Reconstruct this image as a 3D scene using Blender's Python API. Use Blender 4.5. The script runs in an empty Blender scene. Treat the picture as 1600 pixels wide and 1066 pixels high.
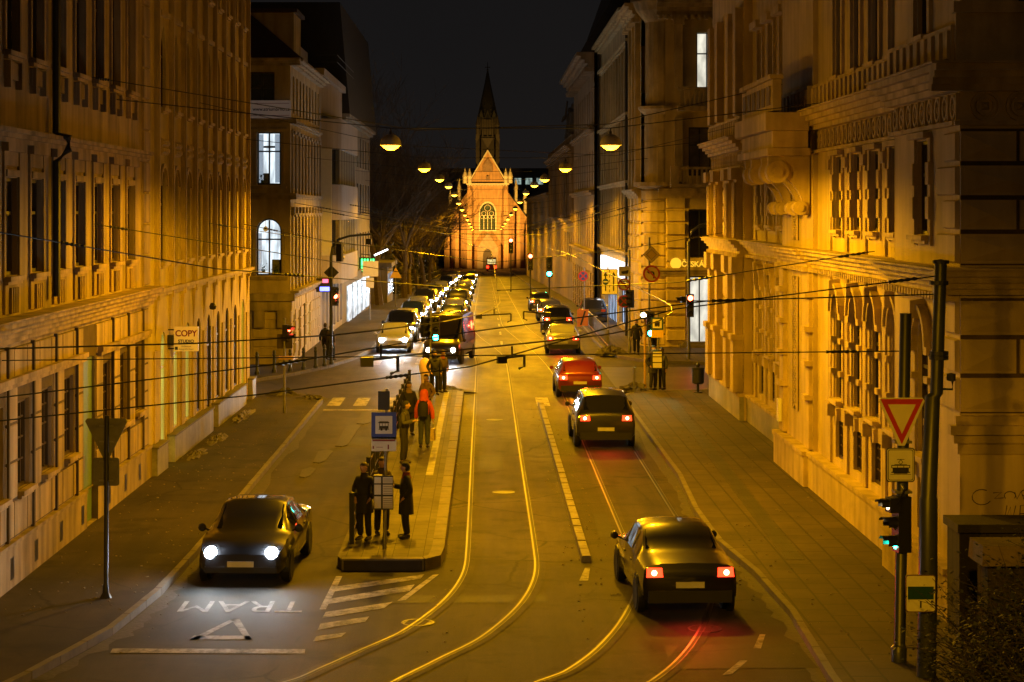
import bpy, bmesh, math, random
from mathutils import Vector, Matrix
random.seed(7)
R = math.radians
PI = math.pi
sc = bpy.context.scene
col = sc.collection

# ------------------------------------------------------------------ camera, world, exposure
CAM_H = 7.4
FPX = 3000.0            # focal length in photo pixels (1600 px wide)
VPX, VPY = 757.0, 330.0 # where the street vanishes in the photo
cam = bpy.data.cameras.new('camera')
cam.sensor_width = 36.0
cam.lens = 36.0 * FPX / 1600.0
cam.shift_x = (800.0 - VPX) / 1600.0
cam.shift_y = -(533.0 - VPY) / 1600.0
cam.clip_start = 0.5
cam.clip_end = 4000.0
cam_o = bpy.data.objects.new('camera', cam)
cam_o.location = (0, 0, CAM_H)
cam_o.rotation_euler = (R(90), 0, 0)
col.objects.link(cam_o)
sc.camera = cam_o

world = bpy.data.worlds.new('World')
sc.world = world
world.use_nodes = True
wn = world.node_tree
wbg = wn.nodes['Background']
wbg.inputs['Color'].default_value = (0.0098, 0.0088, 0.0088, 1)   # overcast night sky lit by the town
_tc = wn.nodes.new('ShaderNodeTexCoord'); _sp = wn.nodes.new('ShaderNodeSeparateXYZ'); wn.links.new(_tc.outputs['Generated'], _sp.inputs[0])
_nz = wn.nodes.new('ShaderNodeTexNoise'); _nz.inputs['Scale'].default_value = 5.0; _nz.inputs['Detail'].default_value = 6; wn.links.new(_tc.outputs['Generated'], _nz.inputs['Vector'])
_ad = wn.nodes.new('ShaderNodeMath'); _ad.operation = 'MULTIPLY_ADD'; _ad.inputs[1].default_value = .16; wn.links.new(_nz.outputs['Fac'], _ad.inputs[0]); wn.links.new(_sp.outputs['Z'], _ad.inputs[2])
_rp = wn.nodes.new('ShaderNodeValToRGB'); wn.links.new(_ad.outputs[0], _rp.inputs['Fac'])      # low cloud, faintly lit by the town near the roofs
_rp.color_ramp.elements[0].position = .04; _rp.color_ramp.elements[0].color = (.0135, .0112, .0100, 1); _rp.color_ramp.elements[1].position = .26; _rp.color_ramp.elements[1].color = (.0072, .0069, .0074, 1)
wn.links.new(_rp.outputs['Color'], wbg.inputs['Color'])
wbg.inputs['Strength'].default_value = 0.9

sc.view_settings.view_transform = 'Standard'
sc.view_settings.look = 'None'
sc.view_settings.gamma = 1.0
sc.view_settings.exposure = 0.0
sc.render.engine = 'CYCLES'
sc.cycles.use_denoising = True
sc.cycles.max_bounces = 5
sc.cycles.diffuse_bounces = 3
sc.cycles.glossy_bounces = 3
sc.cycles.sample_clamp_indirect = 3.0
sc.cycles.use_light_tree = True
sc.cycles.caustics_reflective = False
sc.cycles.caustics_refractive = False

SODIUM = (1.0, 0.455, 0.004)
LAMP_W = 5000.0

def gz(y):
    """ground height: level as far as the crossing, then falling to the church square"""
    if y < 110: return 0.0
    if y < 150: return -0.0215 * (y - 110) ** 2 / 80.0
    if y < 480: return -0.43 - 0.0215 * (y - 150)
    return -7.525
def px2x(px, Y): return (px - VPX) * Y / FPX
def py2z(py, Y): return CAM_H - (py - VPY) * Y / FPX
def gy(py): return CAM_H * FPX / (py - VPY)
def gpt(px, py):
    Y = gy(py); return (px2x(px, Y), Y)

# ------------------------------------------------------------------ materials
MATS = {}
def nodes_of(name):
    m = bpy.data.materials.new(name); m.use_nodes = True
    nt = m.node_tree
    return m, nt, nt.nodes['Principled BSDF'], nt.nodes, nt.links

def mat(name, color, rough=0.6, metal=0.0, var=0.25, scale=2.0, bump=0.0, bscale=None, emit=None, estr=0.0, spec=0.5, stain=0.0, coat=0.0):
    """a plain surface with two octaves of tonal variation, optional relief and streaky stains"""
    if name in MATS: return MATS[name]
    m, nt, b, N, L = nodes_of(name)
    tc = N.new('ShaderNodeTexCoord')
    nz = N.new('ShaderNodeTexNoise'); nz.inputs['Scale'].default_value = scale; nz.inputs['Detail'].default_value = 8; nz.inputs['Roughness'].default_value = 0.65
    L.new(tc.outputs['Object'], nz.inputs['Vector'])
    ramp = N.new('ShaderNodeValToRGB')
    ramp.color_ramp.elements[0].position = 0.3; ramp.color_ramp.elements[1].position = 0.72
    c0 = [c * (1 - var) for c in color]; c1 = [min(1, c * (1 + var * 0.6)) for c in color]
    ramp.color_ramp.elements[0].color = (*c0, 1); ramp.color_ramp.elements[1].color = (*c1, 1)
    L.new(nz.outputs['Fac'], ramp.inputs['Fac'])
    out = ramp.outputs['Color']
    if stain > 0:
        mp = N.new('ShaderNodeMapping'); mp.inputs['Scale'].default_value = (1.3, 1.3, 0.16)
        L.new(tc.outputs['Object'], mp.inputs['Vector'])
        n2 = N.new('ShaderNodeTexNoise'); n2.inputs['Scale'].default_value = 1.6; n2.inputs['Detail'].default_value = 6
        L.new(mp.outputs['Vector'], n2.inputs['Vector'])
        r2 = N.new('ShaderNodeValToRGB'); r2.color_ramp.elements[0].position = 0.35; r2.color_ramp.elements[1].position = 0.62
        r2.color_ramp.elements[0].color = (1 - stain, 1 - stain, 1 - stain, 1); r2.color_ramp.elements[1].color = (1, 1, 1, 1)
        L.new(n2.outputs['Fac'], r2.inputs['Fac'])
        mx = N.new('ShaderNodeMixRGB'); mx.blend_type = 'MULTIPLY'; mx.inputs['Fac'].default_value = 1
        L.new(out, mx.inputs['Color1']); L.new(r2.outputs['Color'], mx.inputs['Color2']); out = mx.outputs['Color']
    L.new(out, b.inputs['Base Color'])
    b.inputs['Roughness'].default_value = rough
    b.inputs['Metallic'].default_value = metal
    b.inputs['Specular IOR Level'].default_value = spec
    if coat: b.inputs['Coat Weight'].default_value = coat
    if bump > 0:
        n3 = N.new('ShaderNodeTexNoise'); n3.inputs['Scale'].default_value = bscale or scale * 12; n3.inputs['Detail'].default_value = 4
        L.new(tc.outputs['Object'], n3.inputs['Vector'])
        bp = N.new('ShaderNodeBump'); bp.inputs['Strength'].default_value = bump; bp.inputs['Distance'].default_value = 0.02
        L.new(n3.outputs['Fac'], bp.inputs['Height']); L.new(bp.outputs['Normal'], b.inputs['Normal'])
    if emit:
        b.inputs['Emission Color'].default_value = (*emit, 1); b.inputs['Emission Strength'].default_value = estr
    MATS[name] = m
    return m

def mat_emit(name, color, strength):
    if name in MATS: return MATS[name]
    m, nt, b, N, L = nodes_of(name)
    b.inputs['Base Color'].default_value = (*[min(.8, c * .6 + .05) for c in color], 1)
    b.inputs['Roughness'].default_value = 0.3
    b.inputs['Emission Color'].default_value = (*color, 1); b.inputs['Emission Strength'].default_value = strength
    MATS[name] = m; return m

def mat_litroom(name, color, strength, scale=(3.0, 3.0, 0.6), lo=0.35):
    """lit window: curtain folds and brighter and darker areas of the room behind it"""
    if name in MATS: return MATS[name]
    m, nt, b, N, L = nodes_of(name)
    tc = N.new('ShaderNodeTexCoord'); mp = N.new('ShaderNodeMapping'); mp.inputs['Scale'].default_value = scale
    L.new(tc.outputs['Object'], mp.inputs['Vector'])
    nz = N.new('ShaderNodeTexNoise'); nz.inputs['Scale'].default_value = 2.2; nz.inputs['Detail'].default_value = 5
    L.new(mp.outputs['Vector'], nz.inputs['Vector'])
    rp = N.new('ShaderNodeValToRGB'); rp.color_ramp.elements[0].position = 0.36; rp.color_ramp.elements[1].position = 0.62
    rp.color_ramp.elements[0].color = (*[c * lo for c in color], 1); rp.color_ramp.elements[1].color = (*color, 1)
    L.new(nz.outputs['Fac'], rp.inputs['Fac'])
    b.inputs['Base Color'].default_value = (.03, .03, .03, 1); b.inputs['Roughness'].default_value = 0.15
    L.new(rp.outputs['Color'], b.inputs['Emission Color']); b.inputs['Emission Strength'].default_value = strength
    MATS[name] = m; return m

def mat_road(name, base, rough_lo, rough_hi, wet, streak=True):
    m, nt, b, N, L = nodes_of(name)
    tc = N.new('ShaderNodeTexCoord')
    def noise(scale, detail=6, mapping=None):
        n = N.new('ShaderNodeTexNoise'); n.inputs['Scale'].default_value = scale; n.inputs['Detail'].default_value = detail; n.inputs['Roughness'].default_value = .62
        if mapping:
            mp = N.new('ShaderNodeMapping'); mp.inputs['Scale'].default_value = mapping
            L.new(tc.outputs['Object'], mp.inputs['Vector']); L.new(mp.outputs['Vector'], n.inputs['Vector'])
        else: L.new(tc.outputs['Object'], n.inputs['Vector'])
        return n
    def ramp(src, p0, c0, p1, c1):
        r = N.new('ShaderNodeValToRGB'); r.color_ramp.elements[0].position = p0; r.color_ramp.elements[1].position = p1
        r.color_ramp.elements[0].color = (*c0, 1); r.color_ramp.elements[1].color = (*c1, 1); L.new(src, r.inputs['Fac']); return r
    big = noise(0.22, 7); fine = noise(38, 3); lane = noise(0.9, 5, (1.0, 0.06, 1.0))
    r1 = ramp(big.outputs['Fac'], .34, [c * .42 for c in base], .66, [c * 1.35 for c in base])
    r2 = ramp(lane.outputs['Fac'], .35, (.5, .5, .5), .65, (1.2, 1.2, 1.2))
    r3 = ramp(fine.outputs['Fac'], .3, (.6, .6, .6), .72, (1.3, 1.3, 1.3))
    mx = N.new('ShaderNodeMixRGB'); mx.blend_type = 'MULTIPLY'; mx.inputs['Fac'].default_value = 1
    L.new(r1.outputs['Color'], mx.inputs['Color1']); L.new(r2.outputs['Color'], mx.inputs['Color2'])
    mx2 = N.new('ShaderNodeMixRGB'); mx2.blend_type = 'MULTIPLY'; mx2.inputs['Fac'].default_value = 1
    L.new(mx.outputs['Color'], mx2.inputs['Color1']); L.new(r3.outputs['Color'], mx2.inputs['Color2'])
    # hairline cracks in some stretches and blotchy oil and salt stains
    nd = noise(1.4, 4); vm = N.new('ShaderNodeMixRGB'); vm.inputs['Fac'].default_value = .22
    L.new(tc.outputs['Object'], vm.inputs['Color1']); L.new(nd.outputs['Color'], vm.inputs['Color2'])
    vo = N.new('ShaderNodeTexVoronoi'); vo.feature = 'DISTANCE_TO_EDGE'; vo.inputs['Scale'].default_value = .42; L.new(vm.outputs['Color'], vo.inputs['Vector'])
    rc = ramp(vo.outputs['Distance'], .004, (.25, .25, .25), .016, (1, 1, 1))
    msk = noise(.16, 3); rm_ = ramp(msk.outputs['Fac'], .48, (0, 0, 0), .56, (1, 1, 1))
    mx3 = N.new('ShaderNodeMixRGB'); mx3.blend_type = 'MULTIPLY'; L.new(rm_.outputs['Color'], mx3.inputs['Fac']); L.new(mx2.outputs['Color'], mx3.inputs['Color1']); L.new(rc.outputs['Color'], mx3.inputs['Color2'])
    st_ = noise(.8, 9); rs_ = ramp(st_.outputs['Fac'], .36, (.45, .45, .45), .47, (1, 1, 1))
    mx4 = N.new('ShaderNodeMixRGB'); mx4.blend_type = 'MULTIPLY'; mx4.inputs['Fac'].default_value = 1; L.new(mx3.outputs['Color'], mx4.inputs['Color1']); L.new(rs_.outputs['Color'], mx4.inputs['Color2'])
    L.new(mx4.outputs['Color'], b.inputs['Base Color'])
    # thawed, wet stretch round the junction; drier towards the bridge
    sep = N.new('ShaderNodeSeparateXYZ'); L.new(tc.outputs['Object'], sep.inputs[0])
    fc = N.new('ShaderNodeFloatCurve'); cv = fc.mapping.curves[0]
    for q, (px_, py_) in enumerate(((0, .05), (.27, .08), (.36, .45), (.48, .6), (.58, .62), (1, .5))):
        if q < 2: cv.points[q].location = (px_, py_)
        else: cv.points.new(px_, py_)
    mpr = N.new('ShaderNodeMapRange'); mpr.inputs['From Min'].default_value = 0; mpr.inputs['From Max'].default_value = 200
    L.new(sep.outputs['Y'], mpr.inputs['Value']); L.new(mpr.outputs['Result'], fc.inputs['Value'])
    wn_ = noise(0.55, 7, (1.0, 0.25, 1.0))
    r0 = ramp(wn_.outputs['Fac'], .36 - wet, (0, 0, 0), .66, (1, 1, 1))
    mw = N.new('ShaderNodeMath'); mw.operation = 'MULTIPLY_ADD'      # wetness = curve * (1 - .6 noise)
    inv = N.new('ShaderNodeMath'); inv.operation = 'MULTIPLY_ADD'; inv.inputs[1].default_value = -.65; inv.inputs[2].default_value = 1.0
    L.new(r0.outputs['Color'], inv.inputs[0])
    m3 = N.new('ShaderNodeMath'); m3.operation = 'MULTIPLY'; L.new(inv.outputs[0], m3.inputs[0]); L.new(fc.outputs['Value'], m3.inputs[1])
    rg = N.new('ShaderNodeMapRange'); rg.inputs['To Min'].default_value = rough_hi; rg.inputs['To Max'].default_value = rough_lo
    L.new(m3.outputs[0], rg.inputs['Value']); L.new(rg.outputs['Result'], b.inputs['Roughness'])
    b.inputs['Specular IOR Level'].default_value = .32
    bn = noise(55, 3); bp = N.new('ShaderNodeBump'); bp.inputs['Strength'].default_value = .35; bp.inputs['Distance'].default_value = .012
    L.new(bn.outputs['Fac'], bp.inputs['Height']); L.new(bp.outputs['Normal'], b.inputs['Normal'])
    MATS[name] = m; return m

def mat_paving(name, base, bw, bh, mortar=(.02, .018, .015), off=0.5, rough=.75, msize=.012, rot=0):
    m, nt, b, N, L = nodes_of(name)
    tc = N.new('ShaderNodeTexCoord'); mp = N.new('ShaderNodeMapping'); mp.inputs['Rotation'].default_value = (0, 0, rot)
    L.new(tc.outputs['Object'], mp.inputs['Vector'])
    br = N.new('ShaderNodeTexBrick'); br.offset = off
    br.inputs['Scale'].default_value = 1.0; br.inputs['Brick Width'].default_value = bw; br.inputs['Row Height'].default_value = bh
    br.inputs['Mortar Size'].default_value = msize; br.inputs['Color1'].default_value = (*base, 1)
    br.inputs['Color2'].default_value = (*[c * .78 for c in base], 1); br.inputs['Mortar'].default_value = (*mortar, 1)
    L.new(mp.outputs['Vector'], br.inputs['Vector'])
    nz = N.new('ShaderNodeTexNoise'); nz.inputs['Scale'].default_value = .5; nz.inputs['Detail'].default_value = 12; nz.inputs['Roughness'].default_value = .74
    L.new(tc.outputs['Object'], nz.inputs['Vector'])
    rp = N.new('ShaderNodeValToRGB'); rp.color_ramp.elements[0].position = .33; rp.color_ramp.elements[1].position = .66
    rp.color_ramp.elements[0].color = (.34, .34, .34, 1); rp.color_ramp.elements[1].color = (1.2, 1.2, 1.2, 1)
    L.new(nz.outputs['Fac'], rp.inputs['Fac'])
    mx = N.new('ShaderNodeMixRGB'); mx.blend_type = 'MULTIPLY'; mx.inputs['Fac'].default_value = 1
    L.new(br.outputs['Color'], mx.inputs['Color1']); L.new(rp.outputs['Color'], mx.inputs['Color2'])
    L.new(mx.outputs['Color'], b.inputs['Base Color']); b.inputs['Roughness'].default_value = rough
    bp = N.new('ShaderNodeBump'); bp.inputs['Strength'].default_value = .5; bp.inputs['Distance'].default_value = .02; bp.invert = True
    L.new(br.outputs['Fac'], bp.inputs['Height']); L.new(bp.outputs['Normal'], b.inputs['Normal'])
    MATS[name] = m; return m

# ------------------------------------------------------------------ mesh builder
class MB:
    def __init__(s): s.v = []; s.f = []; s.mi = []; s.cur = 0; s.T = None
    def vert(s, p):
        if s.T is not None: p = s.T(*p)
        s.v.append(tuple(p)); return len(s.v) - 1
    def face(s, pts):
        s.f.append([s.vert(p) for p in pts]); s.mi.append(s.cur)
    def fidx(s, idx): s.f.append(list(idx)); s.mi.append(s.cur)
    def box(s, x0, x1, y0, y1, z0, z1):
        i = [s.vert(p) for p in ((x0,y0,z0),(x1,y0,z0),(x1,y1,z0),(x0,y1,z0),(x0,y0,z1),(x1,y0,z1),(x1,y1,z1),(x0,y1,z1))]
        for q in ((0,3,2,1),(4,5,6,7),(0,1,5,4),(1,2,6,5),(2,3,7,6),(3,0,4,7)): s.fidx([i[k] for k in q])
    def taper(s, x0, x1, y0, y1, z0, z1, d):
        """box whose +z face is inset by d (chamfered block); axes are the mapped ones"""
        i = [s.vert(p) for p in ((x0,y0,z0),(x1,y0,z0),(x1,y1,z0),(x0,y1,z0),(x0+d,y0+d,z1),(x1-d,y0+d,z1),(x1-d,y1-d,z1),(x0+d,y1-d,z1))]
        for q in ((0,3,2,1),(4,5,6,7),(0,1,5,4),(1,2,6,5),(2,3,7,6),(3,0,4,7)): s.fidx([i[k] for k in q])
    def prism(s, poly, z0, z1, zf=None):
        n = len(poly)
        a = [s.vert((x, y, z0 + (zf(y) if zf else 0))) for x, y in poly]
        b = [s.vert((x, y, z1 + (zf(y) if zf else 0))) for x, y in poly]
        s.fidx(b); s.fidx(a[::-1])
        for k in range(n): s.fidx([a[k], a[(k+1) % n], b[(k+1) % n], b[k]])
    def extrude(s, poly, fn0, fn1):
        """poly of 2-D points, fn0/fn1 map them to the two end caps"""
        n = len(poly); a = [s.vert(fn0(p)) for p in poly]; b = [s.vert(fn1(p)) for p in poly]
        s.fidx(b); s.fidx(a[::-1])
        for k in range(n): s.fidx([a[k], a[(k+1) % n], b[(k+1) % n], b[k]])
    def ring(s, c, ax, r, n, up=None):
        ax = Vector(ax).normalized()
        ref = Vector(up) if up else (Vector((0,0,1)) if abs(ax.z) < .9 else Vector((1,0,0)))
        e1 = ax.cross(ref).normalized(); e2 = ax.cross(e1)
        return [s.vert(Vector(c) + e1 * (r * math.cos(2*PI*k/n)) + e2 * (r * math.sin(2*PI*k/n))) for k in range(n)]
    def tube(s, pts, r, n=6, cap=True):
        pts = [Vector(p) for p in pts]; m = len(pts)
        rs = r if isinstance(r, (list, tuple)) else [r] * m
        rings = []
        for k in range(m):
            d = pts[min(k+1, m-1)] - pts[max(k-1, 0)]
            if d.length < 1e-9: d = Vector((0,0,1))
            rings.append(s.ring(pts[k], d, rs[k], n))
        for k in range(m-1):
            A, B = rings[k], rings[k+1]
            for j in range(n): s.fidx([A[j], A[(j+1) % n], B[(j+1) % n], B[j]])
        if cap: s.fidx(rings[0][::-1]); s.fidx(rings[-1])
    def lathe(s, prof, c=(0,0,0), n=16, ax='z'):
        rings = []
        for r, h in prof:
            ring = []
            for k in range(n):
                a = 2*PI*k/n
                if ax == 'z': p = (c[0]+r*math.cos(a), c[1]+r*math.sin(a), c[2]+h)
                elif ax == 'y': p = (c[0]+r*math.cos(a), c[1]+h, c[2]+r*math.sin(a))
                else: p = (c[0]+h, c[1]+r*math.cos(a), c[2]+r*math.sin(a))
                ring.append(s.vert(p))
            rings.append(ring)
        for A, B in zip(rings, rings[1:]):
            for j in range(n): s.fidx([A[j], A[(j+1) % n], B[(j+1) % n], B[j]])
        if prof[0][0] > 1e-6: s.fidx(rings[0][::-1])
        if prof[-1][0] > 1e-6: s.fidx(rings[-1])
    def build(s, name, m, parent=None, smooth=False, loc=None, recalc=True, bevel=0.0):
        me = bpy.data.meshes.new(name)
        me.from_pydata(s.v, [], s.f)
        ms = m if isinstance(m, (list, tuple)) else [m]
        for x in ms: me.materials.append(x)
        if len(ms) > 1:
            for p, k in zip(me.polygons, s.mi): p.material_index = k
        bm = bmesh.new(); bm.from_mesh(me)
        bmesh.ops.remove_doubles(bm, verts=bm.verts, dist=1e-5)
        if recalc: bmesh.ops.recalc_face_normals(bm, faces=bm.faces)
        bm.to_mesh(me); bm.free()
        if smooth:
            for p in me.polygons: p.use_smooth = True
            try: me.set_sharp_from_angle(angle=R(40))
            except Exception: pass
        o = bpy.data.objects.new(name, me); col.objects.link(o)
        if parent is not None:
            o.parent = parent
            o.location = loc if loc is not None else -root_loc(parent)
        elif loc is not None: o.location = loc
        return o

def root_loc(o):
    v = Vector((0,0,0))
    while o is not None:
        v += o.location; o = o.parent
    return v

def tag(o, label=None, cat=None, group=None, kind=None):
    if label: o['label'] = label
    if cat: o['category'] = cat
    if group: o['group'] = group
    if kind: o['kind'] = kind
    return o
def thing(name, label, cat, loc=(0,0,0), group=None, rz=0.0):
    o = bpy.data.objects.new(name, None); o.empty_display_size = .3
    col.objects.link(o); o.location = loc; o.rotation_euler = (0, 0, rz)
    return tag(o, label, cat, group)
def copy_tree(o, parent=None):
    c = o.copy(); col.objects.link(c); c.parent = parent
    for ch in list(o.children): copy_tree(ch, c)
    return c
def structure(name, mb, m):
    return tag(mb.build(name, m), kind='structure')

def text_part(s, name, parent, m, size, loc, rot, depth=0.01, align='CENTER', bold=0.0, sx=1.0):
    cu = bpy.data.curves.new(name, 'FONT'); cu.body = s; cu.size = size; cu.extrude = depth; cu.align_x = align; cu.align_y = 'CENTER'
    if bold: cu.offset = bold
    t = bpy.data.objects.new('tmp', cu); col.objects.link(t)
    dg = bpy.context.evaluated_depsgraph_get()
    me = bpy.data.meshes.new_from_object(t.evaluated_get(dg))
    bpy.data.objects.remove(t); bpy.data.curves.remove(cu)
    me.name = name; me.materials.clear(); me.materials.append(m)
    for v in me.vertices: v.co.x *= sx
    o = bpy.data.objects.new(name, me); col.objects.link(o)
    o.rotation_euler = rot
    if parent is not None:
        o.parent = parent; o.location = Vector(loc) - root_loc(parent)
    else: o.location = loc
    return o

# shared materials
M_IRON = mat('dark_iron', (.025, .026, .028), .45, .3, .3, 9)
M_STEEL = mat('galvanised_steel', (.22, .22, .23), .42, .7, .25, 5)
M_POLE = mat('green_grey_paint', (.035, .04, .036), .38, .1, .25, 4)
M_CONC = mat('kerb_stone', (.135, .118, .10), .7, 0, .35, 3, .4)
M_PAINT, _nt, _b, _N, _L = nodes_of('worn_road_paint')
_tc = _N.new('ShaderNodeTexCoord'); _nz = _N.new('ShaderNodeTexNoise'); _nz.inputs['Scale'].default_value = 2.6; _nz.inputs['Detail'].default_value = 12; _nz.inputs['Roughness'].default_value = .78
_L.new(_tc.outputs['Object'], _nz.inputs['Vector']); _r = _N.new('ShaderNodeValToRGB'); _L.new(_nz.outputs['Fac'], _r.inputs['Fac'])
_r.color_ramp.elements[0].position = .40; _r.color_ramp.elements[0].color = (.05, .042, .032, 1); _r.color_ramp.elements[1].position = .56; _r.color_ramp.elements[1].color = (.34, .32, .28, 1)
_L.new(_r.outputs['Color'], _b.inputs['Base Color']); _b.inputs['Roughness'].default_value = .7
M_BLACK = mat('black_plastic', (.012, .012, .013), .4, 0, .2, 6)
M_RUBBER = mat('tyre_rubber', (.015, .015, .016), .8, 0, .2, 20)
M_WHITE = mat('white_enamel', (.72, .72, .70), .35, 0, .08, 4)
M_GLASSB = mat('curtained_window_glass', (.13, .10, .065), .22, 0, .45, 1.2, spec=.6)
M_GLASSD = mat('dark_window_glass', (.010, .011, .012), .06, 0, .2, 1.5, spec=.8)
M_SNOW = mat('dirty_snow', (.12, .10, .08), .8, 0, .85, 9, .8, 9)
M_DIRT = mat('wet_dirt', (.05, .042, .033), .7, 0, .5, 6, .8, 12)
# ================================================================== GROUND
M_ROAD = mat_road('damp_asphalt', (.046, .035, .024), .21, .78, .10)
M_TRACK = mat_road('worn_track_concrete', (.058, .046, .033), .22, .78, .14)
M_WALK = mat_road('trodden_asphalt', (.042, .030, .019), .5, .9, .05)
M_SLAB = mat_paving('concrete_slabs', (.070, .050, .032), 1.0, 0.52, mortar=(.010, .008, .006), rot=R(90), msize=.022)
M_PLAT = mat_paving('platform_blocks', (.11, .095, .072), 0.5, 0.32, rot=R(90), msize=.008)
M_COBBLE = mat_paving('granite_setts', (.10, .095, .09), .16, .12, rough=.45, msize=.012)
M_TACT = mat_paving('tactile_blocks', (.045, .040, .032), .2, .1, rough=.6)
M_RAIL = mat('polished_rail', (.13, .125, .12), .42, 1.0, .12, 3)
M_GROOVE = mat('rail_groove', (.012, .011, .010), .7)

ysteps = [-80, -20, 10, 20, 30, 40, 60, 80, 100] + [110 + 5*k for k in range(9)] + [160 + 20*k for k in range(17)] + [520, 700, 1000, 1600]
def sheet(mb, x0, x1, ya, yb, dz):
    ys = [ya] + [y for y in ysteps if ya < y < yb] + [yb]
    for a, b in zip(ys, ys[1:]):
        mb.face([(x0, a, gz(a)+dz), (x1, a, gz(a)+dz), (x1, b, gz(b)+dz), (x0, b, gz(b)+dz)])
mb = MB(); sheet(mb, -500, 500, -80, 1600, 0.0); structure('road', mb, M_ROAD)

def walk(name, poly, m, h=.13):
    mb = MB(); mb.prism(poly, -.3, h); return structure(name, mb, m)
def kerbline(name, pts, w=.13, h=.142, m=None):
    """kerb stones laid along a line, open at both ends"""
    mb = MB(); P = [Vector((x, y, 0)) for x, y in pts]
    L, Rr = [], []
    for k in range(len(P)):
        d = (P[min(k+1, len(P)-1)] - P[max(k-1, 0)]).normalized(); n = Vector((-d.y, d.x, 0)) * (w/2)
        L.append(P[k] + n); Rr.append(P[k] - n)
    for k in range(len(P)-1):
        q = [L[k], L[k+1], Rr[k+1], Rr[k]]
        n = max(1, int((P[k+1]-P[k]).length / 1.0))
        for j in range(n):
            t0, t1 = j / n + .006/n, (j+1) / n - .012/n
            a, b = L[k].lerp(L[k+1], t0), L[k].lerp(L[k+1], t1); c, e = Rr[k].lerp(Rr[k+1], t1), Rr[k].lerp(Rr[k+1], t0)
            dz = random.uniform(-.006, .006)
            i = [mb.vert((p.x, p.y, z + gz(p.y))) for z in (-.1, h + dz) for p in (a, b, c, e)]
            for f in ((0,3,2,1),(4,5,6,7),(0,1,5,4),(1,2,6,5),(2,3,7,6),(3,0,4,7)): mb.fidx([i[t] for t in f])
    return tag(mb.build(name, m or M_CONC), kind='structure')

# --- pavement on the copy-shop side
kl = [(-9.3, 22.5), (-8.2, 26.5), (-7.2, 30.3), (-6.55, 33.5), (-6.28, 37), (-6.22, 41), (-6.25, 60), (-6.30, 74.3), (-6.6, 75.6), (-7.3, 76.2), (-9.0, 76.3)]
walk('pavement_copy_shop_side', [(-40, 18), (-14, 18.5)] + kl + [(-9.6, 76.3), (-9.6, 30), (-40, 24)], M_WALK)
kerbline('kerb', kl)
# --- pavement on the ornate palace side
kr = [(5.45, 8), (5.45, 30), (5.62, 35), (5.50, 39), (5.20, 42.5), (5.18, 47), (5.40, 53), (5.42, 75), (5.75, 76.6), (6.5, 77.6), (9.2, 78.2), (14, 78.4)]
walk('pavement_palace_side', kr + [(14, 30), (14, 8)], M_SLAB)
kerbline('kerb', kr)
mb = MB()
for k in range(34):
    y0 = 40 + k; x = 6.28 + (y0 - 40) * .021
    mb.box(x, x + .40, y0 + .005, y0 + .995, .131, .136)
structure('tactile_strip', mb, M_TACT)
# --- far corners and the pavements running on down the street
kfl = [(-60, 80.0), (-13, 80.6), (-10, 83.0), (-8.6, 86.3), (-7.4, 90.5), (-6.5, 95.5), (-6.0, 101), (-5.9, 108)]
walk('far_pavement', kfl + [(-60, 108)], M_WALK)
kerbline('kerb', kfl[1:])
kfr = [(40, 91.5), (12, 92.0), (8.0, 93.5), (6.8, 96.5), (6.35, 101), (6.25, 108)]
walk('far_pavement', kfr + [(40, 108)], M_SLAB)
kerbline('kerb', kfr)
for xa, xb, m in ((-60, -5.9, M_WALK), (6.25, 60, M_SLAB)):
    mb = MB(); sheet(mb, xa, xb, 108, 560, .13); structure('far_pavement', mb, m)
for x in (-5.9, 6.25):
    kerbline('kerb', [(x, 108 + 6*k) for k in range(66)])
mb = MB(); sheet(mb, 5.5, 40, 79.0, 91.0, .004); structure('cobbled_crossing', mb, M_COBBLE)
mb = MB(); sheet(mb, -.93, 2.0, 40.6, 74.0, .004); structure('track_bed', mb, M_TRACK)

# --- tram tracks
inb = [(-16, 22.6), (-9, 25.2), (-5, 28.3), (-3.1, 30.2), (-2.65, 31.1), (-2.07, 32.4), (-1.46, 33.8), (-.84, 36.2), (-.50, 38.6), (-.40, 41), (-.40, 60), (-.40, 92), (-.52, 98), (-.95, 104), (-1.6, 111), (-2.05, 118), (-2.2, 128), (-2.2, 200), (-2.2, 330), (-2.2, 470)]
outr = [(-1.0, 25.5), (1.0, 27.9), (2.0, 29.3), (2.6, 30.2), (3.25, 31.9), (3.85, 34.2), (4.35, 37), (4.58, 39.6), (4.6, 42), (4.6, 84), (4.45, 92), (4.0, 102), (3.3, 112), (2.75, 122), (2.6, 130), (2.6, 200), (2.6, 330), (2.6, 470)]
def smooth(pts, n=6):
    out = []
    for k in range(len(pts)-1):
        p0, p1, p2, p3 = (Vector(pts[max(k-1,0)]), Vector(pts[k]), Vector(pts[k+1]), Vector(pts[min(k+2, len(pts)-1)]))
        for j in range(n):
            t = j/n; m1 = (p2-p0)*.5; m2 = (p3-p1)*.5
            L_ = (p2-p1).length; 
            if m1.length > L_: m1 *= L_/m1.length
            if m2.length > L_: m2 *= L_/m2.length
            out.append((2*t**3-3*t*t+1)*p1 + (t**3-2*t*t+t)*m1 + (-2*t**3+3*t*t)*p2 + (t**3-t*t)*m2)
    out.append(Vector(pts[-1])); return out
def offset(pts, d):
    out = []
    for k in range(len(pts)):
        t = (pts[min(k+1, len(pts)-1)] - pts[max(k-1, 0)]).normalized(); out.append(pts[k] + Vector((t.y, -t.x)) * d)
    return out
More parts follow.
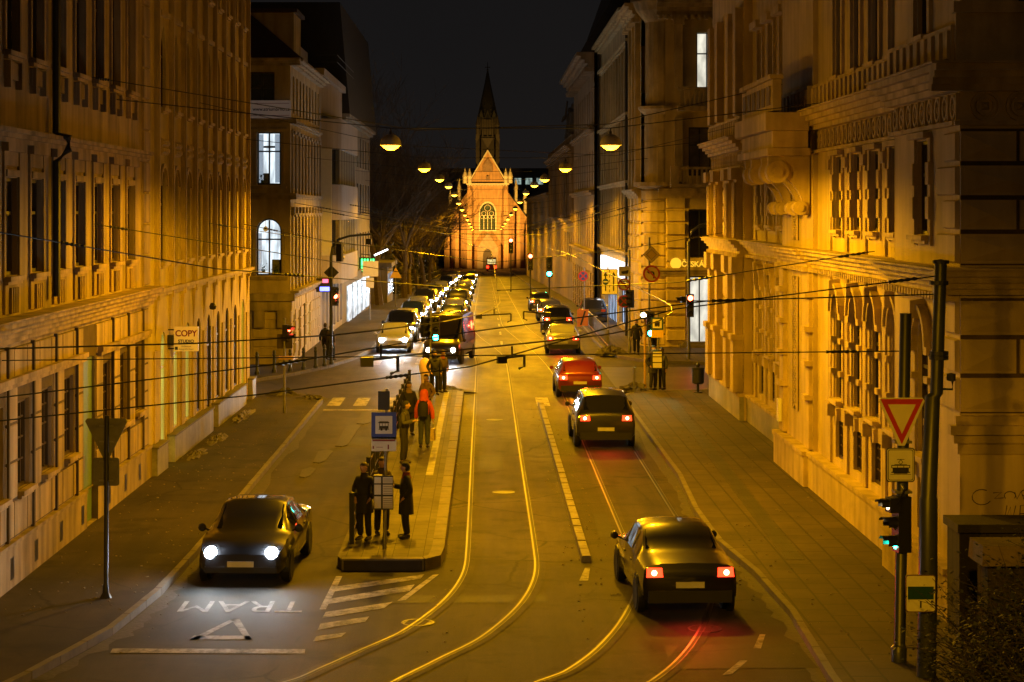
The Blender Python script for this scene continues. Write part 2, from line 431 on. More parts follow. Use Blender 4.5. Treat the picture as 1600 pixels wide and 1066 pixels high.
def band(mb, pts, w0, w1, z):
    a, b = offset(pts, w0), offset(pts, w1)
    for k in range(len(pts)-1):
        mb.face([(*a[k], gz(a[k].y)+z), (*b[k], gz(b[k].y)+z), (*b[k+1], gz(b[k+1].y)+z), (*a[k+1], gz(a[k+1].y)+z)])
def track(line, side):
    p = smooth(line, 8)
    lines = [p, offset(p, 1.47 * side)]
    for q in lines:
        mb = MB(); band(mb, q, -.019, .019, .012); band(mb, q, .080, .088, .012); structure('tram_rail', mb, M_RAIL)
        mb = MB(); band(mb, q, .018, .081, .0085); structure('rail_groove', mb, M_GROOVE)
        mb = MB(); band(mb, q, -.16, -.020, .009); band(mb, q, .106, .22, .009); structure('rail_edging', mb, M_TRACK)
track(inb, 1); track(outr, -1)

# --- tram stop island and the low concrete divider
isl = [(-3.06, 40.0), (-2.98, 39.72), (-2.8, 39.6), (-1.35, 39.6), (-1.12, 39.72), (-.99, 40.2), (-.95, 41), (-.93, 76.6), (-1.1, 77.2), (-3.0, 77.2), (-3.15, 76.8)]
mb = MB(); mb.prism(isl, -.2, .215); structure('platform', mb, M_PLAT)
kerbline('platform_kerb', [(-2.95, 39.66), (-1.25, 39.66), (-1.04, 40.0), (-.99, 41), (-.97, 60), (-.96, 76.6)], w=.26, h=.235, m=M_CONC)
mb = MB()
for k in range(32):
    y = 52.2 + k * .75
    mb.box(-1.60, -1.40, y, y + .72, .216, .222)
structure('platform_line', mb, mat('tactile_white', (.27, .25, .22), .6, 0, .5, 2.5))
mb = MB(); mb.box(-2.90, -1.28, 39.515, 39.56, -.02, .205); structure('platform_front_shade', mb, mat('shaded_kerb', (.022, .018, .014), .8, 0, .4, 4))  # thin dark slab added; shade on the platform's near end put into its colour
mb = MB()
for k in range(33):
    y = 40.4 + k
    mb.taper(2.02, 2.27, y + .01, y + .985, -.1, .13 + random.uniform(-.008, .008), .035)
structure('lane_divider', mb, mat('weathered_divider', (.19, .17, .14), .65, 0, .5, 4, .5))

# --- markings
mk = MB(); Zm = .008
def quad(pts, z=Zm): mk.face([(x, y, z + gz(y)) for x, y in pts])
def pq(*pp): quad([gpt(*p) for p in pp])
pq((522,925),(526,917),(663,898),(657,905)); pq((511,945),(517,936),(648,914),(640,924)); pq((503,967),(509,957),(614,941),(600,951))
pq((496,985),(501,975),(577,964),(571,972)); pq((489,1003),(494,995),(541,989),(533,996))
pq((499,953),(509,953),(535,901),(525,901)); pq((620,940),(634,938),(686,898),(676,899))
# stop line and yield triangle for traffic coming towards the bridge
pq((172,1021),(176,1014),(477,1015),(476,1022))
pq((296,1000),(303,994),(390,994),(394,1000)); pq((296,1000),(310,1000),(372,968),(362,968)); pq((361,968),(374,968),(394,1000),(384,1000))
# worn dashes beside the palace kerb, lane stub by the divider end, marks by the copy-shop corner
pq((1177,1014),(1189,1014),(1196,992),(1187,992)); pq((1129,1055),(1143,1055),(1168,1033),(1156,1033))
pq((905,908),(919,908),(922,888),(914,888)); pq((105,968),(150,973),(162,963),(118,959))
# crossings on both sides of the junction
for k in range(12):
    x = -6.0 + k * 1.0
    if -3.2 < x < 2.0: continue
    quad([(x, 72.9), (x + .5, 72.9), (x + .5, 76.1), (x, 76.1)])
for k in range(4):
    x = -5.6 + k * 1.12
    quad([(x, 92.5), (x + .55, 92.5), (x + .55, 96.3), (x, 96.3)])
quad([(-6.0, 71.2), (-3.3, 71.2), (-3.3, 71.6), (-6.0, 71.6)])
quad([(-5.7, 98.0), (-.9, 98.0), (-.9, 98.5), (-5.7, 98.5)])
for k in range(14):
    y = 99 + k * 12; quad([(-3.45, y), (-3.30, y), (-3.30, y + (12 if k < 2 else 5)), (-3.45, y + (12 if k < 2 else 5))])
for k in range(14):
    y = 106 + k * 9; quad([(.9, y), (1.02, y), (1.02, y + 3), (.9, y + 3)])
for xx in (-4.6, -2.4):
    for yy in (101, 112):
        quad([(xx - .07, yy + 1.2), (xx + .07, yy + 1.2), (xx + .07, yy + 3.4), (xx - .07, yy + 3.4)]); quad([(xx - .3, yy + 1.2), (xx, yy), (xx + .3, yy + 1.2), (xx, yy + 1.2)])
tag(mk.build('road_marking', M_PAINT, recalc=False), kind='structure')
t = text_part('TRAM', 'tram_lettering', None, M_PAINT, 1.45, (-4.55, 35.95, .007), (0, 0, PI), depth=.001, sx=.62)
tag(t, kind='structure')
# patched strip of newer tar in the bus lane, manholes, gullies
mb = MB()
for a, b, x, w in ((56.5, 59.5, -5.05, .34), (60.4, 66.5, -4.7, .38), (66.8, 71, -4.45, .45), (53.4, 55.4, -5.15, .28)):
    mb.prism([(x, a), (x + w*.6, a - .2), (x + w, a + .3), (x + w + .05, b - .4), (x + w*.5, b), (x - .06, b - .5)], 0, .018)
structure('heaved_tar_patch', mb, M_DIRT)
mb = MB()
for x, y, r in ((.5, 50.5, .3), (-4.6, 46, .32), (3.6, 60, .3), (.35, 68, .3), (3.9, 34, .31), (-1.2, 34.5, .3)):
    mb.lathe([(r, 0.0), (r, .011), (r*.86, .011), (r*.84, .006), (0, .006)], (x, y, 0), 20)
structure('manhole_cover', mb, M_IRON)

# squared repair patches, gutter grime
M_PATCH = mat_road('newer_asphalt', (.022, .020, .018), .3, .7, .1)
mb = MB()
for x0, x1, y0, y1 in ((-5.6, -4.2, 47.2, 49.6), (-4.3, -3.5, 60.5, 63.0), (2.6, 3.3, 43.5, 47.0), (2.5, 4.9, 61.5, 62.6), (-2.0, 1.2, 36.2, 37.0), (.9, 1.0, 41, 73), (-5.0, -4.1, 79.5, 82), (-.6, 2.2, 84, 84.8), (3.0, 5.4, 31.0, 32.8), (-.2, .55, 55, 58.2)):
    mb.face([(x0, y0, .0062), (x1, y0 + .08, .0062), (x1 - .05, y1, .0062), (x0 + .06, y1 - .1, .0062)])
structure('asphalt_patch', mb, M_PATCH)
def grime(line, side, w0, w1):
    mb = MB(); p = smooth(line, 10); q0 = offset(p, side * w0); rnd = random.Random(3)
    q1 = [a + (b - a) * rnd.uniform(.35, 1.1) for a, b in zip(q0, offset(p, side * w1))]
    for k in range(len(p) - 1): mb.face([(*q0[k], .0055), (*q1[k], .0055), (*q1[k+1], .0055), (*q0[k+1], .0055)])
    structure('gutter_grime', mb, M_DIRT)
grime(kl[2:9], 1, .07, .42); grime(kr[1:9], -1, .07, .38)
rnd = random.Random(21)
mb = MB()                                               # litter, grit and small stones
for k in range(900):
    s_ = rnd.random()
    if s_ < .4: x, y = rnd.uniform(-9, -6.3), rnd.uniform(34, 75); z = .131
    elif s_ < .7: x, y = rnd.uniform(5.5, 8.5), rnd.uniform(31, 77); z = .131
    else: x, y = rnd.choice((-6.0, 5.1, -.8, 1.85, 2.45)) + rnd.gauss(0, .12), rnd.uniform(32, 75); z = .005
    s_ = rnd.uniform(.012, .035); a = rnd.uniform(0, 3.14)
    mb.lathe([(s_, 0), (s_ * .7, s_ * .5), (0, s_ * .6)], (x, y, z), 5)
tag(mb.build('grit', mat('salt_grit', (.20, .17, .13), .85, 0, .6, 2)), 'scattered road grit and bits of litter along the kerbs', 'grit', kind='stuff')

# dirty snow and grit swept into heaps
def heap(name, label, x, y, rx, ry, h, m, base=.13, group=None):
    mb = MB(); n, k = 26, 7; rings = []
    for j in range(k):
        t = j / k; ring = []
        for i in range(n):
            a = 2*PI*i/n; rr = (1 - t) * random.uniform(.62, 1.28)
            ring.append(mb.vert((x + rx*rr*math.cos(a), y + ry*rr*math.sin(a), base - .03 + h * (1 - (1-t)**1.8) * random.uniform(.55, 1.35))))
        rings.append(ring)
    top = mb.vert((x, y, base + h))
    for A, B in zip(rings, rings[1:]):
        for i in range(n): mb.fidx([A[i], A[(i+1) % n], B[(i+1) % n], B[i]])
    for i in range(n): mb.fidx([rings[-1][i], rings[-1][(i+1) % n], top])
    return tag(mb.build(name, m, smooth=False), label, 'dirt heap' if 'dirt' in name else 'snow heap', group)
heap('snow_heap', 'long heap of dirty snow under the first lit window of the copy shop', -8.6, 57.4, .30, 1.5, .12, M_SNOW, group='dirty snow heaps along the plinth')
heap('snow_heap', 'small heap of dirty snow by the doorway gap in the marble plinth', -8.55, 61.2, .30, 1.7, .13, M_SNOW, group='dirty snow heaps along the plinth')
heap('snow_heap', 'large heap of dirty snow near the end of the marble plinth', -8.55, 68.0, .33, 2.6, .15, M_SNOW, group='dirty snow heaps along the plinth')
heap('dirt_heap', 'dark dirt heap at the crossing behind the copy shop corner signal', -7.9, 75.9, .75, .5, .28, M_DIRT, .1)
heap('dirt_heap', 'low dark dirt heap at the kerb end before the zebra crossing', -6.75, 74.4, .7, .8, .16, M_DIRT)
heap('dirt_heap', 'dark dirt heap on the far tip of the tram platform', -1.6, 77.9, 1.1, .9, .26, M_DIRT, .05)
heap('dirt_heap', 'dark dirt heap at the palace kerb corner by the timetable pole', 6.1, 78.1, .9, .8, .34, M_DIRT, .05)
heap('dirt_heap', 'dark dirt heap under the lane sign at the far corner', 6.5, 98.5, .8, 1.6, .36, M_DIRT)
# ================================================================== FACADE KIT
def stucco(name, c, **k):
    return mat(name, c, k.pop('rough', .85), 0, k.pop('var', .28), k.pop('scale', .55), .35, 22, stain=k.pop('stain', .52), **k)
WCACHE = {}
def window_meshes(w, h, arch, style, frame_m, pane_m):
    """window facing -y with its sill line at z=0, centred on x=0"""
    key = (round(w, 2), round(h, 2), arch, style, frame_m.name, pane_m.name)
    if key in WCACHE: return WCACHE[key]
    r = w / 2
    def outline(ins, n=10):
        a = r - ins
        if not arch: return [(-a, ins), (a, ins), (a, h - ins), (-a, h - ins)]
        hs = h - r * (1.0 if arch == 'round' else 1.5)
        pts = [(-a, ins), (a, ins)]
        for k in range(n + 1):
            t = PI * k / n
            if arch == 'round': pts.append((a * math.cos(t), hs + a * math.sin(t)))
            else:
                u = math.cos(t); pts.append((a * u, hs + 1.5 * a * (1 - abs(u)) ** .62))
        return pts
    mb = MB(); o, i = outline(0), outline(.07); n = len(o)
    for k in range(n):
        k2 = (k + 1) % n
        mb.face([(o[k][0], -.03, o[k][1]), (o[k2][0], -.03, o[k2][1]), (i[k2][0], -.03, i[k2][1]), (i[k][0], -.03, i[k][1])])
        mb.face([(i[k][0], -.03, i[k][1]), (i[k2][0], -.03, i[k2][1]), (i[k2][0], .05, i[k2][1]), (i[k][0], .05, i[k][1])])
    zt = h - (r if arch else 0)
    if style in ('cross', 'tee'):
        top = (h - .05) if not arch else (h - .08)
        mb.box(-.035, .035, -.02, .03, .05, top)
        zc = h * .62 if style == 'cross' else h * .72
        mb.box(-r + .05, -.036, -.02, .03, zc, zc + .07); mb.box(.036, r - .05, -.02, .03, zc, zc + .07)
    elif style == 'grid':
        for x in (-r * .34, r * .34): mb.box(x - .02, x + .02, -.01, .03, .05, h - .05)
        for q in (.3, .55, .78): mb.box(-r + .05, r - .05, -.006, .026, h * q, h * q + .035)
    fm = mb.build('tmp_frame', frame_m); fme = fm.data; bpy.data.objects.remove(fm)
    mb = MB(); g = outline(.05); mb.extrude(g, lambda p: (p[0], .031, p[1]), lambda p: (p[0], .045, p[1]))
    gm = mb.build('tmp_pane', pane_m); gme = gm.data; bpy.data.objects.remove(gm)
    WCACHE[key] = (fme, gme); return WCACHE[key]
SCACHE = {}
def simple_mesh(key, fn, m):
    if key not in SCACHE:
        mb = MB(); fn(mb); o = mb.build('tmp', m); SCACHE[key] = o.data; bpy.data.objects.remove(o)
    return SCACHE[key]
def child(name, me, parent, loc=(0,0,0), rz=0.0):
    o = bpy.data.objects.new(name, me); col.objects.link(o); o.parent = parent; o.location = loc; o.rotation_euler = (0, 0, rz); return o

SOLID = {'joint', 'wall', 'rustication', 'diamond_rustication', 'frieze', 'lattice', 'apron', 'balustrade', 'baluster', 'mullion', 'end_wall', 'quoin', 'balcony_carving'}
def pieces(m):
    """the pieces of a part that stand apart from each other"""
    n = len(m.v); par = list(range(n))
    def find(a):
        while par[a] != a: par[a] = par[par[a]]; a = par[a]
        return a
    for f in m.f:
        for b in f[1:]: par[find(b)] = find(f[0])
    isl = {}
    for k, f in enumerate(m.f): isl.setdefault(find(f[0]), []).append(k)
    bx = []
    for fs in isl.values():
        ps = [m.v[i] for k in fs for i in m.f[k]]
        bx.append(([min(p[c] for p in ps) - .012 for c in range(3)], [max(p[c] for p in ps) + .012 for c in range(3)], list(fs)))
    q = list(range(len(bx)))
    def fq(a):
        while q[a] != a: q[a] = q[q[a]]; a = q[a]
        return a
    for i in range(len(bx)):
        for j in range(i + 1, len(bx)):
            if all(bx[i][0][c] <= bx[j][1][c] and bx[j][0][c] <= bx[i][1][c] for c in range(3)): q[fq(j)] = fq(i)
    out = {}
    for i, b in enumerate(bx): out.setdefault(fq(i), []).extend(b[2])
    for fs in out.values():
        p = MB()
        for k in sorted(fs): p.f.append([p.vert(m.v[i]) for i in m.f[k]]); p.mi.append(0)
        yield p

class Facade:
    """a face of a building: u along it, v up, w out of it"""
    def __init__(s, root, origin, direction):
        s.root = root; s.rl = root_loc(root); s.kind = direction; s.o = origin; s.p = {}
        s.rz = {'east': R(90), 'west': R(-90), 'south': 0.0}[direction]
        d, o = direction, origin
        if d == 'east': s.T = lambda u, v, w: (o + w, u, v)       # faces +x, u = y
        elif d == 'west': s.T = lambda u, v, w: (o - w, u, v)     # faces -x
        else: s.T = lambda u, v, w: (u, o - w, v)                 # faces the camera
    def mb(s, part):
        if part not in s.p:
            m = MB(); m.T = s.T; s.p[part] = m
        return s.p[part]
    def box(s, part, u0, u1, v0, v1, w0, w1): s.mb(part).box(u0, u1, v0, v1, w0, w1)
    def block(s, part, u0, u1, v0, v1, w0, w1, d=.03): s.mb(part).taper(u0, u1, v0, v1, w0, w1, d)
    def wall(s, part, u0, u1, v0, v1, ops, depth=.28, w=0.0):
        """wall face with real openings (uc, width, v0, v1, arch) and their reveals"""
        m = s.mb(part)
        us = sorted({u0, u1} | {q for o in ops for q in (o[0]-o[1]/2, o[0]+o[1]/2) if u0 < q < u1})
        vs = sorted({v0, v1} | {q for o in ops for q in (o[2], o[3]) if v0 < q < v1})
        def inside(u, v): return any(abs(u - o[0]) < o[1]/2 and o[2] < v < o[3] for o in ops)
        for a, b in zip(us, us[1:]):
            if b - a < 1e-6: continue
            for c, e in zip(vs, vs[1:]):
                if e - c < 1e-6 or inside((a+b)/2, (c+e)/2): continue
                m.face([(a, c, w), (b, c, w), (b, e, w), (a, e, w)])
        for uc, ww, a, b, arch in ops:
            r = ww/2; L, Q = uc - r, uc + r
            hs = b if not arch else b - r * (1.0 if arch == 'round' else 1.5)
            d = w - depth
            m.face([(L, a, w), (L, hs, w), (L, hs, d), (L, a, d)]); m.face([(Q, a, w), (Q, hs, w), (Q, hs, d), (Q, a, d)])
            m.face([(L, a, w), (Q, a, w), (Q, a, d), (L, a, d)])
            if not arch: m.face([(L, b, w), (Q, b, w), (Q, b, d), (L, b, d)])
            else:
                n = 10; pts = []
                for k in range(n + 1):
                    t = PI * k / n
                    if arch == 'round': pts.append((uc + r * math.cos(t), hs + r * math.sin(t)))
                    else: x = math.cos(t); pts.append((uc + r * x, hs + 1.5 * r * (1 - abs(x)) ** .62))
                for (x0, y0), (x1, y1) in zip(pts, pts[1:]):
                    m.face([(x0, y0, w), (x1, y1, w), (x1, y1, d), (x0, y0, d)])
                    m.face([(x0, y0, w), (x1, y1, w), (x1, b, w), (x0, b, w)])
    def cells(s, part, u0, u1, v0, v1, ops, w0, w1, bl=1.3, rows=3, gap=.05, d=.03, stagger=True, margin=.1):
        """rusticated blocks round the openings"""
        rh = (v1 - v0) / rows
        for k in range(rows):
            a, b = v0 + k*rh + gap/2, v0 + (k+1)*rh - gap/2
            free = [(u0, u1)]
            for o in ops:
                if o[2] - margin < b and o[3] + margin > a:
                    L, Q = o[0]-o[1]/2-margin, o[0]+o[1]/2+margin; nf = []
                    for f0, f1 in free:
                        if Q <= f0 or L >= f1: nf.append((f0, f1)); continue
                        if L > f0: nf.append((f0, L))
                        if Q < f1: nf.append((Q, f1))
                    free = nf
            for f0, f1 in free:
                if f1 - f0 < .12: continue
                n = max(1, round((f1-f0) / bl)); c = (f1-f0)/n
                cuts = [f0 + c*j for j in range(n+1)]
                if stagger and k % 2 and n > 1: cuts = [f0] + [f0 + c*(j+.5) for j in range(n)] + [f1]
                for p, q in zip(cuts, cuts[1:]): s.block(part, p + gap/2, q - gap/2, a, b, w0, w1, d)
    def window(s, uc, v0, w, h, arch=None, style='cross', frame=None, pane=None, depth=.24, wb=0.0, sill=.0, sill_m=None, label=None, hood=None, pane_back=0.0):
        fme, gme = window_meshes(w, h, arch, style, frame or M_FRAME, pane or (M_GLASSB if random.random() < .35 else M_GLASSD))
        p = Vector(s.T(uc, v0, wb - depth)) - s.rl
        o = child('window', fme, s.root, p, s.rz); child('pane', gme, o, (0, pane_back, 0))
        if label: o['label'] = label
        if sill:
            def mk(m):
                m.box(-w/2 - .12, w/2 + .12, -(depth + sill), -depth + .0, -.10, -.01)
                m.box(-w/2 - .06, w/2 + .06, -(depth + sill*.6), -depth + .0, -.17, -.102)
            child('sill', simple_mesh(('sill', round(w,2), round(sill,2), round(depth,2), sill_m.name), mk, sill_m), o)
        return o
    def done(s, mats):
        for part, m in s.p.items():
            m.T = None
            k = part.split('#')[0]
            mm = mats[k]
            if k in SOLID: m.build(k, mm, s.root); continue
            for piece in pieces(m): piece.build(k, mm, s.root)
        s.p = {}

def cornice(f, part, u0, u1, v0, v1, out, base=0.0, steps=4, dent=0, dent_part=None):
    """stepped moulding whose profile swells upwards; optional dentils below its crown"""
    for k in range(steps):
        a = v0 + (v1 - v0) * k / steps; b = v0 + (v1 - v0) * (k + 1) / steps
        f.box(part, u0, u1, a, b, base, base + out * (.25 + .75 * ((k + 1) / steps) ** 1.4))
    if dent:
        n = int((u1 - u0) / dent); zt = v0 + (v1 - v0) * .5
        for j in range(n):
            u = u0 + (j + .25) * (u1 - u0) / n
            f.box(dent_part or part, u, u + dent * .5, v0 - (v1-v0)*.28, v0 - .002, base, base + out * .55)

M_FRAME = mat('dark_brown_frame', (.045, .030, .018), .5, 0, .2, 6)
M_FRAME_W = mat('white_window_frame', (.45, .44, .40), .5, 0, .1, 6)
M_FRAME_K = mat('black_window_frame', (.015, .016, .017), .45, 0, .2, 6)
# ================================================================== BUILDINGS, COPY-SHOP SIDE
XL = -9.2
M_LA = stucco('ochre_stucco', (.40, .30, .17))
M_LA2 = stucco('ochre_trim', (.37, .27, .15), scale=1.1)
M_LAP = stucco('stone_plinth', (.34, .26, .16), scale=.9, stain=.5)
M_TEAL = mat('teal_door_paint', (.12, .20, .17), .5, 0, .2, 2)
# ---- ochre office block nearest on this side
la = thing('office_building', 'ochre stucco block with rusticated ground floor, iron downpipe and pale green door', 'building', (XL, 44, 0))
f = Facade(la, XL, 'east')
cols = [24.8 + 2.08 * k for k in range(13)]            # 24.8 ... 49.8
cols = [49.8 - 2.085 * k for k in range(12)][::-1]
Y0, Y1 = 25.6, 52.6
ops = []
for y in cols:
    ops += [(y, 1.02, 6.15, 8.05, None), (y, 1.02, 10.5, 13.2, None), (y, 1.02, 14.6, 16.8, None)]
gops = [(42.5, .92, 2.0, 3.75, None), (40.35, .92, 1.95, 3.7, None), (38.3, .92, 1.9, 3.65, None), (36.2, .92, 1.9, 3.65, None), (34.1, .92, 1.9, 3.65, None), (32, .92, 1.9, 3.65, None),
        (44.65, 1.25, .16, 4.0, None), (46.75, .9, 2.0, 3.75, None), (48.9, .9, 2.05, 3.8, None), (51.0, .9, 2.1, 3.85, None)]
f.wall('wall', Y0, Y1, .95, 19, ops + [(o[0], o[1], max(o[2], .95), o[3], None) for o in gops])
for u0, u1 in ((Y0, 44.02), (45.28, Y1)):
    f.box('plinth', u0, u1, -.2, .93, -.3, .09); f.box('plinth', u0, u1, .931, 1.0, -.2, .12)
f.box('threshold', 44.02, 45.28, -.1, .15, -.5, .06)
f.wall('joint', Y0, 52.5, 1.02, 4.75, [(o[0], o[1] + .02, max(o[2], 1.02), o[3], None) for o in gops], depth=.01, w=.006)  # darker backing seen in the gaps between the blocks
f.cells('rustication', Y0, 52.4, 1.02, 4.75, gops, .0, .03, bl=1.05, rows=5, gap=.05, d=.012, stagger=False)
for v in (3.98,):                                        # string moulding over the ground floor windows
    for u0, u1 in ((Y0, 43.85), (45.5, 52.2)):
        f.box('string_course', u0, u1, v, v + .09, .03, .13); f.box('string_course', u0, u1, v + .091, v + .2, .03, .17)
for y in [36.9 + 2.09*k - 4.18 for k in range(10)]:
    if abs(y - 44.65) > .9 : f.box('pilaster_strip', y - .05, y + .05, 1.01, 4.78, .0, .075)
cornice(f, 'cornice', Y0, Y1, 4.86, 5.32, .42)
f.box('cornice', Y0, Y1, 5.321, 5.36, 0, .5)
cornice(f, 'upper_cornice', Y0, 51.6, 8.72, 8.98, .32, steps=3)
for y in cols:
    f.box('apron', y - .62, y + .62, 5.42, 5.98, 0, .05)
    for j in range(4): f.box('apron', y - .30 + j*.17, y - .21 + j*.17, 5.42, 5.92, .05, .10)
    f.box('surround', y - .66, y - .53, 6.12, 8.62, 0, .045); f.box('surround', y + .53, y + .66, 6.12, 8.62, 0, .045)
    f.box('surround', y - .53, y + .53, 8.07, 8.2, 0, .07); f.box('surround', y - .5, y + .5, 8.28, 8.6, 0, .03)
    f.box('hood', y - .72, y + .72, 8.55, 8.72, 0, .14)
    f.box('surround', y - .64, y - .52, 10.5, 13.4, 0, .06); f.box('surround', y + .52, y + .64, 10.5, 13.4, 0, .06); f.box('hood', y - .75, y + .75, 13.4, 13.62, 0, .2)
    for k in (-.52, .38): f.box('bracket', y + k, y + k + .14, 9.78, 10.3, 0, .13)
    f.box('apron', y - .55, y + .55, 9.95, 10.28, 0, .06)
for k in range(16):
    f.block('quoin', 51.55, 52.55, 5.4 + k * .84, 5.4 + k * .84 + .80, 0, .06, .02)
f.done(dict(joint=mat('sooty_joint', (.09, .062, .035), .95, 0, .4, 3), wall=M_LA, plinth=M_LAP, threshold=M_LAP, rustication=M_LA, string_course=M_LA2, pilaster_strip=mat('sooty_groove', (.07, .05, .03), .9), cornice=M_LA2, upper_cornice=M_LA2, apron=M_LA2,
            surround=M_LA2, hood=M_LA2, bracket=M_LA2, quoin=M_LA))
for o in ops: f.window(o[0], o[2], o[1], o[3]-o[2], None, 'cross', depth=.13, sill=.16 if o[2] < 11 else .14, sill_m=M_LA2)
for o in gops:
    if o[1] < 1.2: f.window(o[0], o[2], o[1], o[3]-o[2], None, 'grid', depth=.1, sill=.16, sill_m=M_LA2)
d = MB(); d.box(XL - .12, XL - .06, 44.03, 45.27, .16, 3.99)
dr = d.build('door', M_TEAL, la)
d = MB(); d.box(XL - .059, XL - .04, 44.12, 44.42, 1.35, 1.75); d.build('letter_slot', M_STEEL, dr, loc=-root_loc(dr))
d = MB()
for y in (36.9, 38.9, 41.2, 43.4, 46.5, 48.6, 50.6): d.box(XL + .0905, XL + .096, y, y + .28, .3, .72)
d.build('cellar_vent', M_BLACK, la)
d = MB(); d.tube([(XL + .16, 40.55, 19), (XL + .16, 40.55, 9.05), (XL + .42, 40.55, 8.95), (XL + .42, 40.55, 8.7), (XL + .16, 40.55, 8.45), (XL + .16, 40.55, 5.6)], .085, 8)
d.build('downpipe', M_IRON, la)
d = MB(); d.box(-22, XL - .32, Y0, Y1, -.2, 18.9); d.build('building_body', M_LA, la)
d = MB(); d.prism([(XL + .7, Y0), (XL + .7, Y1), (-22, Y1), (-22, Y0)], 19.0, 19.5); d.build('eaves', M_LA2, la)
for y, v in ((39.2, 5.5), (43.7, 5.55)):
    pass

# ---- tall copy-shop building with slender ribs and pointed windows
M_LB = stucco('yellow_stucco', (.50, .40, .16), stain=.25)
M_LB2 = stucco('yellow_trim', (.46, .36, .14), scale=1.0, stain=.3)
M_MARB = mat_paving('marble_slabs', (.40, .38, .36), .62, 4, (.1, .09, .08), rough=.4, msize=.012, rot=R(90))
M_LITG = mat_litroom('greenish_lit_shop', (.66, .84, .16), 1.7, (2, 1.2, .5), .45)
M_LITY = mat_litroom('yellow_lit_hall', (1.0, .72, .03), 1.6, (2, 2, .3), .7)
lb = thing('copy_shop_building', 'tall yellow building of slender ribs and pointed windows above the copy shop', 'building', (XL, 64.5, 0))
f = Facade(lb, XL, 'east')
c2 = [55.0 + 2.27 * k for k in range(9)]
Y0, Y1 = 52.62, 75.2
ops, gops = [], []
for y in c2: ops += [(y, .86, 5.95, 8.55, 'round'), (y, .86, 10.35, 12.7, 'point'), (y, .86, 14.4, 16.6, 'point')]
for k, y in enumerate(c2): gops.append((y, .88, .95 if k not in (0, 4, 8) else .16, 3.95, 'round'))
gops[8] = (c2[8] , .88, .3, 4.05, 'round')
f.wall('wall', Y0, Y1, -.2, 20, ops + gops, depth=.34)
for k, y in enumerate([53.65] + [c + 1.135 for c in c2]):
    y = min(y, 75.02)
    f.box('rib', y - .17, y + .17, 4.9, 19.6, 0, .10)
    f.box('rib', y - .09, y + .09, 4.9, 19.6, .10, .14)
    m = f.mb('rib')
    q = [(y - .17, 4.899, .10), (y + .17, 4.899, .10), (y + .17, 4.899, 0), (y - .17, 4.899, 0)]     # rib tapering out above the ground floor piers
    ap = (y, 3.75, .0)
    for a in range(4): m.face([q[a], q[(a+1) % 4], ap])
    m.face(q)
    if k < 10: f.box('rib', y - .30, y + .30, 0, 3.5, 0, .05)
for y in c2:
    f.box('hood', y - .62, y + .62, 9.0, 9.48, 0, .05)
    for a in range(4):
        for b in range(2):
            f.block('hood', y - .56 + a*.28, y - .56 + a*.28 + .25, 9.03 + b*.22, 9.03 + b*.22 + .2, .05, .12, .06)
    f.box('hood', y - .72, y + .72, 12.95, 13.1, 0, .1)
    for k in range(11):
        t0, t1 = PI*k/11, PI*(k+1)/11
        f.mb('hood').extrude([(y + .52*math.cos(t0), 8.12 + .52*math.sin(t0)), (y + .52*math.cos(t1), 8.12 + .52*math.sin(t1)), (y + .64*math.cos(t1), 8.12 + .64*math.sin(t1)), (y + .64*math.cos(t0), 8.12 + .64*math.sin(t0))],
                             lambda p: (p[0], p[1], .001), lambda p: (p[0], p[1], .06))
cornice(f, 'string_course', Y0, Y1, 5.0, 5.22, .20, steps=2)
for u0, u1 in ((52.62, 54.4), (55.6, 63.5), (64.7, 72.3), (74.2, 75.3)):
    f.box('plinth', u0, u1, -.2, .88, 0, .24); f.box('plinth_cap', u0 - .02, u1 + .02, .881, .93, 0, .28)
f.done(dict(wall=M_LB, rib=M_LB2, hood=M_LB2, string_course=M_LB2, plinth=M_MARB, plinth_cap=M_CONC))
for k, o in enumerate(ops): f.window(o[0], o[2], o[1], o[3]-o[2], o[4], 'cross', depth=.12, sill=.14, sill_m=M_LB2)
for k, o in enumerate(gops):
    lit = {0: M_LITG, 1: M_LITG, 2: M_LITG, 8: M_LITY}.get(k)
    lab = {8: 'brightly lit yellow entrance window'}.get(k) or ('pale green lit shop window' if lit else None)
    f.window(o[0], o[2], o[1], o[3]-o[2], o[4], 'plain' if k == 8 else 'tee', depth=.07, pane=lit, frame=M_FRAME if not lit else M_FRAME_W, label=lab)
d = MB(); d.box(-24, XL - .36, Y0, Y1, -.2, 19.9); d.build('building_body', M_LB, lb)
d = MB(); d.box(-24, XL + .6, Y0, Y1 + .3, 20.0, 20.5); d.build('eaves', M_LB2, lb)
d = MB(); d.box(-24, XL - .01, Y1, Y1 + .05, -.2, 20); d.build('side_wall', M_LB, lb)
d = MB(); d.tube([(XL + .12, 63.55, 3.6), (XL + .12, 63.55, 1.2)], .03, 6); d.build('conduit', M_IRON, lb)
d = MB(); d.lathe([(0.0, -.02), (.10, 0), (.12, .1), (.07, .2), (0, .22)], (XL + .2, 63.6, 4.15), 10); d.build('wall_lamp', M_IRON, lb)

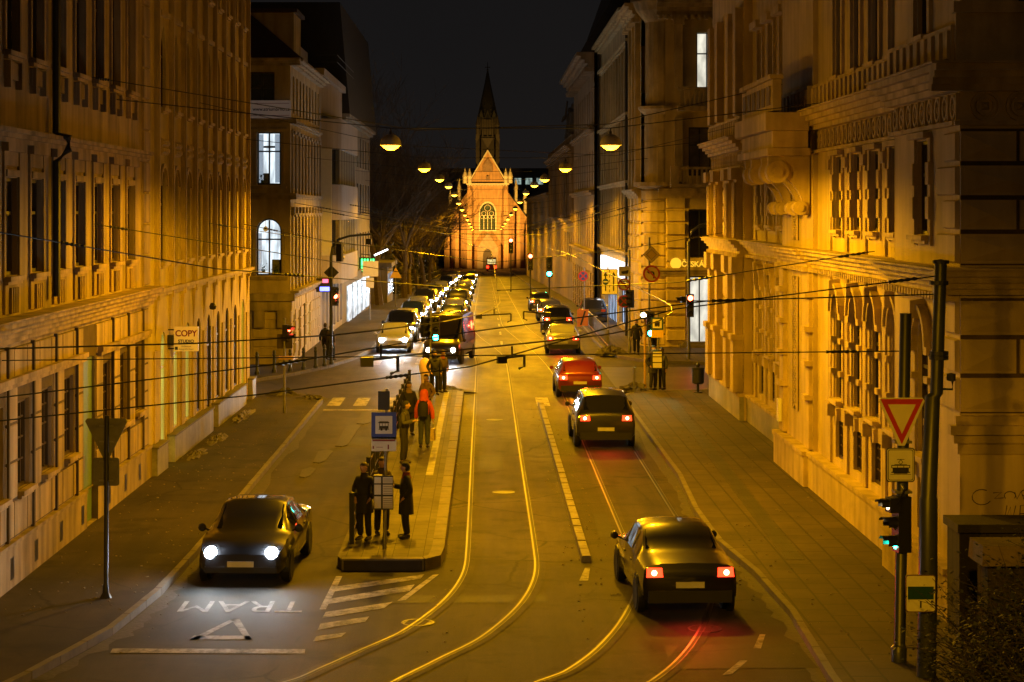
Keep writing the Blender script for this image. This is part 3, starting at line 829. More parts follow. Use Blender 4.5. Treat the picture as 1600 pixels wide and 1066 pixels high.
# copy shop hanging sign
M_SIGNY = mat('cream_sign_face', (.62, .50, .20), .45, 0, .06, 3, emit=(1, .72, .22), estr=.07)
M_MAROON = mat('maroon_letters', (.16, .012, .02), .5, 0, .1, 5)
M_NAVY = mat('black_letters', (.02, .02, .03), .5)
M_GREY = mat('grey_letters', (.2, .17, .12), .5)
sg = thing('shop_sign', 'cream projecting sign reading COPY STUDIO on the yellow ribbed wall', 'sign', (-9.05, 55.8, 3.7))
d = MB(); d.box(-9.02, -8.32, 55.78, 55.9, 3.33, 4.04); d.build('sign_board', M_SIGNY, sg)
d = MB()
for z in (3.4, 3.95): d.tube([(XL, 55.84, z), (-8.9, 55.84, z)], .02, 6)
d.box(-9.25, -9.03, 55.7, 55.95, 3.5, 3.8)
d.build('bracket', M_IRON, sg)
text_part('COPY', 'sign_lettering', sg, M_MAROON, .25, (-8.67, 55.775, 3.84), (R(90), 0, 0), .004, bold=.006, sx=.95)
text_part('STUDIO', 'sign_lettering', sg, M_NAVY, .13, (-8.67, 55.775, 3.615), (R(90), 0, 0), .004, bold=.003)
text_part('Průkazové', 'sign_lettering', sg, M_GREY, .065, (-8.66, 55.775, 3.47), (R(90), 0, 0), .003)
text_part('fotografie ihned', 'sign_lettering', sg, M_GREY, .065, (-8.66, 55.775, 3.39), (R(90), 0, 0), .003)
d = MB(); d.box(-8.99, -8.91, 55.77, 55.779, 3.37, 3.46); d.build('sign_pictogram', M_NAVY, sg)

# ---- corner building with the lit oriel windows
M_BL = stucco('grey_beige_stucco', (.42, .35, .22), stain=.35)
M_BL2 = stucco('grey_beige_trim', (.33, .28, .21), scale=1.2)
M_LITW = mat_litroom('white_lit_office', (.80, .92, 1.0), 1.5, (1.6, 1.0, .35), .42)
XB = -9.2
bl = thing('corner_building', 'beige corner building whose oriel windows glow white over the far crossing', 'building', (XB, 91.5, 0))
f = Facade(bl, 91.0, 'south')
xr, xl_ = XB, -14.2
ops = [(-10.22, 1.12, 8.65, 11.15, None), (-10.22, 1.18, 4.35, 7.05, 'round'), (-10.55, 1.2, 12.0, 14.0, None), (-12.6, 1.1, 8.65, 11.15, None), (-12.6, 1.1, 4.35, 7.05, 'round'), (-11.75, 1.3, .3, 2.9, None)]
f.wall('wall', xl_, xr, -.3, 14.6, ops, depth=.3)
f.box('oriel_base', -11.9, xr + .25, 3.15, 3.5, 0, .45); f.box('oriel_base', -11.7, xr + .1, 2.7, 3.149, 0, .3); f.box('oriel_base', -10.9, -10.4, 1.9, 2.699, 0, .26); f.box('oriel_base', -9.8, xr + .05, 1.9, 2.699, 0, .26)
cornice(f, 'string_course', xl_, xr + .3, 7.95, 8.25, .32, steps=3); cornice(f, 'string_course', xl_, xr + .3, 11.55, 11.8, .3, steps=3)
for o in ops[:2]:
    f.box('surround', o[0]-o[1]/2-.16, o[0]-o[1]/2-.02, o[2], o[3]-(.5 if o[4] else 0), 0, .07); f.box('surround', o[0]+o[1]/2+.02, o[0]+o[1]/2+.16, o[2], o[3]-(.5 if o[4] else 0), 0, .07)
    f.box('surround', o[0]-o[1]/2-.3, o[0]+o[1]/2+.3, o[2]-.2, o[2]-.06, 0, .12)
    if not o[4]: f.box('surround', o[0]-o[1]/2-.3, o[0]+o[1]/2+.3, o[3]+.12, o[3]+.24, 0, .16)
f.cells('rustication', -11.0, xr, .1, 2.65, [], 0, .05, bl=2.0, rows=6, gap=.05, d=.02, stagger=False)
cornice(f, 'eaves', xl_, xr + .5, 14.3, 14.62, .6, steps=3)
f.done(dict(wall=M_BL, oriel_base=M_BL2, string_course=M_BL2, surround=M_BL2, rustication=M_BL, eaves=M_BL2))
f.window(-10.22, 8.65, 1.12, 2.5, None, 'cross', M_FRAME_K, M_LITW, label='white lit rectangular window', pane_back=.16)
f.window(-10.22, 4.35, 1.18, 2.7, 'round', 'cross', M_FRAME_K, M_LITW, label='white lit arched window', pane_back=.16)
M_CURT = mat('net_curtain', (.55, .60, .66), .9, 0, .25, 9, emit=(.55, .7, .85), estr=.35)
for z0, z1, xs in ((8.75, 11.05, ((-10.74, -10.5), (-9.95, -9.70))), (4.45, 6.35, ((-10.76, -10.58),))):
    for x0, x1 in xs:
        d = MB(); n = 14
        P_ = [(x0 + (x1 - x0) * k / n, 91.235 + .018 * math.sin(k * 2.3)) for k in range(n + 1)]
        for (a, b) in zip(P_, P_[1:]): d.face([(a[0], a[1], z0), (b[0], b[1], z0), (b[0], b[1], z1), (a[0], a[1], z1)])
        d.build('curtain', M_CURT, bl)
M_POT = mat('house_plant', (.02, .05, .02), .7)
for (x, z) in ((-10.55, 8.72), (-10.5, 4.45), (-9.9, 4.45)):
    d = MB(); rnd = random.Random(int(z * 10)); d.lathe([(.07, 0), (.09, .14)], (x, 91.23, z), 8)
    for k in range(26):
        c = Vector((x + rnd.gauss(0, .1), 91.23 + rnd.uniform(-.02, .03), z + .14 + abs(rnd.gauss(0, .17)))); s_ = rnd.uniform(.03, .07); a = rnd.uniform(0, 6.3)
        d.face([c + Vector((math.cos(a), 0, math.sin(a))) * s_, c + Vector((-math.sin(a), .1, math.cos(a))) * s_ * .4, c - Vector((math.cos(a), 0, math.sin(a))) * s_, c - Vector((-math.sin(a), .1, math.cos(a))) * s_ * .4])
    d.build('house_plant', M_POT, bl)
d = MB(); d.lathe([(0, -.13), (.09, -.09), (.12, 0), (.09, .09), (.03, .13), (.012, .14), (.012, .5)], (-10.4, 91.24, 6.55), 14); d.build('globe_pendant', mat('amber_globe', (.45, .28, .06), .4, 0, .1, 4, emit=(1, .6, .1), estr=.25), bl)
d = MB(); d.box(-10.8, -9.64, 91.262, 91.27, 10.4, 10.5); d.box(-10.8, -10.25, 91.262, 91.27, 8.65, 9.2); d.box(-10.1, -9.7, 91.262, 91.27, 4.4, 5.1); d.build('room_shelf', mat('grey_shelf', (.14, .16, .17), .7), bl)
f.window(-10.55, 12.0, 1.2, 2.0, None, 'cross', M_FRAME_K); f.window(-12.6, 8.65, 1.1, 2.5, None, 'cross', M_FRAME_K, M_LITW); f.window(-12.6, 4.35, 1.1, 2.7, 'round', 'cross', M_FRAME_K)
f.window(-11.75, .3, 1.3, 2.6, None, 'plain', M_FRAME_K, M_LITW, label='pale lit shop door window')
f = Facade(bl, XB, 'east')
sy = [92.5 + 1.72*k for k in range(9)]
ops = []
for y in sy: ops += [(y, .78, 4.3, 7.0, None), (y, .78, 8.5, 11.0, None), (y, .78, 12.1, 13.9, None)]
g2 = [(92.6, .9, .2, 2.4, None), (95.2, 1.0, .2, 2.5, None), (98.0, 1.1, .2, 2.7, None), (100.6, .8, .8, 2.5, None)]
f.wall('wall', 91.0, 107, -.3, 14.6, ops + g2, depth=.3)
cornice(f, 'string_course', 91.0, 107, 3.3, 3.62, .4, steps=3); cornice(f, 'string_course', 91.3, 107, 8.0, 8.2, .2, steps=2); cornice(f, 'string_course', 91.3, 107, 11.55, 11.75, .2, steps=2)
for y in [91.64 + 1.72*k for k in range(10)]:
    f.box('pilaster', y - .14, y + .14, 3.65, 7.6, 0, .10); f.box('pilaster', y - .2, y + .2, 7.2, 7.6, 0, .16); f.box('pilaster', y - .12, y + .12, 8.25, 11.3, 0, .08)
for y in sy: f.box('hood', y - .5, y + .5, 7.12, 7.3, 0, .16); f.box('hood', y - .5, y + .5, 11.1, 11.25, 0, .14)
f.cells('rustication', 91.2, 107, .5, 3.2, g2, 0, .05, bl=1.2, rows=5, gap=.05, d=.02)
cornice(f, 'eaves', 91.0, 107.2, 14.3, 14.62, .6, steps=3)
f.done(dict(wall=M_BL, string_course=M_BL2, pilaster=M_BL2, hood=M_BL2, rustication=M_BL, eaves=M_BL2))
for o in ops: f.window(o[0], o[2], o[1], o[3]-o[2], None, 'tee', M_FRAME_K)
for k, o in enumerate(g2): f.window(o[0], o[2], o[1], o[3]-o[2], None, 'plain', M_FRAME_W if k == 3 else M_FRAME_K, M_LITG if k == 3 else None)
M_TILE = mat('dark_roof_tiles', (.05, .025, .02), .8, 0, .3, 3, .5, 8)
d = MB()
d.face([(XB + .55, 90.5, 14.64), (XB + .55, 107.2, 14.64), (XB - 3.6, 107.2, 18.2), (XB - 3.6, 94.6, 18.2)])
d.face([(XB + .55, 90.5, 14.64), (XB - 3.6, 94.6, 18.2), (-16, 94.6, 18.2), (-16, 90.5, 14.64)])
d.face([(XB - 3.6, 94.6, 18.2), (XB - 3.6, 107.2, 18.2), (-16, 107.2, 18.2), (-16, 94.6, 18.2)])
d.face([(XB + .55, 107.2, 14.64), (-16, 107.2, 14.64), (-16, 107.2, 18.2), (XB - 3.6, 107.2, 18.2)])
rf = d.build('roof', M_TILE, bl)
d = MB(); d.box(XB - 3.9, XB - .7, 99.6, 103.4, 14.9, 17.7); d.build('dormer', M_BL, bl)
d = MB(); d.box(XB - 4.1, XB - .5, 99.4, 103.6, 17.71, 17.9); d.build('dormer_roof', M_TILE, bl)
d = MB(); d.box(-16, XB - .32, 91.8, 106.9, -.3, 14.3); d.build('building_body', M_BL, bl)
bn = thing('banner', 'white banner with a web address below the top oriel window', 'banner', (-10.0, 90.55, 12.2))
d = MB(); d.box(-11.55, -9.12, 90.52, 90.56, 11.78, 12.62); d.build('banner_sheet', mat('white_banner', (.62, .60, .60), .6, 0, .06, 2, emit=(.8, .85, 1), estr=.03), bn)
text_part('www.atriumbrno.cz', 'banner_lettering', bn, M_NAVY, .235, (-10.06, 90.515, 12.2), (R(90), 0, 0), .003, bold=.004, sx=.92)
d = MB(); d.box(-11.5, -9.2, 90.513, 90.519, 12.47, 12.49); d.box(-11.5, -9.2, 90.513, 90.519, 11.9, 11.92); d.build('banner_stripe', M_MAROON, bn)
d = MB(); d.tube([(-11.3, 90.56, 12.6), (-11.3, 91.0, 12.7)], .02, 5); d.tube([(-9.3, 90.56, 12.6), (-9.3, 91.0, 12.7)], .02, 5); d.build('bracket', M_IRON, bn)

# ---- white modern building with rounded bays
M_WH = stucco('white_render', (.34, .30, .275), stain=.15, var=.12)
wb_ = thing('bay_window_building', 'white modernist building with smooth protruding bays next to the beige corner building', 'building', (XB, 115, gz(115)))
f = Facade(wb_, XB, 'east')
f.wall('wall', 107.25, 124, -1, 15.0, [(109.6 + 2.7*k, 1.7, .4, 3.0, None) for k in range(6)], depth=.3)
def bay(part, y0, y1, z0, z1, out):
    poly = [(0, y0)] + [(out * math.sin(PI/2 * t / 5), y0 + 1.0 - 1.0 * math.cos(PI/2 * t / 5)) for t in range(1, 6)] + [(out, y1 - .6), (out * .7, y1), (0, y1)]
    f.mb(part).extrude(poly, lambda p: (p[1], z0, p[0]), lambda p: (p[1], z1, p[0]))
for k, (z0, z1) in enumerate(((3.3, 4.9), (6.9, 8.9), (10.9, 12.6))): bay('bay', 108.0, 122.5, z0, z1, 1.15)
for z0, z1 in ((4.9, 6.9), (8.9, 10.9)):
    bay('bay_glazing', 108.3, 122.2, z0 + .01, z1 - .01, .95)
    for j in range(7): f.box('mullion', 109.4 + j*2.0, 109.52 + j*2.0, z0, z1, .95, 1.02)
f.box('mullion', 108.0, 108.2, 4.9, 10.9, .0, .6)
f.box('parapet', 107.3, 124, 15.0, 15.4, -.3, .25)
f.done(dict(wall=M_WH, bay=M_WH, bay_glazing=M_GLASSD, mullion=M_FRAME_W, parapet=M_WH))
M_LITB = mat_litroom('bright_shop_window', (.85, .93, 1.0), 1.25, (2, .7, .7), .35)
for k in range(6): f.window(109.6 + 2.7*k, .4, 1.7, 2.6, None, 'tee', M_FRAME_K, M_LITB, label='brightly lit shop window')
d = MB(); d.box(-20, XB - .32, 107.25, 124, -2, 15); d.build('building_body', M_WH, wb_)
d = MB(); d.box(-19, XB - 2.2, 109, 124, 15.01, 17.6); d.build('attic', M_WH, wb_)
d = MB()
for z in (15.8, 16.2): d.box(XB - .3, XB + .9, 108.3, 108.33, z, z + .03); d.box(XB + .87, XB + .9, 108.3, 122, z, z + .03)
d.build('terrace_railing', M_IRON, wb_)

# ---- dark grey building with the steep roof further down
M_DK = stucco('grey_stucco', (.22, .20, .17), stain=.3)
M_LITDIM = mat_litroom('dim_lit_window', (.95, .85, .5), .55, (2, 2, .5), .2)
dk = thing('steep_roofed_building', 'dark grey building with steep black roof and few dimly lit windows', 'building', (XB, 140, gz(140)))
f = Facade(dk, XB, 'east')
ops = []
for k in range(9):
    for v in (3.6, 7.2, 10.6): ops.append((126.4 + 3.2*k, 1.5, v, v + 2.2, None))
f.wall('wall', 124.05, 154, -2, 13.6, ops, depth=.3)
cornice(f, 'string_course', 124.05, 154, 2.9, 3.2, .3, steps=2); cornice(f, 'eaves', 124.05, 154, 13.3, 13.7, .5, steps=2)
f.done(dict(wall=M_DK, string_course=M_DK, eaves=M_DK))
for k, o in enumerate(ops): f.window(o[0], o[2], o[1], o[3]-o[2], None, 'tee', M_FRAME, M_LITDIM if k in (2, 8, 14, 12, 19, 24) else None, label='dimly lit window' if k in (2, 8, 14, 12, 19, 24) else None)
d = MB(); d.box(-22, XB - .32, 124.05, 154, -3, 13.6); d.build('building_body', M_DK, dk)
d = MB()
A = [(XB + .5, 13.72), (-21.5, 13.72), (-19.5, 20.9), (XB - .15, 20.9)]
d.extrude(A, lambda p: (p[0], 124.05, p[1]), lambda p: (p[0], 154.2, p[1])); d.build('roof', mat('black_slate', (.012, .011, .011), .75, 0, .3, 2), dk)
f2 = MB()
for k in range(5): f2.box(XB + .02, XB + .14, 128 + 5*k, 131 + 5*k, .0, 2.4)
f2.build('shopfront', M_LITB, dk)

# low pavilion and gate pillars in the park beyond
pv = thing('park_pavilion', 'low flat roofed kiosk with square pillars at the edge of the dark park', 'kiosk', (-9.5, 175, gz(175)))
z = gz(175)
d = MB(); d.box(-13, -8.6, 170, 180, z - .5, z + 3.4); d.build('kiosk_body', M_DK, pv)
d = MB(); d.box(-13.4, -8.2, 169.6, 180.4, z + 3.41, z + 3.8); d.build('roof', M_CONC, pv)
d = MB()
for y in (170.6, 173, 175.4, 177.8): d.box(-8.59, -8.54, y, y + 1.4, z + .9, z + 2.8)
d.build('window', mat_litroom('pale_kiosk_window', (.75, .85, 1), .5, (1, 1, .4), .2), pv)
# ================================================================== BUILDINGS, PALACE SIDE
M_RA = stucco('palace_stucco', (.56, .44, .24), stain=.28, var=.2)
M_RA2 = stucco('palace_trim', (.54, .42, .23), scale=1.2, stain=.35)
M_RAM = mat_paving('palace_marble', (.42, .40, .37), .7, 5, (.12, .11, .1), rough=.35, msize=.012, rot=R(90))
M_PAT = mat('sunk_ornament', (.16, .12, .07), .85, 0, .3, 6)
ra = thing('palace_building', 'ornate ochre palace with arched windows, scroll brackets and diamond cut corner stones', 'building', (8.8, 55, 0))
def seg(X, y0, y1, cols, pw, windows=True, lattice=None, plinth_m=M_RA2, pl_out=.26, fluted=False):
    f = Facade(ra, X, 'west')
    ops = []
    for y in cols:
        ops += [(y, pw, 2.75, 5.35, 'round'), (y, pw + .1, 1.25, 2.25, None), (y, pw + .05, 6.95, 8.75, None), (y, pw, 10.75, 13.4, None), (y, pw, 14.8, 17, None)]
    f.wall('wall', y0, y1, -.2, 19, ops, depth=.27)
    f.box('plinth', y0, y1, -.2, .95, 0, pl_out); f.box('plinth_cap', y0 - .01, y1 + .01, .951, 1.06, 0, pl_out + .05)
    # cornices
    cornice(f, 'cornice', y0 - .02, y1 + .02, 5.92, 6.36, .46, dent=.24)
    f.box('cornice', y0 - .02, y1 + .02, 6.361, 6.40, 0, .55)
    f.box('frieze', y0, y1, 8.92, 9.0, 0, .14)
    cornice(f, 'upper_cornice', y0 - .02, y1 + .02, 9.52, 9.98, .55, dent=.0); f.box('upper_cornice', y0 - .02, y1 + .02, 9.981, 10.02, 0, .62)
    n = max(2, int((y1 - y0) / .55)); c = (y1 - y0) / n
    for k in range(n):                                    # carved frieze between the mouldings
        a = y0 + k * c
        f.box('frieze', a + .02, a + .07, 9.02, 9.5, 0, .07); 
        m = f.mb('frieze'); uc, vc = a + c/2 + .02, 9.26
        for t in range(10):
            t0, t1 = 2*PI*t/10, 2*PI*(t+1)/10
            m.extrude([(uc + .13*math.cos(t0), vc + .17*math.sin(t0)), (uc + .13*math.cos(t1), vc + .17*math.sin(t1)), (uc + .20*math.cos(t1), vc + .23*math.sin(t1)), (uc + .20*math.cos(t0), vc + .23*math.sin(t0))],
                      lambda p: (p[0], p[1], .0), lambda p: (p[0], p[1], .06))
        f.block('frieze', uc - .06, uc + .06, vc - .08, vc + .08, 0, .06, .04)
    f.box('balustrade', y0, y1, 10.03, 10.7, 0, .16)
    for k in range(n): f.box('balustrade', y0 + k*c + .05, y0 + k*c + .32, 10.1, 10.6, .16, .22)
    # storey dressings
    for y in cols:
        h = pw / 2
        for r_, w_ in ((h + .05, .12), (h + .17, .18)):
            m = f.mb('hood')
            for t in range(12):
                t0, t1 = PI*t/12, PI*(t+1)/12
                m.extrude([(y + r_*math.cos(t0), 5.35-h + r_*math.sin(t0)), (y + r_*math.cos(t1), 5.35-h + r_*math.sin(t1)), (y + (r_+.11)*math.cos(t1), 5.35-h + (r_+.11)*math.sin(t1)), (y + (r_+.11)*math.cos(t0), 5.35-h + (r_+.11)*math.sin(t0))],
                          lambda p: (p[0], p[1], .0), lambda p, w_=w_: (p[0], p[1], w_))
        f.block('keystone', y - .1, y + .1, 5.32, 5.72, 0, .28, .03)
        for s_ in (-1, 1):
            u = y + s_ * (h + .16)
            f.box('jamb', u - .10, u + .10, 2.7, 5.35 - h, 0, .05); f.box('jamb', u - .14, u + .14, 5.35 - h - .16, 5.35 - h, 0, .14)
            for v in (3.35, 4.15): f.box('jamb', u - .16, u + .16, v, v + .13, 0, .13)
            f.box('jamb', u - .1, u + .1, 6.75, 8.8, 0, .06)
            for v in (7.25, 7.9): f.box('jamb', u - .13, u + .13, v, v + .42, 0, .10)
            f.box('jamb', u - .1, u + .1, 10.75, 13.5, 0, .08)
            f.box('console', u - .07, u + .07, 2.28, 2.58, 0, .2)
        f.box('lintel', y - h - .2, y + h + .2, 8.78, 8.90, 0, .18)
        f.box('lintel', y - h - .35, y + h + .35, 13.5, 13.75, 0, .3)
    f.done(dict(wall=M_RA, plinth=plinth_m, plinth_cap=M_RA2, cornice=M_RA2, frieze=M_RA2, upper_cornice=M_RA2, balustrade=M_RA2, hood=M_RA2, keystone=M_RA2, jamb=M_RA2, console=M_RA2, lintel=M_RA2))
    for o in ops:
        st = 'cross' if o[2] > 2.5 else 'grid'
        f.window(o[0], o[2], o[1], o[3]-o[2], o[4], st, depth=.11, sill=.2 if o[2] > 2 else 0, sill_m=M_RA2)
    # pilaster blocks between the windows
    gaps = sorted(cols)
    f2 = Facade(ra, X, 'west')
    mids = [(a+b)/2 for a, b in zip(gaps, gaps[1:])] + ([gaps[0] - (gaps[1]-gaps[0])/2, gaps[-1] + (gaps[1]-gaps[0])/2] if len(gaps) > 1 else [])
    for y in mids:
        if y0 + .15 < y < y1 - .15:
            f2.box('pilaster', y - .17, y + .17, 1.08, 5.85, 0, .06); f2.box('pilaster', y - .24, y + .24, 2.3, 2.62, 0, .13)
            f2.box('pilaster', y - .15, y + .15, 6.42, 8.85, 0, .06)
            f2.box('pilaster', y - .2, y + .2, 8.45, 8.7, 0, .12)
    f2.done(dict(pilaster=M_RA2))
    return f
XA, XBB, XC, XD, XE = 8.42, 8.78, 8.66, 9.28, 9.0
seg(XA, 34.0, 39.4, [36.8], 1.0)
seg(XBB, 39.4, 50.6, [40.9, 43.05, 45.2, 47.5], .9)
seg(XC, 50.6, 55.8, [], .9)
seg(XD, 55.8, 66.6, [57.3, 59.5, 61.9, 64.4], .85, plinth_m=M_RAM, pl_out=.2)
seg(XE, 66.6, 75.7, [], .85, plinth_m=M_RAM, pl_out=.16)
# blind bays: lattice strip, rusticated pier, console brackets, balcony
f = Facade(ra, XC, 'west')
f.box('lattice_panel', 52.9, 53.6, 1.9, 5.6, 0, .03); f.box('lattice_panel', 52.9, 53.6, 6.6, 7.6, 0, .03)
for v0, v1 in ((1.9, 5.6), (6.6, 7.6)):
    f.box('lattice', 52.84, 52.92, v0, v1, .03, .07); f.box('lattice', 53.58, 53.66, v0, v1, .03, .07)
    m = f.mb('lattice'); k = v0
    while k < v1 - .3:
        for a, b in ((0, 1), (1, 0)):
            p0 = (52.95 + .6*a, k); p1 = (52.95 + .6*b, k + .3)
            m.extrude([(p0[0], p0[1]), (p1[0], p1[1]), (p1[0], p1[1] + .07), (p0[0], p0[1] + .07)], lambda p: (p[0], p[1], .03), lambda p: (p[0], p[1], .06))
        k += .15
f.box('pier', 50.7, 51.2, 1.1, 5.85, 0, .1); f.box('pier', 54.9, 55.7, 1.1, 5.85, 0, .12)
for v in (2.4, 3.3, 4.2, 5.1): f.box('pier', 50.65, 51.25, v, v + .14, 0, .22); f.box('pier', 54.85, 55.75, v, v + .14, 0, .22)
f.box('service_box', 55.2, 55.5, 1.35, 2.0, .12, .22)
# balcony on scrolls
f.box('balcony', 50.2, 56.2, 8.86, 9.05, .14, 1.25); f.box('balcony', 50.2, 56.2, 9.06, 9.5, .2, 1.12); f.box('balcony', 50.1, 56.3, 9.51, 9.98, .2, 1.32)
f.box('balcony', 50.2, 56.2, 10.03, 10.85, .9, 1.12); f.box('balcony', 50.15, 56.25, 10.86, 10.98, .85, 1.2)
for k in range(6): f.box('balcony_carving', 50.6 + k*.93, 51.2 + k*.93, 10.2, 10.7, 1.121, 1.15)
for u in (51.0, 52.2, 54.2, 55.4):
    prof = []
    for k in range(13):
        t = PI / 2 * k / 12; prof.append((1.12 - .92 * math.cos(t), 7.42 + .95 * math.sin(t)))
    poly = prof + [(1.14, 8.85), (.04, 8.85), (.04, 7.3), (.2, 7.3)]
    f.mb('scroll_bracket').extrude(poly, lambda p, u=u: (u - .13, p[1], p[0]), lambda p, u=u: (u + .13, p[1], p[0]))
    for (cw, cv, rr) in ((.90, 8.44, .30), (.30, 7.48, .19)):
        ring = [(cw + rr*math.cos(2*PI*t/14), cv + rr*math.sin(2*PI*t/14)) for t in range(14)]
        f.mb('scroll_bracket').extrude(ring, lambda p, u=u: (u - .22, p[1], p[0]), lambda p, u=u: (u + .22, p[1], p[0]))
        ring2 = [(cw + rr*.5*math.cos(2*PI*t/10), cv + rr*.5*math.sin(2*PI*t/10)) for t in range(10)]
        f.mb('scroll_bracket').extrude(ring2, lambda p, u=u: (u - .27, p[1], p[0]), lambda p, u=u: (u + .27, p[1], p[0]))
f.done(dict(lattice_panel=M_PAT, lattice=M_RA2, pier=M_RA2, service_box=M_WHITE, balcony=M_RA2, balcony_carving=M_PAT, scroll_bracket=M_RA2))
f = Facade(ra, XE, 'west')
for y in (67.3, 69.4, 72.6, 74.9):
    w = .42
    f.box('pilaster', y - w, y + w, 1.08, 2.9, 0, .34); f.box('pilaster', y - w - .06, y + w + .06, 2.9, 3.1, 0, .42)
    f.box('pilaster', y - w + .08, y + w - .08, 3.1, 5.2, 0, .26); f.box('pilaster', y - w - .04, y + w + .04, 5.2, 5.8, 0, .4)
    for k in range(4): f.box('pilaster', y - w + .12 + k*.18, y - w + .21 + k*.18, 6.45, 8.4, .0, .3)
    f.box('pilaster', y - w + .06, y + w - .06, 6.42, 8.5, 0, .22); f.box('pilaster', y - w - .06, y + w + .06, 8.5, 8.9, 0, .42)
    f.box('pilaster', y - w + .06, y + w - .06, 10.75, 14.5, 0, .26)
f.cells('rustication', 70.2, 71.8, 1.1, 5.8, [], 0, .1, bl=1.0, rows=6, d=.04); f.cells('rustication', 70.2, 71.8, 6.45, 8.8, [], 0, .1, bl=1.0, rows=4, d=.04)
f.done(dict(pilaster=M_RA2, rustication=M_RA))
# segment ends that step forward need cheeks; the street corner face with its diamond rustication
f = Facade(ra, 34.0, 'south')
f.wall('end_wall', XA, 22, -.2, 19, [(14.5, 1.2, 6.9, 8.8, None), (14.5, 1.2, 10.8, 13.4, None), (9.95, 1.1, 10.9, 13.4, None)], depth=.3)
f.box('plinth', XA - .26, 22, -.2, 1.0, 0, .26); f.box('plinth', XA - .12, 22, 1.0, 1.2, 0, .12)
f.box('base_moulding', XA - .05, 22, 3.1, 3.3, 0, .05); f.box('base_moulding', XA - .14, 22, 3.3, 3.46, 0, .14); f.box('base_moulding', XA - .22, 22, 3.46, 3.62, 0, .24); f.box('base_moulding', XA - .10, 22, 3.62, 3.78, 0, .12)
def courses(v0, v1, n, off0):
    h = (v1 - v0) / n
    for k in range(n):
        a, b = v0 + k*h, v0 + (k+1)*h
        u = XA - .02 if k % 2 == 0 else XA - .02
        first = True
        while u < 21:
            wdt = (1.62 if (k % 2 == 0) else 1.05) if first else 1.62
            m = f.mb('diamond_rustication'); q0, q1, r0, r1 = u + .02, u + wdt - .05, a + .03, b - .05
            f.box('diamond_rustication', q0, q1, r0, r1, 0, .07)
            m.cur = 0; cx, cy = (q0+q1)/2, (r0+r1)/2; i0, i1, j0, j1 = q0 + .05, q1 - .05, r0 + .05, r1 - .05
            for e in (((i0,j0),(i1,j0)), ((i1,j0),(i1,j1)), ((i1,j1),(i0,j1)), ((i0,j1),(i0,j0))):
                m.face([(e[0][0], e[0][1], .071), (e[1][0], e[1][1], .071), (cx, cy, .17)])
            u += wdt; first = False
        # returns onto the street face
        f3.block('diamond_rustication', 34.02, 35.0 if k % 2 else 35.5, a + .03, b - .05, 0, .08, .03)
f3 = Facade(ra, XA, 'west')
f.box('joint', XA + .01, 21.5, 3.82, 5.86, 0, .012); f.box('joint', XA + .01, 21.5, 6.44, 8.86, 0, .012)
courses(3.82, 5.86, 3, 0); courses(6.44, 8.86, 4, 0)
cornice(f, 'cornice', XA - .5, 22, 5.92, 6.36, .46); f.box('cornice', XA - .58, 22, 6.361, 6.40, 0, .55)
f.box('frieze', XA - .12, 22, 8.92, 9.0, 0, .14); cornice(f, 'upper_cornice', XA - .55, 22, 9.52, 9.98, .55); f.box('upper_cornice', XA - .64, 22, 9.981, 10.02, 0, .62)
for k in range(14):
    uc, vc = XA + .45 + k * .62, 9.26; m = f.mb('frieze')
    for r0, r1 in ((.13, .18), (.22, .27)):
        for t in range(14):
            t0, t1 = 2*PI*t/14, 2*PI*(t+1)/14
            m.extrude([(uc + r0*math.cos(t0), vc + r0*math.sin(t0)), (uc + r0*math.cos(t1), vc + r0*math.sin(t1)), (uc + r1*math.cos(t1), vc + r1*math.sin(t1)), (uc + r1*math.cos(t0), vc + r1*math.sin(t0))],
                      lambda p: (p[0], p[1], 0), lambda p: (p[0], p[1], .06))
    f.block('frieze', uc - .07, uc + .07, vc - .07, vc + .07, 0, .07, .05)
f.box('balustrade', XA - .1, 22, 10.03, 10.9, 0, .12); f.box('balustrade', XA - .16, 22, 10.9, 11.1, 0, .2)
f.box('pier', XA, XA + 1.0, 11.1, 19, 0, .14)
mm = dict(joint=MATS['sooty_joint'], end_wall=M_RA, plinth=M_RA2, base_moulding=M_RA2, diamond_rustication=M_RA, cornice=M_RA2, frieze=M_RA2, upper_cornice=M_RA2, balustrade=M_RA2, pier=M_RA2)
f.done(mm); f3.done(mm)
for o in ((14.5, 6.9, 1.2, 1.9), (14.5, 10.8, 1.2, 2.6), (9.95, 10.9, 1.1, 2.5)): f.window(o[0], o[1], o[2], o[3], None, 'cross', depth=.26)
d = MB(); d.box(9.75, 22, 34.4, 75.6, -.2, 19); d.build('building_body', M_RA, ra)
d = MB()
for X0, X1, y in ((XA, XBB, 39.4), (XC, XBB, 50.6), (XC, XD, 55.8), (XE, XD, 66.6)): d.box(min(X0,X1), max(X0,X1) + .3, y - .03, y + .03, -.2, 19)
d.box(XE + .01, 22, 75.65, 75.72, -.2, 19); d.build('return_wall', M_RA, ra)
d = MB(); d.box(7.9, 22, 33.6, 76, 19.01, 19.6); d.build('eaves', M_RA2, ra)
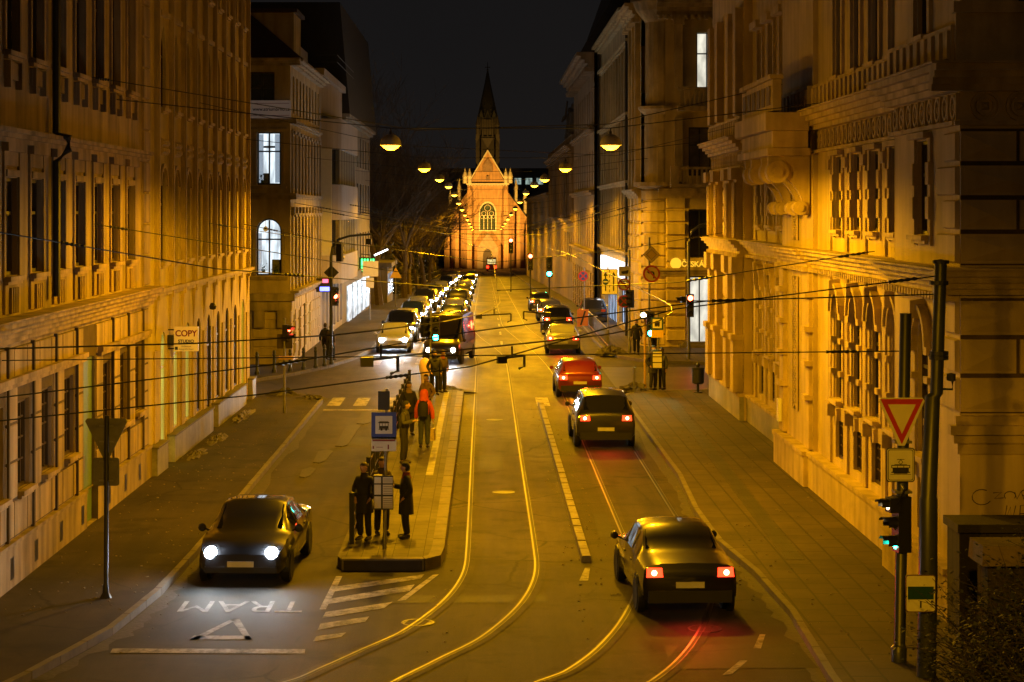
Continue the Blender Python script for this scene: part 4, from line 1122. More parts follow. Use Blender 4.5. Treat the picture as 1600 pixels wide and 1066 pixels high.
# pen scrawls on the smooth corner panel
M_SCR = mat('marker_scrawl', (.05, .035, .02), .7)
def scrawl(strokes, ox, oz, s):
    d = MB()
    for st in strokes: d.tube([(ox + x*s, 33.992, oz + z*s) for x, z in st], .008, 4)
    return d.build('wall_scrawl', M_SCR, ra)
arc = lambda cx, cz, rx, rz, a0, a1, n=12: [(cx + rx*math.cos(R(a0 + (a1-a0)*k/n)), cz + rz*math.sin(R(a0 + (a1-a0)*k/n))) for k in range(n+1)]
scrawl([arc(.3, .3, .28, .22, 60, 330), [(.62, .42), (.86, .44), (.66, .26), (.92, .28)], arc(1.1, .34, .16, .12, -40, 220), [(1.24, .44), (1.3, .24), (1.42, .46), (1.5, .24)], arc(1.75, .42, .35, .12, 160, -150)], 8.62, 2.15, .62)
scrawl([[(.0, .9), (-.1, .3), (.12, .85), (.16, .3), (.3, .9)], [(.42, .3), (.46, .9), (.72, .92)], [(.44, .62), (.66, .62)], arc(.98, .6, .2, .32, 40, 340), [(1.0, .58), (1.2, .58), (1.15, .3)], arc(.1, .1, .14, .3, 0, 300), [(.3, .15), (.8, -.25), (1.2, .2), (.3, .05)]], 9.25, 1.72, .52)
scrawl([[(0, .1), (.1, .2), (.2, .1)], arc(.5, .12, .1, .12, 0, 360), arc(.75, .12, .1, .12, 0, 360), [(.9, .3), (.95, 0), (1.05, .2)]], 8.6, 1.42, .5)

# ---- insurance corner building across the side street
M_IN = stucco('insurance_stucco', (.58, .46, .22), stain=.25)
M_IN2 = stucco('insurance_trim', (.55, .43, .21), scale=1.2)
XI = 8.5
ins = thing('insurance_building', 'grand corner building with balconies, columns and banded ground floor across the side street', 'building', (XI, 103, 0))
f = Facade(ins, 103.0, 'south')
ops = [(11.55, 1.15, .3, 3.9, None), (11.55, 1.2, 4.9, 7.5, None), (11.55, 1.2, 9.3, 11.9, None), (11.95, 1.15, 13.9, 17.0, None), (15, 1.15, 4.9, 7.5, None), (15, 1.2, 9.3, 11.9, None), (15, 1.2, 13.9, 17, None), (15, 1.3, .6, 3.6, None)]
f.wall('wall', 9.7, 24, -.3, 24, ops, depth=.35)
f.cells('rustication', 9.7, 20, .4, 8.2, ops[:2] + ops[4:5] + ops[7:], 0, .14, bl=.95, rows=11, gap=.09, d=.05, margin=.12)
cornice(f, 'cornice', 9.3, 24, 8.1, 8.6, .5); cornice(f, 'cornice', 9.3, 24, 3.95, 4.35, .25, steps=3)
f.box('balcony', 9.9, 16, 8.65, 8.85, 0, 1.1); f.box('balcony', 9.9, 16, 9.62, 9.75, .85, 1.1)
f.box('balcony', 10.3, 16, 12.75, 13.0, 0, 1.0); f.box('balcony', 10.3, 16, 13.85, 14.0, .8, 1.0)
for k in range(24): f.box('baluster', 10.0 + k*.25, 10.1 + k*.25, 8.86, 9.61, .92, 1.02); f.box('baluster', 10.4 + k*.24, 10.5 + k*.24, 13.01, 13.84, .85, .95)
for u in (10.1, 12.9): f.box('balcony', u - .22, u + .22, 8.86, 9.8, .8, 1.12)
for u in (10.4, 12.5, 13.2): f.box('column', u - .22, u + .22, 9.8, 12.4, 0, .3); f.box('column', u - .22, u + .22, 14.0, 17.4, 0, .3); f.box('column', u - .3, u + .3, 17.4, 17.9, 0, .4)
cornice(f, 'cornice', 9.2, 24, 17.9, 18.7, .9, dent=.35)
f.box('step', 10.4, 12.8, -.1, .13 + .14, 0, .9); f.box('step', 10.6, 12.6, -.1, .13 + .28, 0, .5)
f.done(dict(wall=M_IN, rustication=M_IN, cornice=M_IN2, balcony=M_IN2, baluster=M_IN2, column=M_IN2, step=M_CONC))
M_LITC = mat_litroom('warm_white_lit_room', (1.0, .95, .78), 1.0, (1, 1, .35), .55)
for k, o in enumerate(ops):
    lit = {0: M_LITC, 3: M_LITC}.get(k)
    f.window(o[0], o[2], o[1], o[3]-o[2], None, 'cross', M_FRAME_K, lit, label='bright white lit window' if lit else None)
f = Facade(ins, XI, 'west')
ops = [(y, 1.0, v, v + 2.6, None) for y in (106.2, 108.6, 111) for v in (4.9, 9.3, 13.9)]
f.wall('wall', 104.2, 112, -.3, 24, ops, depth=.35)
f.cells('rustication', 104.2, 112, .4, 8.2, ops[::3] + [(108.6, 1.6, .3, 3.2, None)], 0, .14, bl=.95, rows=11, gap=.09, d=.05)
cornice(f, 'cornice', 104.2, 112, 8.1, 8.6, .5); cornice(f, 'cornice', 104.2, 112, 17.9, 18.7, .9, dent=.35)
for y in (105, 107.4, 109.8): f.box('column', y - .2, y + .2, 8.7, 17.8, 0, .28)
f.done(dict(wall=M_IN, rustication=M_IN, cornice=M_IN2, column=M_IN2))
for o in ops: f.window(o[0], o[2], o[1], o[3]-o[2], None, 'cross', M_FRAME_K)
# rounded corner pier with banded drums
d = MB(); prof = []
for k in range(14):
    z0 = .2 + k * .6; prof += [(1.02, z0), (1.12, z0 + .05), (1.12, z0 + .5), (1.02, z0 + .55)]
prof = [(1.2, -.3), (1.2, .15)] + prof + [(1.55, 8.75), (1.55, 8.95), (.95, 8.96), (.95, 12.6), (1.3, 12.9), (1.3, 13.05), (.9, 13.06), (.9, 17.6), (1.4, 18.2), (1.6, 18.7), (.95, 18.72), (.95, 24)]
d.lathe(prof, (9.62, 104.1, 0), 20); d.build('corner_pier', M_IN2, ins)
d = MB(); d.box(XI + .5, 24, 103.6, 111.9, -.3, 24); d.build('building_body', M_IN, ins)
d = MB(); d.box(XI - .5, 24.5, 102.5, 112, 24.01, 24.5); d.build('eaves', M_IN2, ins)
d = MB(); d.box(13.3, 13.5, 102.6, 103.0, 0, 24); d.build('downpipe', M_IRON, ins)
# gilded lettering over the entrance
M_GILT = mat('lit_yellow_letters', (.7, .45, .05), .4, 0, .05, 3, emit=(1, .62, .04), estr=.85)
isg = thing('insurance_sign', 'yellow company lettering with a round emblem over the white lit entrance', 'sign', (10.6, 102.83, 4.6))
text_part('ČESKÁ POJIŠŤOVNA', 'sign_lettering', isg, M_GILT, .40, (10.55, 102.80, 4.55), (R(90), 0, 0), .02, align='LEFT', bold=.008)
d = MB(); d.lathe([(0, -.03), (.3, -.03), (.3, .03), (0, .03)], (10.25, 102.80, 4.6), 18, 'y'); d.build('sign_emblem', M_GILT, isg)
d = MB(); d.box(10.2, 12.9, 102.82, 102.87, 4.2, 4.26); d.build('sign_rail', M_IRON, isg)

# ---- tall plain-fronted building with the blue-white shop
M_SH = stucco('olive_stucco', (.36, .30, .16), stain=.3)
sh = thing('shop_building', 'long olive building with rows of narrow windows over a blue-white lit shop', 'building', (XI, 128, gz(128)))
f = Facade(sh, XI, 'west')
ops = [(y, 1.05, v, v + 2.5, None) for y in [114.0 + 2.45*k for k in range(11)] for v in (5.6, 9.6, 13.6)]
f.wall('wall', 112.05, 140, -2, 19.2, ops + [(117.5, 7.5, .4, 3.5, None), (129.5, 12.5, -.1, 3.3, None)], depth=.3)
for v in (4.7, 8.9, 12.9, 17.2): cornice(f, 'string_course', 112.05, 140, v, v + .3, .3, steps=2)
for y in [112.8 + 2.45*k for k in range(12)]: f.box('pilaster', y - .2, y + .2, 5.05, 17.1, 0, .14)
cornice(f, 'eaves', 112.05, 140, 18.8, 19.3, .7, steps=3)
f.done(dict(wall=M_SH, string_course=M_SH, pilaster=M_SH, eaves=M_SH))
for k, o in enumerate(ops): f.window(o[0], o[2], o[1], o[3]-o[2], None, 'tee', M_FRAME, M_LITDIM if k in (5, 27) else None)
M_LITS = mat_litroom('blue_white_shop_glow', (.50, .70, 1.0), 1.1, (1, .45, .5), .3)
M_LITS2 = mat_emit('blue_white_fascia', (.80, .90, 1.0), 1.8)
d = MB(); d.box(XI + .24, XI + .3, 113.75, 121.25, .4, 3.5); d.box(XI + .24, XI + .3, 123.25, 135.75, -.6, 3.3); d.build('shop_window', M_LITS, sh)
d = MB(); d.box(XI - .28, XI - .02, 113.5, 136.0, 3.35, 4.3); d.build('shop_fascia', M_LITS2, sh)
d = MB()
for k in range(5): d.box(XI + .18, XI + .235, 115 + k*1.5, 115.07 + k*1.5, .4, 3.5)
for k in range(8): d.box(XI + .18, XI + .235, 124.5 + k*1.5, 124.57 + k*1.5, -.5, 3.3)
d.build('mullion', M_FRAME_K, sh)
d = MB(); d.box(XI + .32, 24, 112.05, 140, -3, 19.2); d.build('building_body', M_SH, sh)
d = MB(); d.extrude([(XI - .6, 19.31), (24, 19.31), (20, 24), (12.5, 24)], lambda p: (p[0], 112.05, p[1]), lambda p: (p[0], 140, p[1])); d.build('roof', MATS['black_slate'], sh)
d = MB(); d.tube([(XI - .2, 112.3, 19), (XI - .2, 112.3, 0)], .09, 6); d.tube([(XI - .2, 139.6, 19), (XI - .2, 139.6, -.4)], .09, 6); d.build('downpipe', M_IRON, sh)

# ---- mansard building, then the lower one with roof statues
M_MN = stucco('brown_stone', (.26, .19, .12), stain=.35)
mn = thing('mansard_building', 'dark brown stone building under a high mansard roof with heavy eaves', 'building', (XI, 156, gz(156)))
f = Facade(mn, XI - .5, 'west')
ops = [(y, 1.2, v, v + 2.7, None) for y in [142.6 + 3.4*k for k in range(9)] for v in (4.6, 9.2, 13.8)]
f.wall('wall', 140.05, 172, -3, 19.0, ops, depth=.35)
f.cells('rustication', 140.05, 172, -1, 4.1, [(y, 1.5, -1, 2.6, None) for y in [142.6 + 3.4*k for k in range(9)]], 0, .12, bl=1.2, rows=8)
for v in (4.1, 8.6, 13.2): cornice(f, 'string_course', 140.05, 172, v, v + .35, .4, steps=2)
cornice(f, 'eaves', 140.0, 172, 17.9, 19.0, 1.3, dent=.6)
f.done(dict(wall=M_MN, rustication=M_MN, string_course=M_MN, eaves=M_MN))
for o in ops: f.window(o[0], o[2], o[1], o[3]-o[2], None, 'cross', M_FRAME)
d = MB(); d.box(XI - .18, 26, 140.05, 172, -4, 19.0); d.build('building_body', M_MN, mn)
d = MB(); d.extrude([(XI - 1.5, 19.02), (26, 19.02), (26, 27), (XI + 2.2, 27), (XI + .6, 22.5)], lambda p: (p[0], 140.0, p[1]), lambda p: (p[0], 172, p[1])); d.build('roof', MATS['black_slate'], mn)
st = thing('statue_building', 'lower ochre and brown building with stone figures on its parapet', 'building', (XI, 190, gz(190)))
f = Facade(st, XI - .4, 'west')
ops = [(y, 1.4, v, v + 2.8, None) for y in [175 + 4*k for k in range(15)] for v in (2.6, 7.4)]
f.wall('wall', 172.05, 236, -5, 13.4, ops, depth=.35)
cornice(f, 'eaves', 172.05, 236, 12.8, 13.4, .9, dent=.6); cornice(f, 'string_course', 172.05, 236, 6.3, 6.7, .4, steps=2)
for y in [173 + 4*k for k in range(16)]: f.box('pilaster', y - .4, y + .4, 6.72, 12.7, 0, .3)
f.done(dict(wall=M_MN, eaves=M_MN, string_course=M_MN, pilaster=M_MN))
for o in ops: f.window(o[0], o[2], o[1], o[3]-o[2], None, 'cross', M_FRAME)
d = MB(); d.box(XI, 30, 172.05, 236, -6, 13.4); d.build('building_body', M_MN, st)
d = MB(); d.box(XI - .7, XI + .2, 172.05, 236, 13.41, 14.3); d.build('parapet', M_MN, st)
M_STAT = mat('dark_statue_stone', (.06, .055, .05), .8, 0, .3, 3)
def statue(y, hgt, arm, label):
    s = thing('roof_statue', label, 'statue', (XI - .3, y, 14.3), 'stone figures on the parapet')
    d = MB(); x = XI - .3
    d.lathe([(.55, 0), (.55, .3), (.42, .34), (.5, .5), (.42, 1.1), (.34, 1.5), (.42, 1.9), (.46, 2.2), (.2, 2.42), (.15, 2.5), (.22, 2.62), (.24, 2.8), (.15, 3.0), (0, 3.05)], (x, y, 14.3), 12)
    d.build('figure', M_STAT, s, smooth=True)
    d = MB(); d.tube([(x - .4, y, 16.4), (x - .75, y - .1, 16.0), (x - .6, y - .3, 16.6 + arm)], [.14, .11, .08], 7); d.tube([(x + .4, y, 16.4), (x + .6, y, 15.8), (x + .3, y - .3, 15.5)], [.14, .11, .08], 7); d.build('arm', M_STAT, s)
statue(176.5, 3, .9, 'stone roof figure with raised arm on the parapet of the brown building')
statue(184.0, 3, -.1, 'stone roof figure with lowered arm, further along the brown parapet')
lw = thing('row_house', 'plain long brown row house between the statue building and the church square', 'building', (XI, 300, gz(300)))
f = Facade(lw, XI - .3, 'west')
ops = [(y, 1.5, v, v + 2.4, None) for y in [240 + 6*k for k in range(22)] for v in (-1.0, 3.2, 6.8)]
f.wall('wall', 236.05, 372, -8, 9.6, ops, depth=.3); cornice(f, 'eaves', 236.05, 372, 9.2, 9.7, .6, steps=2); f.done(dict(wall=M_MN, eaves=M_MN))
for o in ops[::2]: f.window(o[0], o[2], o[1], o[3]-o[2], None, 'plain', M_FRAME)
d = MB(); d.box(XI, 30, 236.05, 372, -9, 9.6); d.build('building_body', M_MN, lw)
d = MB(); d.extrude([(XI - .8, 9.72), (30, 9.72), (22, 15), (16, 15)], lambda p: (p[0], 236.05, p[1]), lambda p: (p[0], 372, p[1])); d.build('roof', MATS['black_slate'], lw)

# ---- rough stone wall and pier by the bridge steps
M_RUB = mat_paving('rubble_masonry', (.034, .027, .018), .55, .3, (.012, .010, .008), rough=.9, msize=.03)
wl = thing('stone_wall', 'low rough stone wall with flat coping in front of the palace corner', 'wall', (12, 33, 0))
d = MB(); d.box(8.05, 24, 32.55, 33.4, -.2, 1.95); d.build('masonry', M_RUB, wl)
d = MB()
for k in range(9): d.box(8.0 + k*1.6, 9.58 + k*1.6, 32.45, 33.5, 1.96, 2.1)
d.build('coping', mat('dark_coping', (.028, .023, .016), .85, 0, .4, 4, .5), wl)
pr = thing('stone_pier', 'square stone pier with a pale concrete cap beside the dark bush', 'pier', (8.6, 29.6, 0))
d = MB(); d.box(7.6, 10.2, 29.0, 29.6, -.2, 2.05); d.build('masonry', M_RUB, pr)
d = MB(); d.taper(7.48, 10.35, 28.85, 29.7, 2.06, 2.36, .02); d.build('cap', mat('pale_cap', (.12, .09, .055), .8, 0, .35, 3, .4), pr)
# ================================================================== CHURCH AND THE FAR END OF THE STREET
M_BRK = mat_paving('red_brick', (.40, .20, .115), .5, .16, (.22, .14, .10), rough=.85, msize=.02)
M_BRK = mat('church_brick', (.38, .205, .085), .85, 0, .22, .8, .3, 6, stain=.3)
M_STN = mat('church_stone', (.48, .40, .28), .8, 0, .2, 1.2)
M_SLT = mat('church_slate', (.014, .013, .014), .6, 0, .3, 1)
CX, CY, CZ = .83, 500.0, gz(500)
ch = thing('church', 'floodlit red brick gothic church with traceried window and slender dark spire closing the street', 'church', (CX, CY, CZ))
def cfun(x, y, z): return (CX + x, CY - y, z)        # local: y towards the camera
d = MB(); d.T = cfun
# nave front with its pointed window opening
W, zt = 5.3, 14.6
def parch(hw, z0, zs, n=9):
    pts = [(-hw, z0), (hw, z0), (hw, zs)]
    for k in range(1, n): t = k / n; pts.append((hw * math.cos(PI/2*t), zs + 1.45*hw*math.sin(PI/2*t)**.9))
    pts.append((0, zs + 1.45*hw))
    for k in range(n-1, 0, -1): t = k / n; pts.append((-hw * math.cos(PI/2*t), zs + 1.45*hw*math.sin(PI/2*t)**.9))
    pts.append((-hw, zs)); return pts
win = parch(2.25, 2.2, 6.6)
rim = [(-W, CZ - 1), (W, CZ - 1), (W, zt), (-W, zt)]
d.face([(-W, 0, CZ-1), (W, 0, CZ-1), (W, 0, 2.2), (-W, 0, 2.2)])
d.face([(-W, 0, 2.2), (-2.25, 0, 2.2), (-2.25, 0, zt), (-W, 0, zt)]); d.face([(2.25, 0, 2.2), (W, 0, 2.2), (W, 0, zt), (2.25, 0, zt)])
top = win[2:]
for p, q in zip(top, top[1:]): d.face([(p[0], 0, p[1]), (q[0], 0, q[1]), (q[0], 0, zt), (p[0], 0, zt)])
for p, q in zip(win, win[1:] + win[:1]): d.face([(p[0], 0, p[1]), (q[0], 0, q[1]), (q[0], -.8, q[1]), (p[0], -.8, p[1])])
d.extrude([(-4.7, zt), (4.7, zt), (0, 22.9)], lambda p: (p[0], .0, p[1]), lambda p: (p[0], -1.0, p[1]))
d.box(-W, W, -42, -1.2, CZ - 1, zt)
d.build('wall', M_BRK, ch)
d = MB(); d.T = cfun
d.extrude([(-W - .2, zt + .4), (W + .2, zt + .4), (0, 22.2)], lambda p: (p[0], -1.05, p[1]), lambda p: (p[0], -42, p[1]))
for s in (-1, 1):
    d.extrude([(s*5.35, 12.4), (s*10.9, 5.2), (s*10.9, 4.9), (s*5.35, 12.0)], lambda p: (p[0], -1.4, p[1]), lambda p: (p[0], -40, p[1]))
d.build('roof', M_SLT, ch)
d = MB(); d.T = cfun                                   # side aisles and stepped buttresses
for s in (-1, 1):
    d.extrude([(s*5.35, CZ - 1), (s*10.6, CZ - 1), (s*10.6, 5.2), (s*5.35, 12.2)], lambda p: (p[0], -.9, p[1]), lambda p: (p[0], -40, p[1]))
    for (x, w, z1, o) in ((4.75, .62, 12.2, 1.3), (8.0, .5, 6.8, .5), (10.6, .7, 3.6, .8)):
        d.box(s*x - w, s*x + w, .02, o, CZ - 1, z1 * .5); d.box(s*x - w*.9, s*x + w*.9, .02, o*.7, z1*.5, z1)
        d.extrude([(s*x - w*.9, z1), (s*x + w*.9, z1), (s*x, z1 + 1.5)], lambda p: (p[0], .02, p[1]), lambda p, o=o: (p[0], o*.7, p[1]))
d.build('aisle', M_BRK, ch)
d = MB(); d.T = cfun
d.box(-W - .3, W + .3, .02, .45, zt - .35, zt + .05)
for k in range(26): d.box(-5.2 + k*.4, -5.0 + k*.4, .02, .32, zt - .7, zt - .36)
for s in (-1, 1):
    d.extrude([(s*4.9, zt + .05), (s*5.2, zt + .05), (0.12*s, 23.3), (0, 23.3), (0, 22.75)], lambda p: (p[0], .05, p[1]), lambda p: (p[0], .4, p[1]))
    for x in (5.9, 4.7):
        d.lathe([(.55, 0), (.55, 1.6), (.7, 1.7), (.0, 4.0)], (s*x, .2, zt + .05), 6)
    for x in (7.4, 9.8): d.lathe([(.45, 0), (.45, 3.5), (.6, 3.6), (.0, 6.5)], (s*x, -3, 12.5 - abs(x-5)*1.2), 6)
d.build('stone_trim', M_STN, ch)
d = MB(); d.T = cfun                                   # tracery
for r0, w_ in ((1.0, .0), (.88, 0)):
    w2 = parch(2.25*r0, 2.2 + (1-r0)*2, 6.6)
o_, i_ = parch(2.3, 2.2, 6.6), parch(1.98, 2.45, 6.6)
for k in range(len(o_)):
    k2 = (k+1) % len(o_); d.face([(o_[k][0], .1, o_[k][1]), (o_[k2][0], .1, o_[k2][1]), (i_[k2][0], .1, i_[k2][1]), (i_[k][0], .1, i_[k][1])])
    d.face([(i_[k][0], .1, i_[k][1]), (i_[k2][0], .1, i_[k2][1]), (i_[k2][0], -.4, i_[k2][1]), (i_[k][0], -.4, i_[k][1])])
for x in (-1.0, 0, 1.0): d.box(x - .1, x + .1, -.35, -.1, 2.4, 6.3 if x else 7.2)
def ringo(cx, cz, r, t=.13, n=16):
    for k in range(n):
        a0, a1 = 2*PI*k/n, 2*PI*(k+1)/n
        d.extrude([(cx + r*math.cos(a0), cz + r*math.sin(a0)), (cx + r*math.cos(a1), cz + r*math.sin(a1)), (cx + (r+t)*math.cos(a1), cz + (r+t)*math.sin(a1)), (cx + (r+t)*math.cos(a0), cz + (r+t)*math.sin(a0))], lambda p: (p[0], -.35, p[1]), lambda p: (p[0], -.08, p[1]))
ringo(0, 8.2, .75); ringo(-1.0, 6.8, .5); ringo(1.0, 6.8, .5)
for x in (-1.5, -.5, .5, 1.5): ringo(x, 5.9, .36, .1, 10)
d.build('tracery', M_STN, ch)
d = MB(); d.T = cfun; d.extrude(parch(2.0, 2.4, 6.6), lambda p: (p[0], -.5, p[1]), lambda p: (p[0], -.6, p[1])); d.build('window', mat('leaded_glass', (.05, .065, .04), .25, 0, .5, 1.5), ch)
d = MB(); d.T = cfun
d.extrude([(-2.7, CZ - .5), (2.7, CZ - .5), (2.7, -2.0), (0, 1.8), (-2.7, -2.0)], lambda p: (p[0], .02, p[1]), lambda p: (p[0], 1.6, p[1]))
d.build('portal', MATS['niche_stone2'] if 'niche_stone2' in MATS else mat('niche_stone2', (.22, .15, .09), .8, 0, .3, 1.5), ch)
d = MB(); d.T = cfun
d.extrude(parch(1.2, CZ - .4, -4.2), lambda p: (p[0], 1.61, p[1]), lambda p: (p[0], 1.66, p[1])); d.build('door', mat('oak_door', (.04, .022, .012), .7), ch)
d = MB(); d.T = cfun
d.extrude([(-1.2, 17.6), (1.2, 17.6), (1.2, 19.2), (0, 21.0), (-1.2, 19.2)], lambda p: (p[0], .03, p[1]), lambda p: (p[0], .3, p[1])); ringo(0, 18.4, .55, .2)
d.box(-.3, .3, .03, .3, 15.4, 16.5)
d.build('gable_niche', mat('niche_stone', (.2, .12, .07), .8, 0, .3, 1.5), ch)
# tower and spire
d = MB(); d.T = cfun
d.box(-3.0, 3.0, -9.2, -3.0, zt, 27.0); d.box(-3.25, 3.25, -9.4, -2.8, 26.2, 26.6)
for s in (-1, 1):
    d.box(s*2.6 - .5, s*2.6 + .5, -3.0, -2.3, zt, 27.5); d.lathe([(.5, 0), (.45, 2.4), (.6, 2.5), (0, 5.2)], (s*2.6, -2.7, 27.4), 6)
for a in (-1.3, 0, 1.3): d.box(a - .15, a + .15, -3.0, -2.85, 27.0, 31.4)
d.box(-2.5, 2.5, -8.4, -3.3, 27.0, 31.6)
d.build('tower', mat('dark_brick', (.03, .022, .016), .85, 0, .25, .8, .3, 6), ch)  # tower brick coloured darker to stand for floodlight not reaching it
d = MB(); d.T = cfun
d.lathe([(2.9, 0), (2.75, .4), (1.75, 5.2), (.85, 9.4), (.18, 13.0), (.28, 13.2), (.1, 13.4), (.06, 15.2), (0, 15.3)], (0, -5.8, 31.4), 8)
d.box(-.7, .7, -5.9, -5.75, 45.2, 45.38)
for k in range(10):
    r_ = 2.6 - k*.245; z_ = 32 + k*1.1
    for a in range(8):
        d.lathe([(0, -.16), (.16, 0), (0, .16)], (r_*math.cos(PI/4*a + .39), -5.8 + r_*math.sin(PI/4*a + .39), z_), 4)
for s in (-1, 0, 1): d.extrude([(s*1.7 - .75, 31.6), (s*1.7 + .75, 31.6), (s*1.7, 34.0)], lambda p: (p[0], -3.3, p[1]), lambda p: (p[0], -4.2, p[1]))
d.build('spire', M_SLT, ch)
# floodlights on the church square
def spot(name, parent, loc, aim, power, color, angle, blend=.3, radius=.15):
    l = bpy.data.lights.new(name, 'SPOT'); l.energy = power; l.color = color; l.spot_size = R(angle); l.spot_blend = blend; l.shadow_soft_size = radius
    o = bpy.data.objects.new(name, l); col.objects.link(o)
    o.rotation_euler = (Vector(aim) - Vector(loc)).to_track_quat('-Z', 'Y').to_euler()
    if parent is not None: o.parent = parent; o.location = Vector(loc) - root_loc(parent)
    else: o.location = loc
    return o
M_LENS_O = mat_emit('floodlight_lens', (1, .7, .35), 6)
for k, (x, lab) in enumerate(((-15, 'squat floodlight on the lawn before the church, on its tree lined side'), (17, 'squat floodlight on the lawn before the church, on the row house side'))):
    fl = thing('floodlight', lab, 'floodlight', (x, 476, gz(476)), 'church floodlights')
    z = gz(476)
    d = MB(); d.box(x - .5, x + .5, 475.6, 476.2, z + .3, z + 1.0); d.build('housing', M_IRON, fl)
    d = MB(); d.box(x - .42, x + .42, 476.21, 476.24, z + .36, z + .94); d.build('lens', M_LENS_O, fl)
    d = MB(); d.box(x - .1, x + .1, 475.8, 476.0, z - .1, z + .3); d.build('foot', M_IRON, fl)
    spot('beam', fl, (x, 476.6, z + .8), (CX - x*.05, 499, 8), 105000, (1, .53, .08), 66, .8, .3)
bk = thing('institute_block', 'long dark flat roofed block with two lit top windows behind the church', 'building', (5, 560, CZ))
d = MB(); d.box(-22, 40, 560, 575, CZ - 2, 19.2); d.box(-22.5, 40.5, 559.5, 575, 19.21, 19.9); d.build('wall', M_DK, bk)
M_LITF = mat_litroom('pale_far_window', (.70, .95, .85), .55, (1, 1, .3), .3)
for j, v in enumerate((15.2, 11.6, 8.0, 4.4)):
    for k in range(19):
        x = -20 + k * 3.2; lit = j == 0 and k in (9, 10, 11)
        d = MB(); d.box(x, x + 1.9, 559.9, 559.99, v, v + 1.8); o = d.build('window', M_LITF if lit else M_GLASSD, bk)
        if lit: o['label'] = 'pale lit top floor window'

# ---- bare winter trees in the park
M_BARK = mat('dark_bark', (.12, .09, .055), .9, 0, .35, 5, .6, 14)
def bare_tree(x, y, hgt, spread, label, seed, group='bare trees along the dark park'):
    rnd = random.Random(seed); z0 = gz(y) + (.13)
    t = thing('bare_tree', label, 'tree', (x, y, z0), group)
    T, C = MB(), MB()
    def branch(p, d, ln, r, depth):
        n = 4 if depth < 2 else 3; pts = [p]; rs = [r]; q = p
        for k in range(n):
            d = (d + Vector((rnd.uniform(-.2, .2), rnd.uniform(-.2, .2), rnd.uniform(-.05, .16)))).normalized(); q = q + d * (ln / n); pts.append(q); rs.append(r * (1 - .55 * (k+1)/n))
        (T if depth < 2 else C).tube(pts, rs, 6 if depth < 2 else (4 if depth < 4 else 3), cap=False)
        if depth >= 5: return
        nb = (5, 5, 5, 4, 4)[depth]
        for k in range(nb):
            i = rnd.randint(1 if depth else 2, n); a = rnd.uniform(0, 2*PI); tilt = rnd.uniform(.4, 1.0)
            nd = (d + Vector((math.cos(a), math.sin(a), rnd.uniform(-.15, .3))) * tilt * spread).normalized()
            branch(pts[i], nd, ln * rnd.uniform(.58, .82), max(.014, rs[i] * .66), depth + 1)
    branch(Vector((x, y, z0 - .2)), Vector((0, 0, 1)), hgt * .36, hgt * .019, 0)
    T.build('trunk', M_BARK, t, recalc=False); C.build('crown', M_BARK, t, recalc=False)
    return t
bare_tree(-8.9, 163, 21, 1.0, 'tallest bare tree rising beside the steep roofed building', 3)
bare_tree(-10.5, 184, 17, 1.0, 'bare tree behind the kiosk roof, in the dark park', 5)
bare_tree(-8.0, 205, 16, 1.0, 'bare tree over the pavement just past the kiosk', 11)
bare_tree(-9.5, 232, 15, 1.05, 'bushy bare tree in the middle of the park edge', 13)
bare_tree(-8.6, 262, 15, 1.0, 'slim bare tree under the middle street lamps', 17)
bare_tree(-10.5, 300, 17, 1.0, 'bare tree with dense crown towards the church', 19)
bare_tree(-9.5, 345, 15, 1.0, 'bare tree catching lamplight in front of the church aisle', 23)
bare_tree(-11, 395, 15, 1.0, 'last bare tree before the church square', 29)
bare_tree(-17, 170, 22, 1.0, 'bare tree showing over the roof of the steep roofed building', 31)
bare_tree(-20, 215, 22, 1.1, 'wide bare tree deep inside the dark park', 37)
bare_tree(-21, 127, 26, .9, 'bare treetop showing above the dormer roof', 41)
bare_tree(-7.6, 222, 17, 1.1, 'bare tree leaning over the pavement before the middle lamps', 43)
bare_tree(-7.8, 248, 18, 1.1, 'tall bare tree between the bushy one and the slim one', 47)
bare_tree(-8.2, 283, 18, 1.1, 'tall bare tree just beyond the slim one', 53)
bare_tree(-8.6, 322, 19, 1.1, 'broad bare tree past the dense crown', 59)
bare_tree(-9.6, 372, 19, 1.1, 'bare tree partly covering the church aisle', 61)
bare_tree(-10.6, 430, 18, 1.1, 'bare tree standing at the near edge of the church square', 67)
bare_tree(-7.9, 190, 19, 1.1, 'tall bare tree next to the kiosk', 71)
# evergreen undergrowth that closes the park
M_LEAF = mat('dark_evergreen', (.05, .05, .022), .8, 0, .5, 1.2)
d = MB(); rnd = random.Random(5)
for k in range(5200):
    y = rnd.uniform(182, 420); x = -9.5 - abs(rnd.gauss(0, 5)); h = rnd.random() ** 1.3 * (5.5 + 2.5 * math.sin(y * .13) + 1.6 * math.sin(y * .41)); z = gz(y) + .1 + h
    a, b, s = rnd.uniform(0, 6.28), rnd.uniform(-1, 1), rnd.uniform(.25, .6)
    u = Vector((math.cos(a), math.sin(a), b * .6)) * s; v = Vector((-math.sin(a) * .5, math.cos(a) * .5, 1)).normalized() * s * .7; c = Vector((x, y, z))
    d.face([c - u, c - v, c + u, c + v])
tag(d.build('undergrowth', M_LEAF, recalc=False), 'dark evergreen undergrowth filling the park behind the bare trees', 'undergrowth', kind='stuff')
d = MB()
for k in range(60):
    d.box(-8.3, -8.25, 186 + k*3.0, 186.05 + k*3.0, gz(186+k*3) + .1, gz(186+k*3) + 1.6)
for z in (.5, 1.4):
    for k in range(20): d.tube([(-8.28, 186 + 9*k, gz(186+9*k) + z), (-8.28, 195 + 9*k, gz(195+9*k) + z)], .03, 4)
tag(d.build('park_fence', M_IRON), 'thin iron fence along the dark park beyond the kiosk', 'fence')
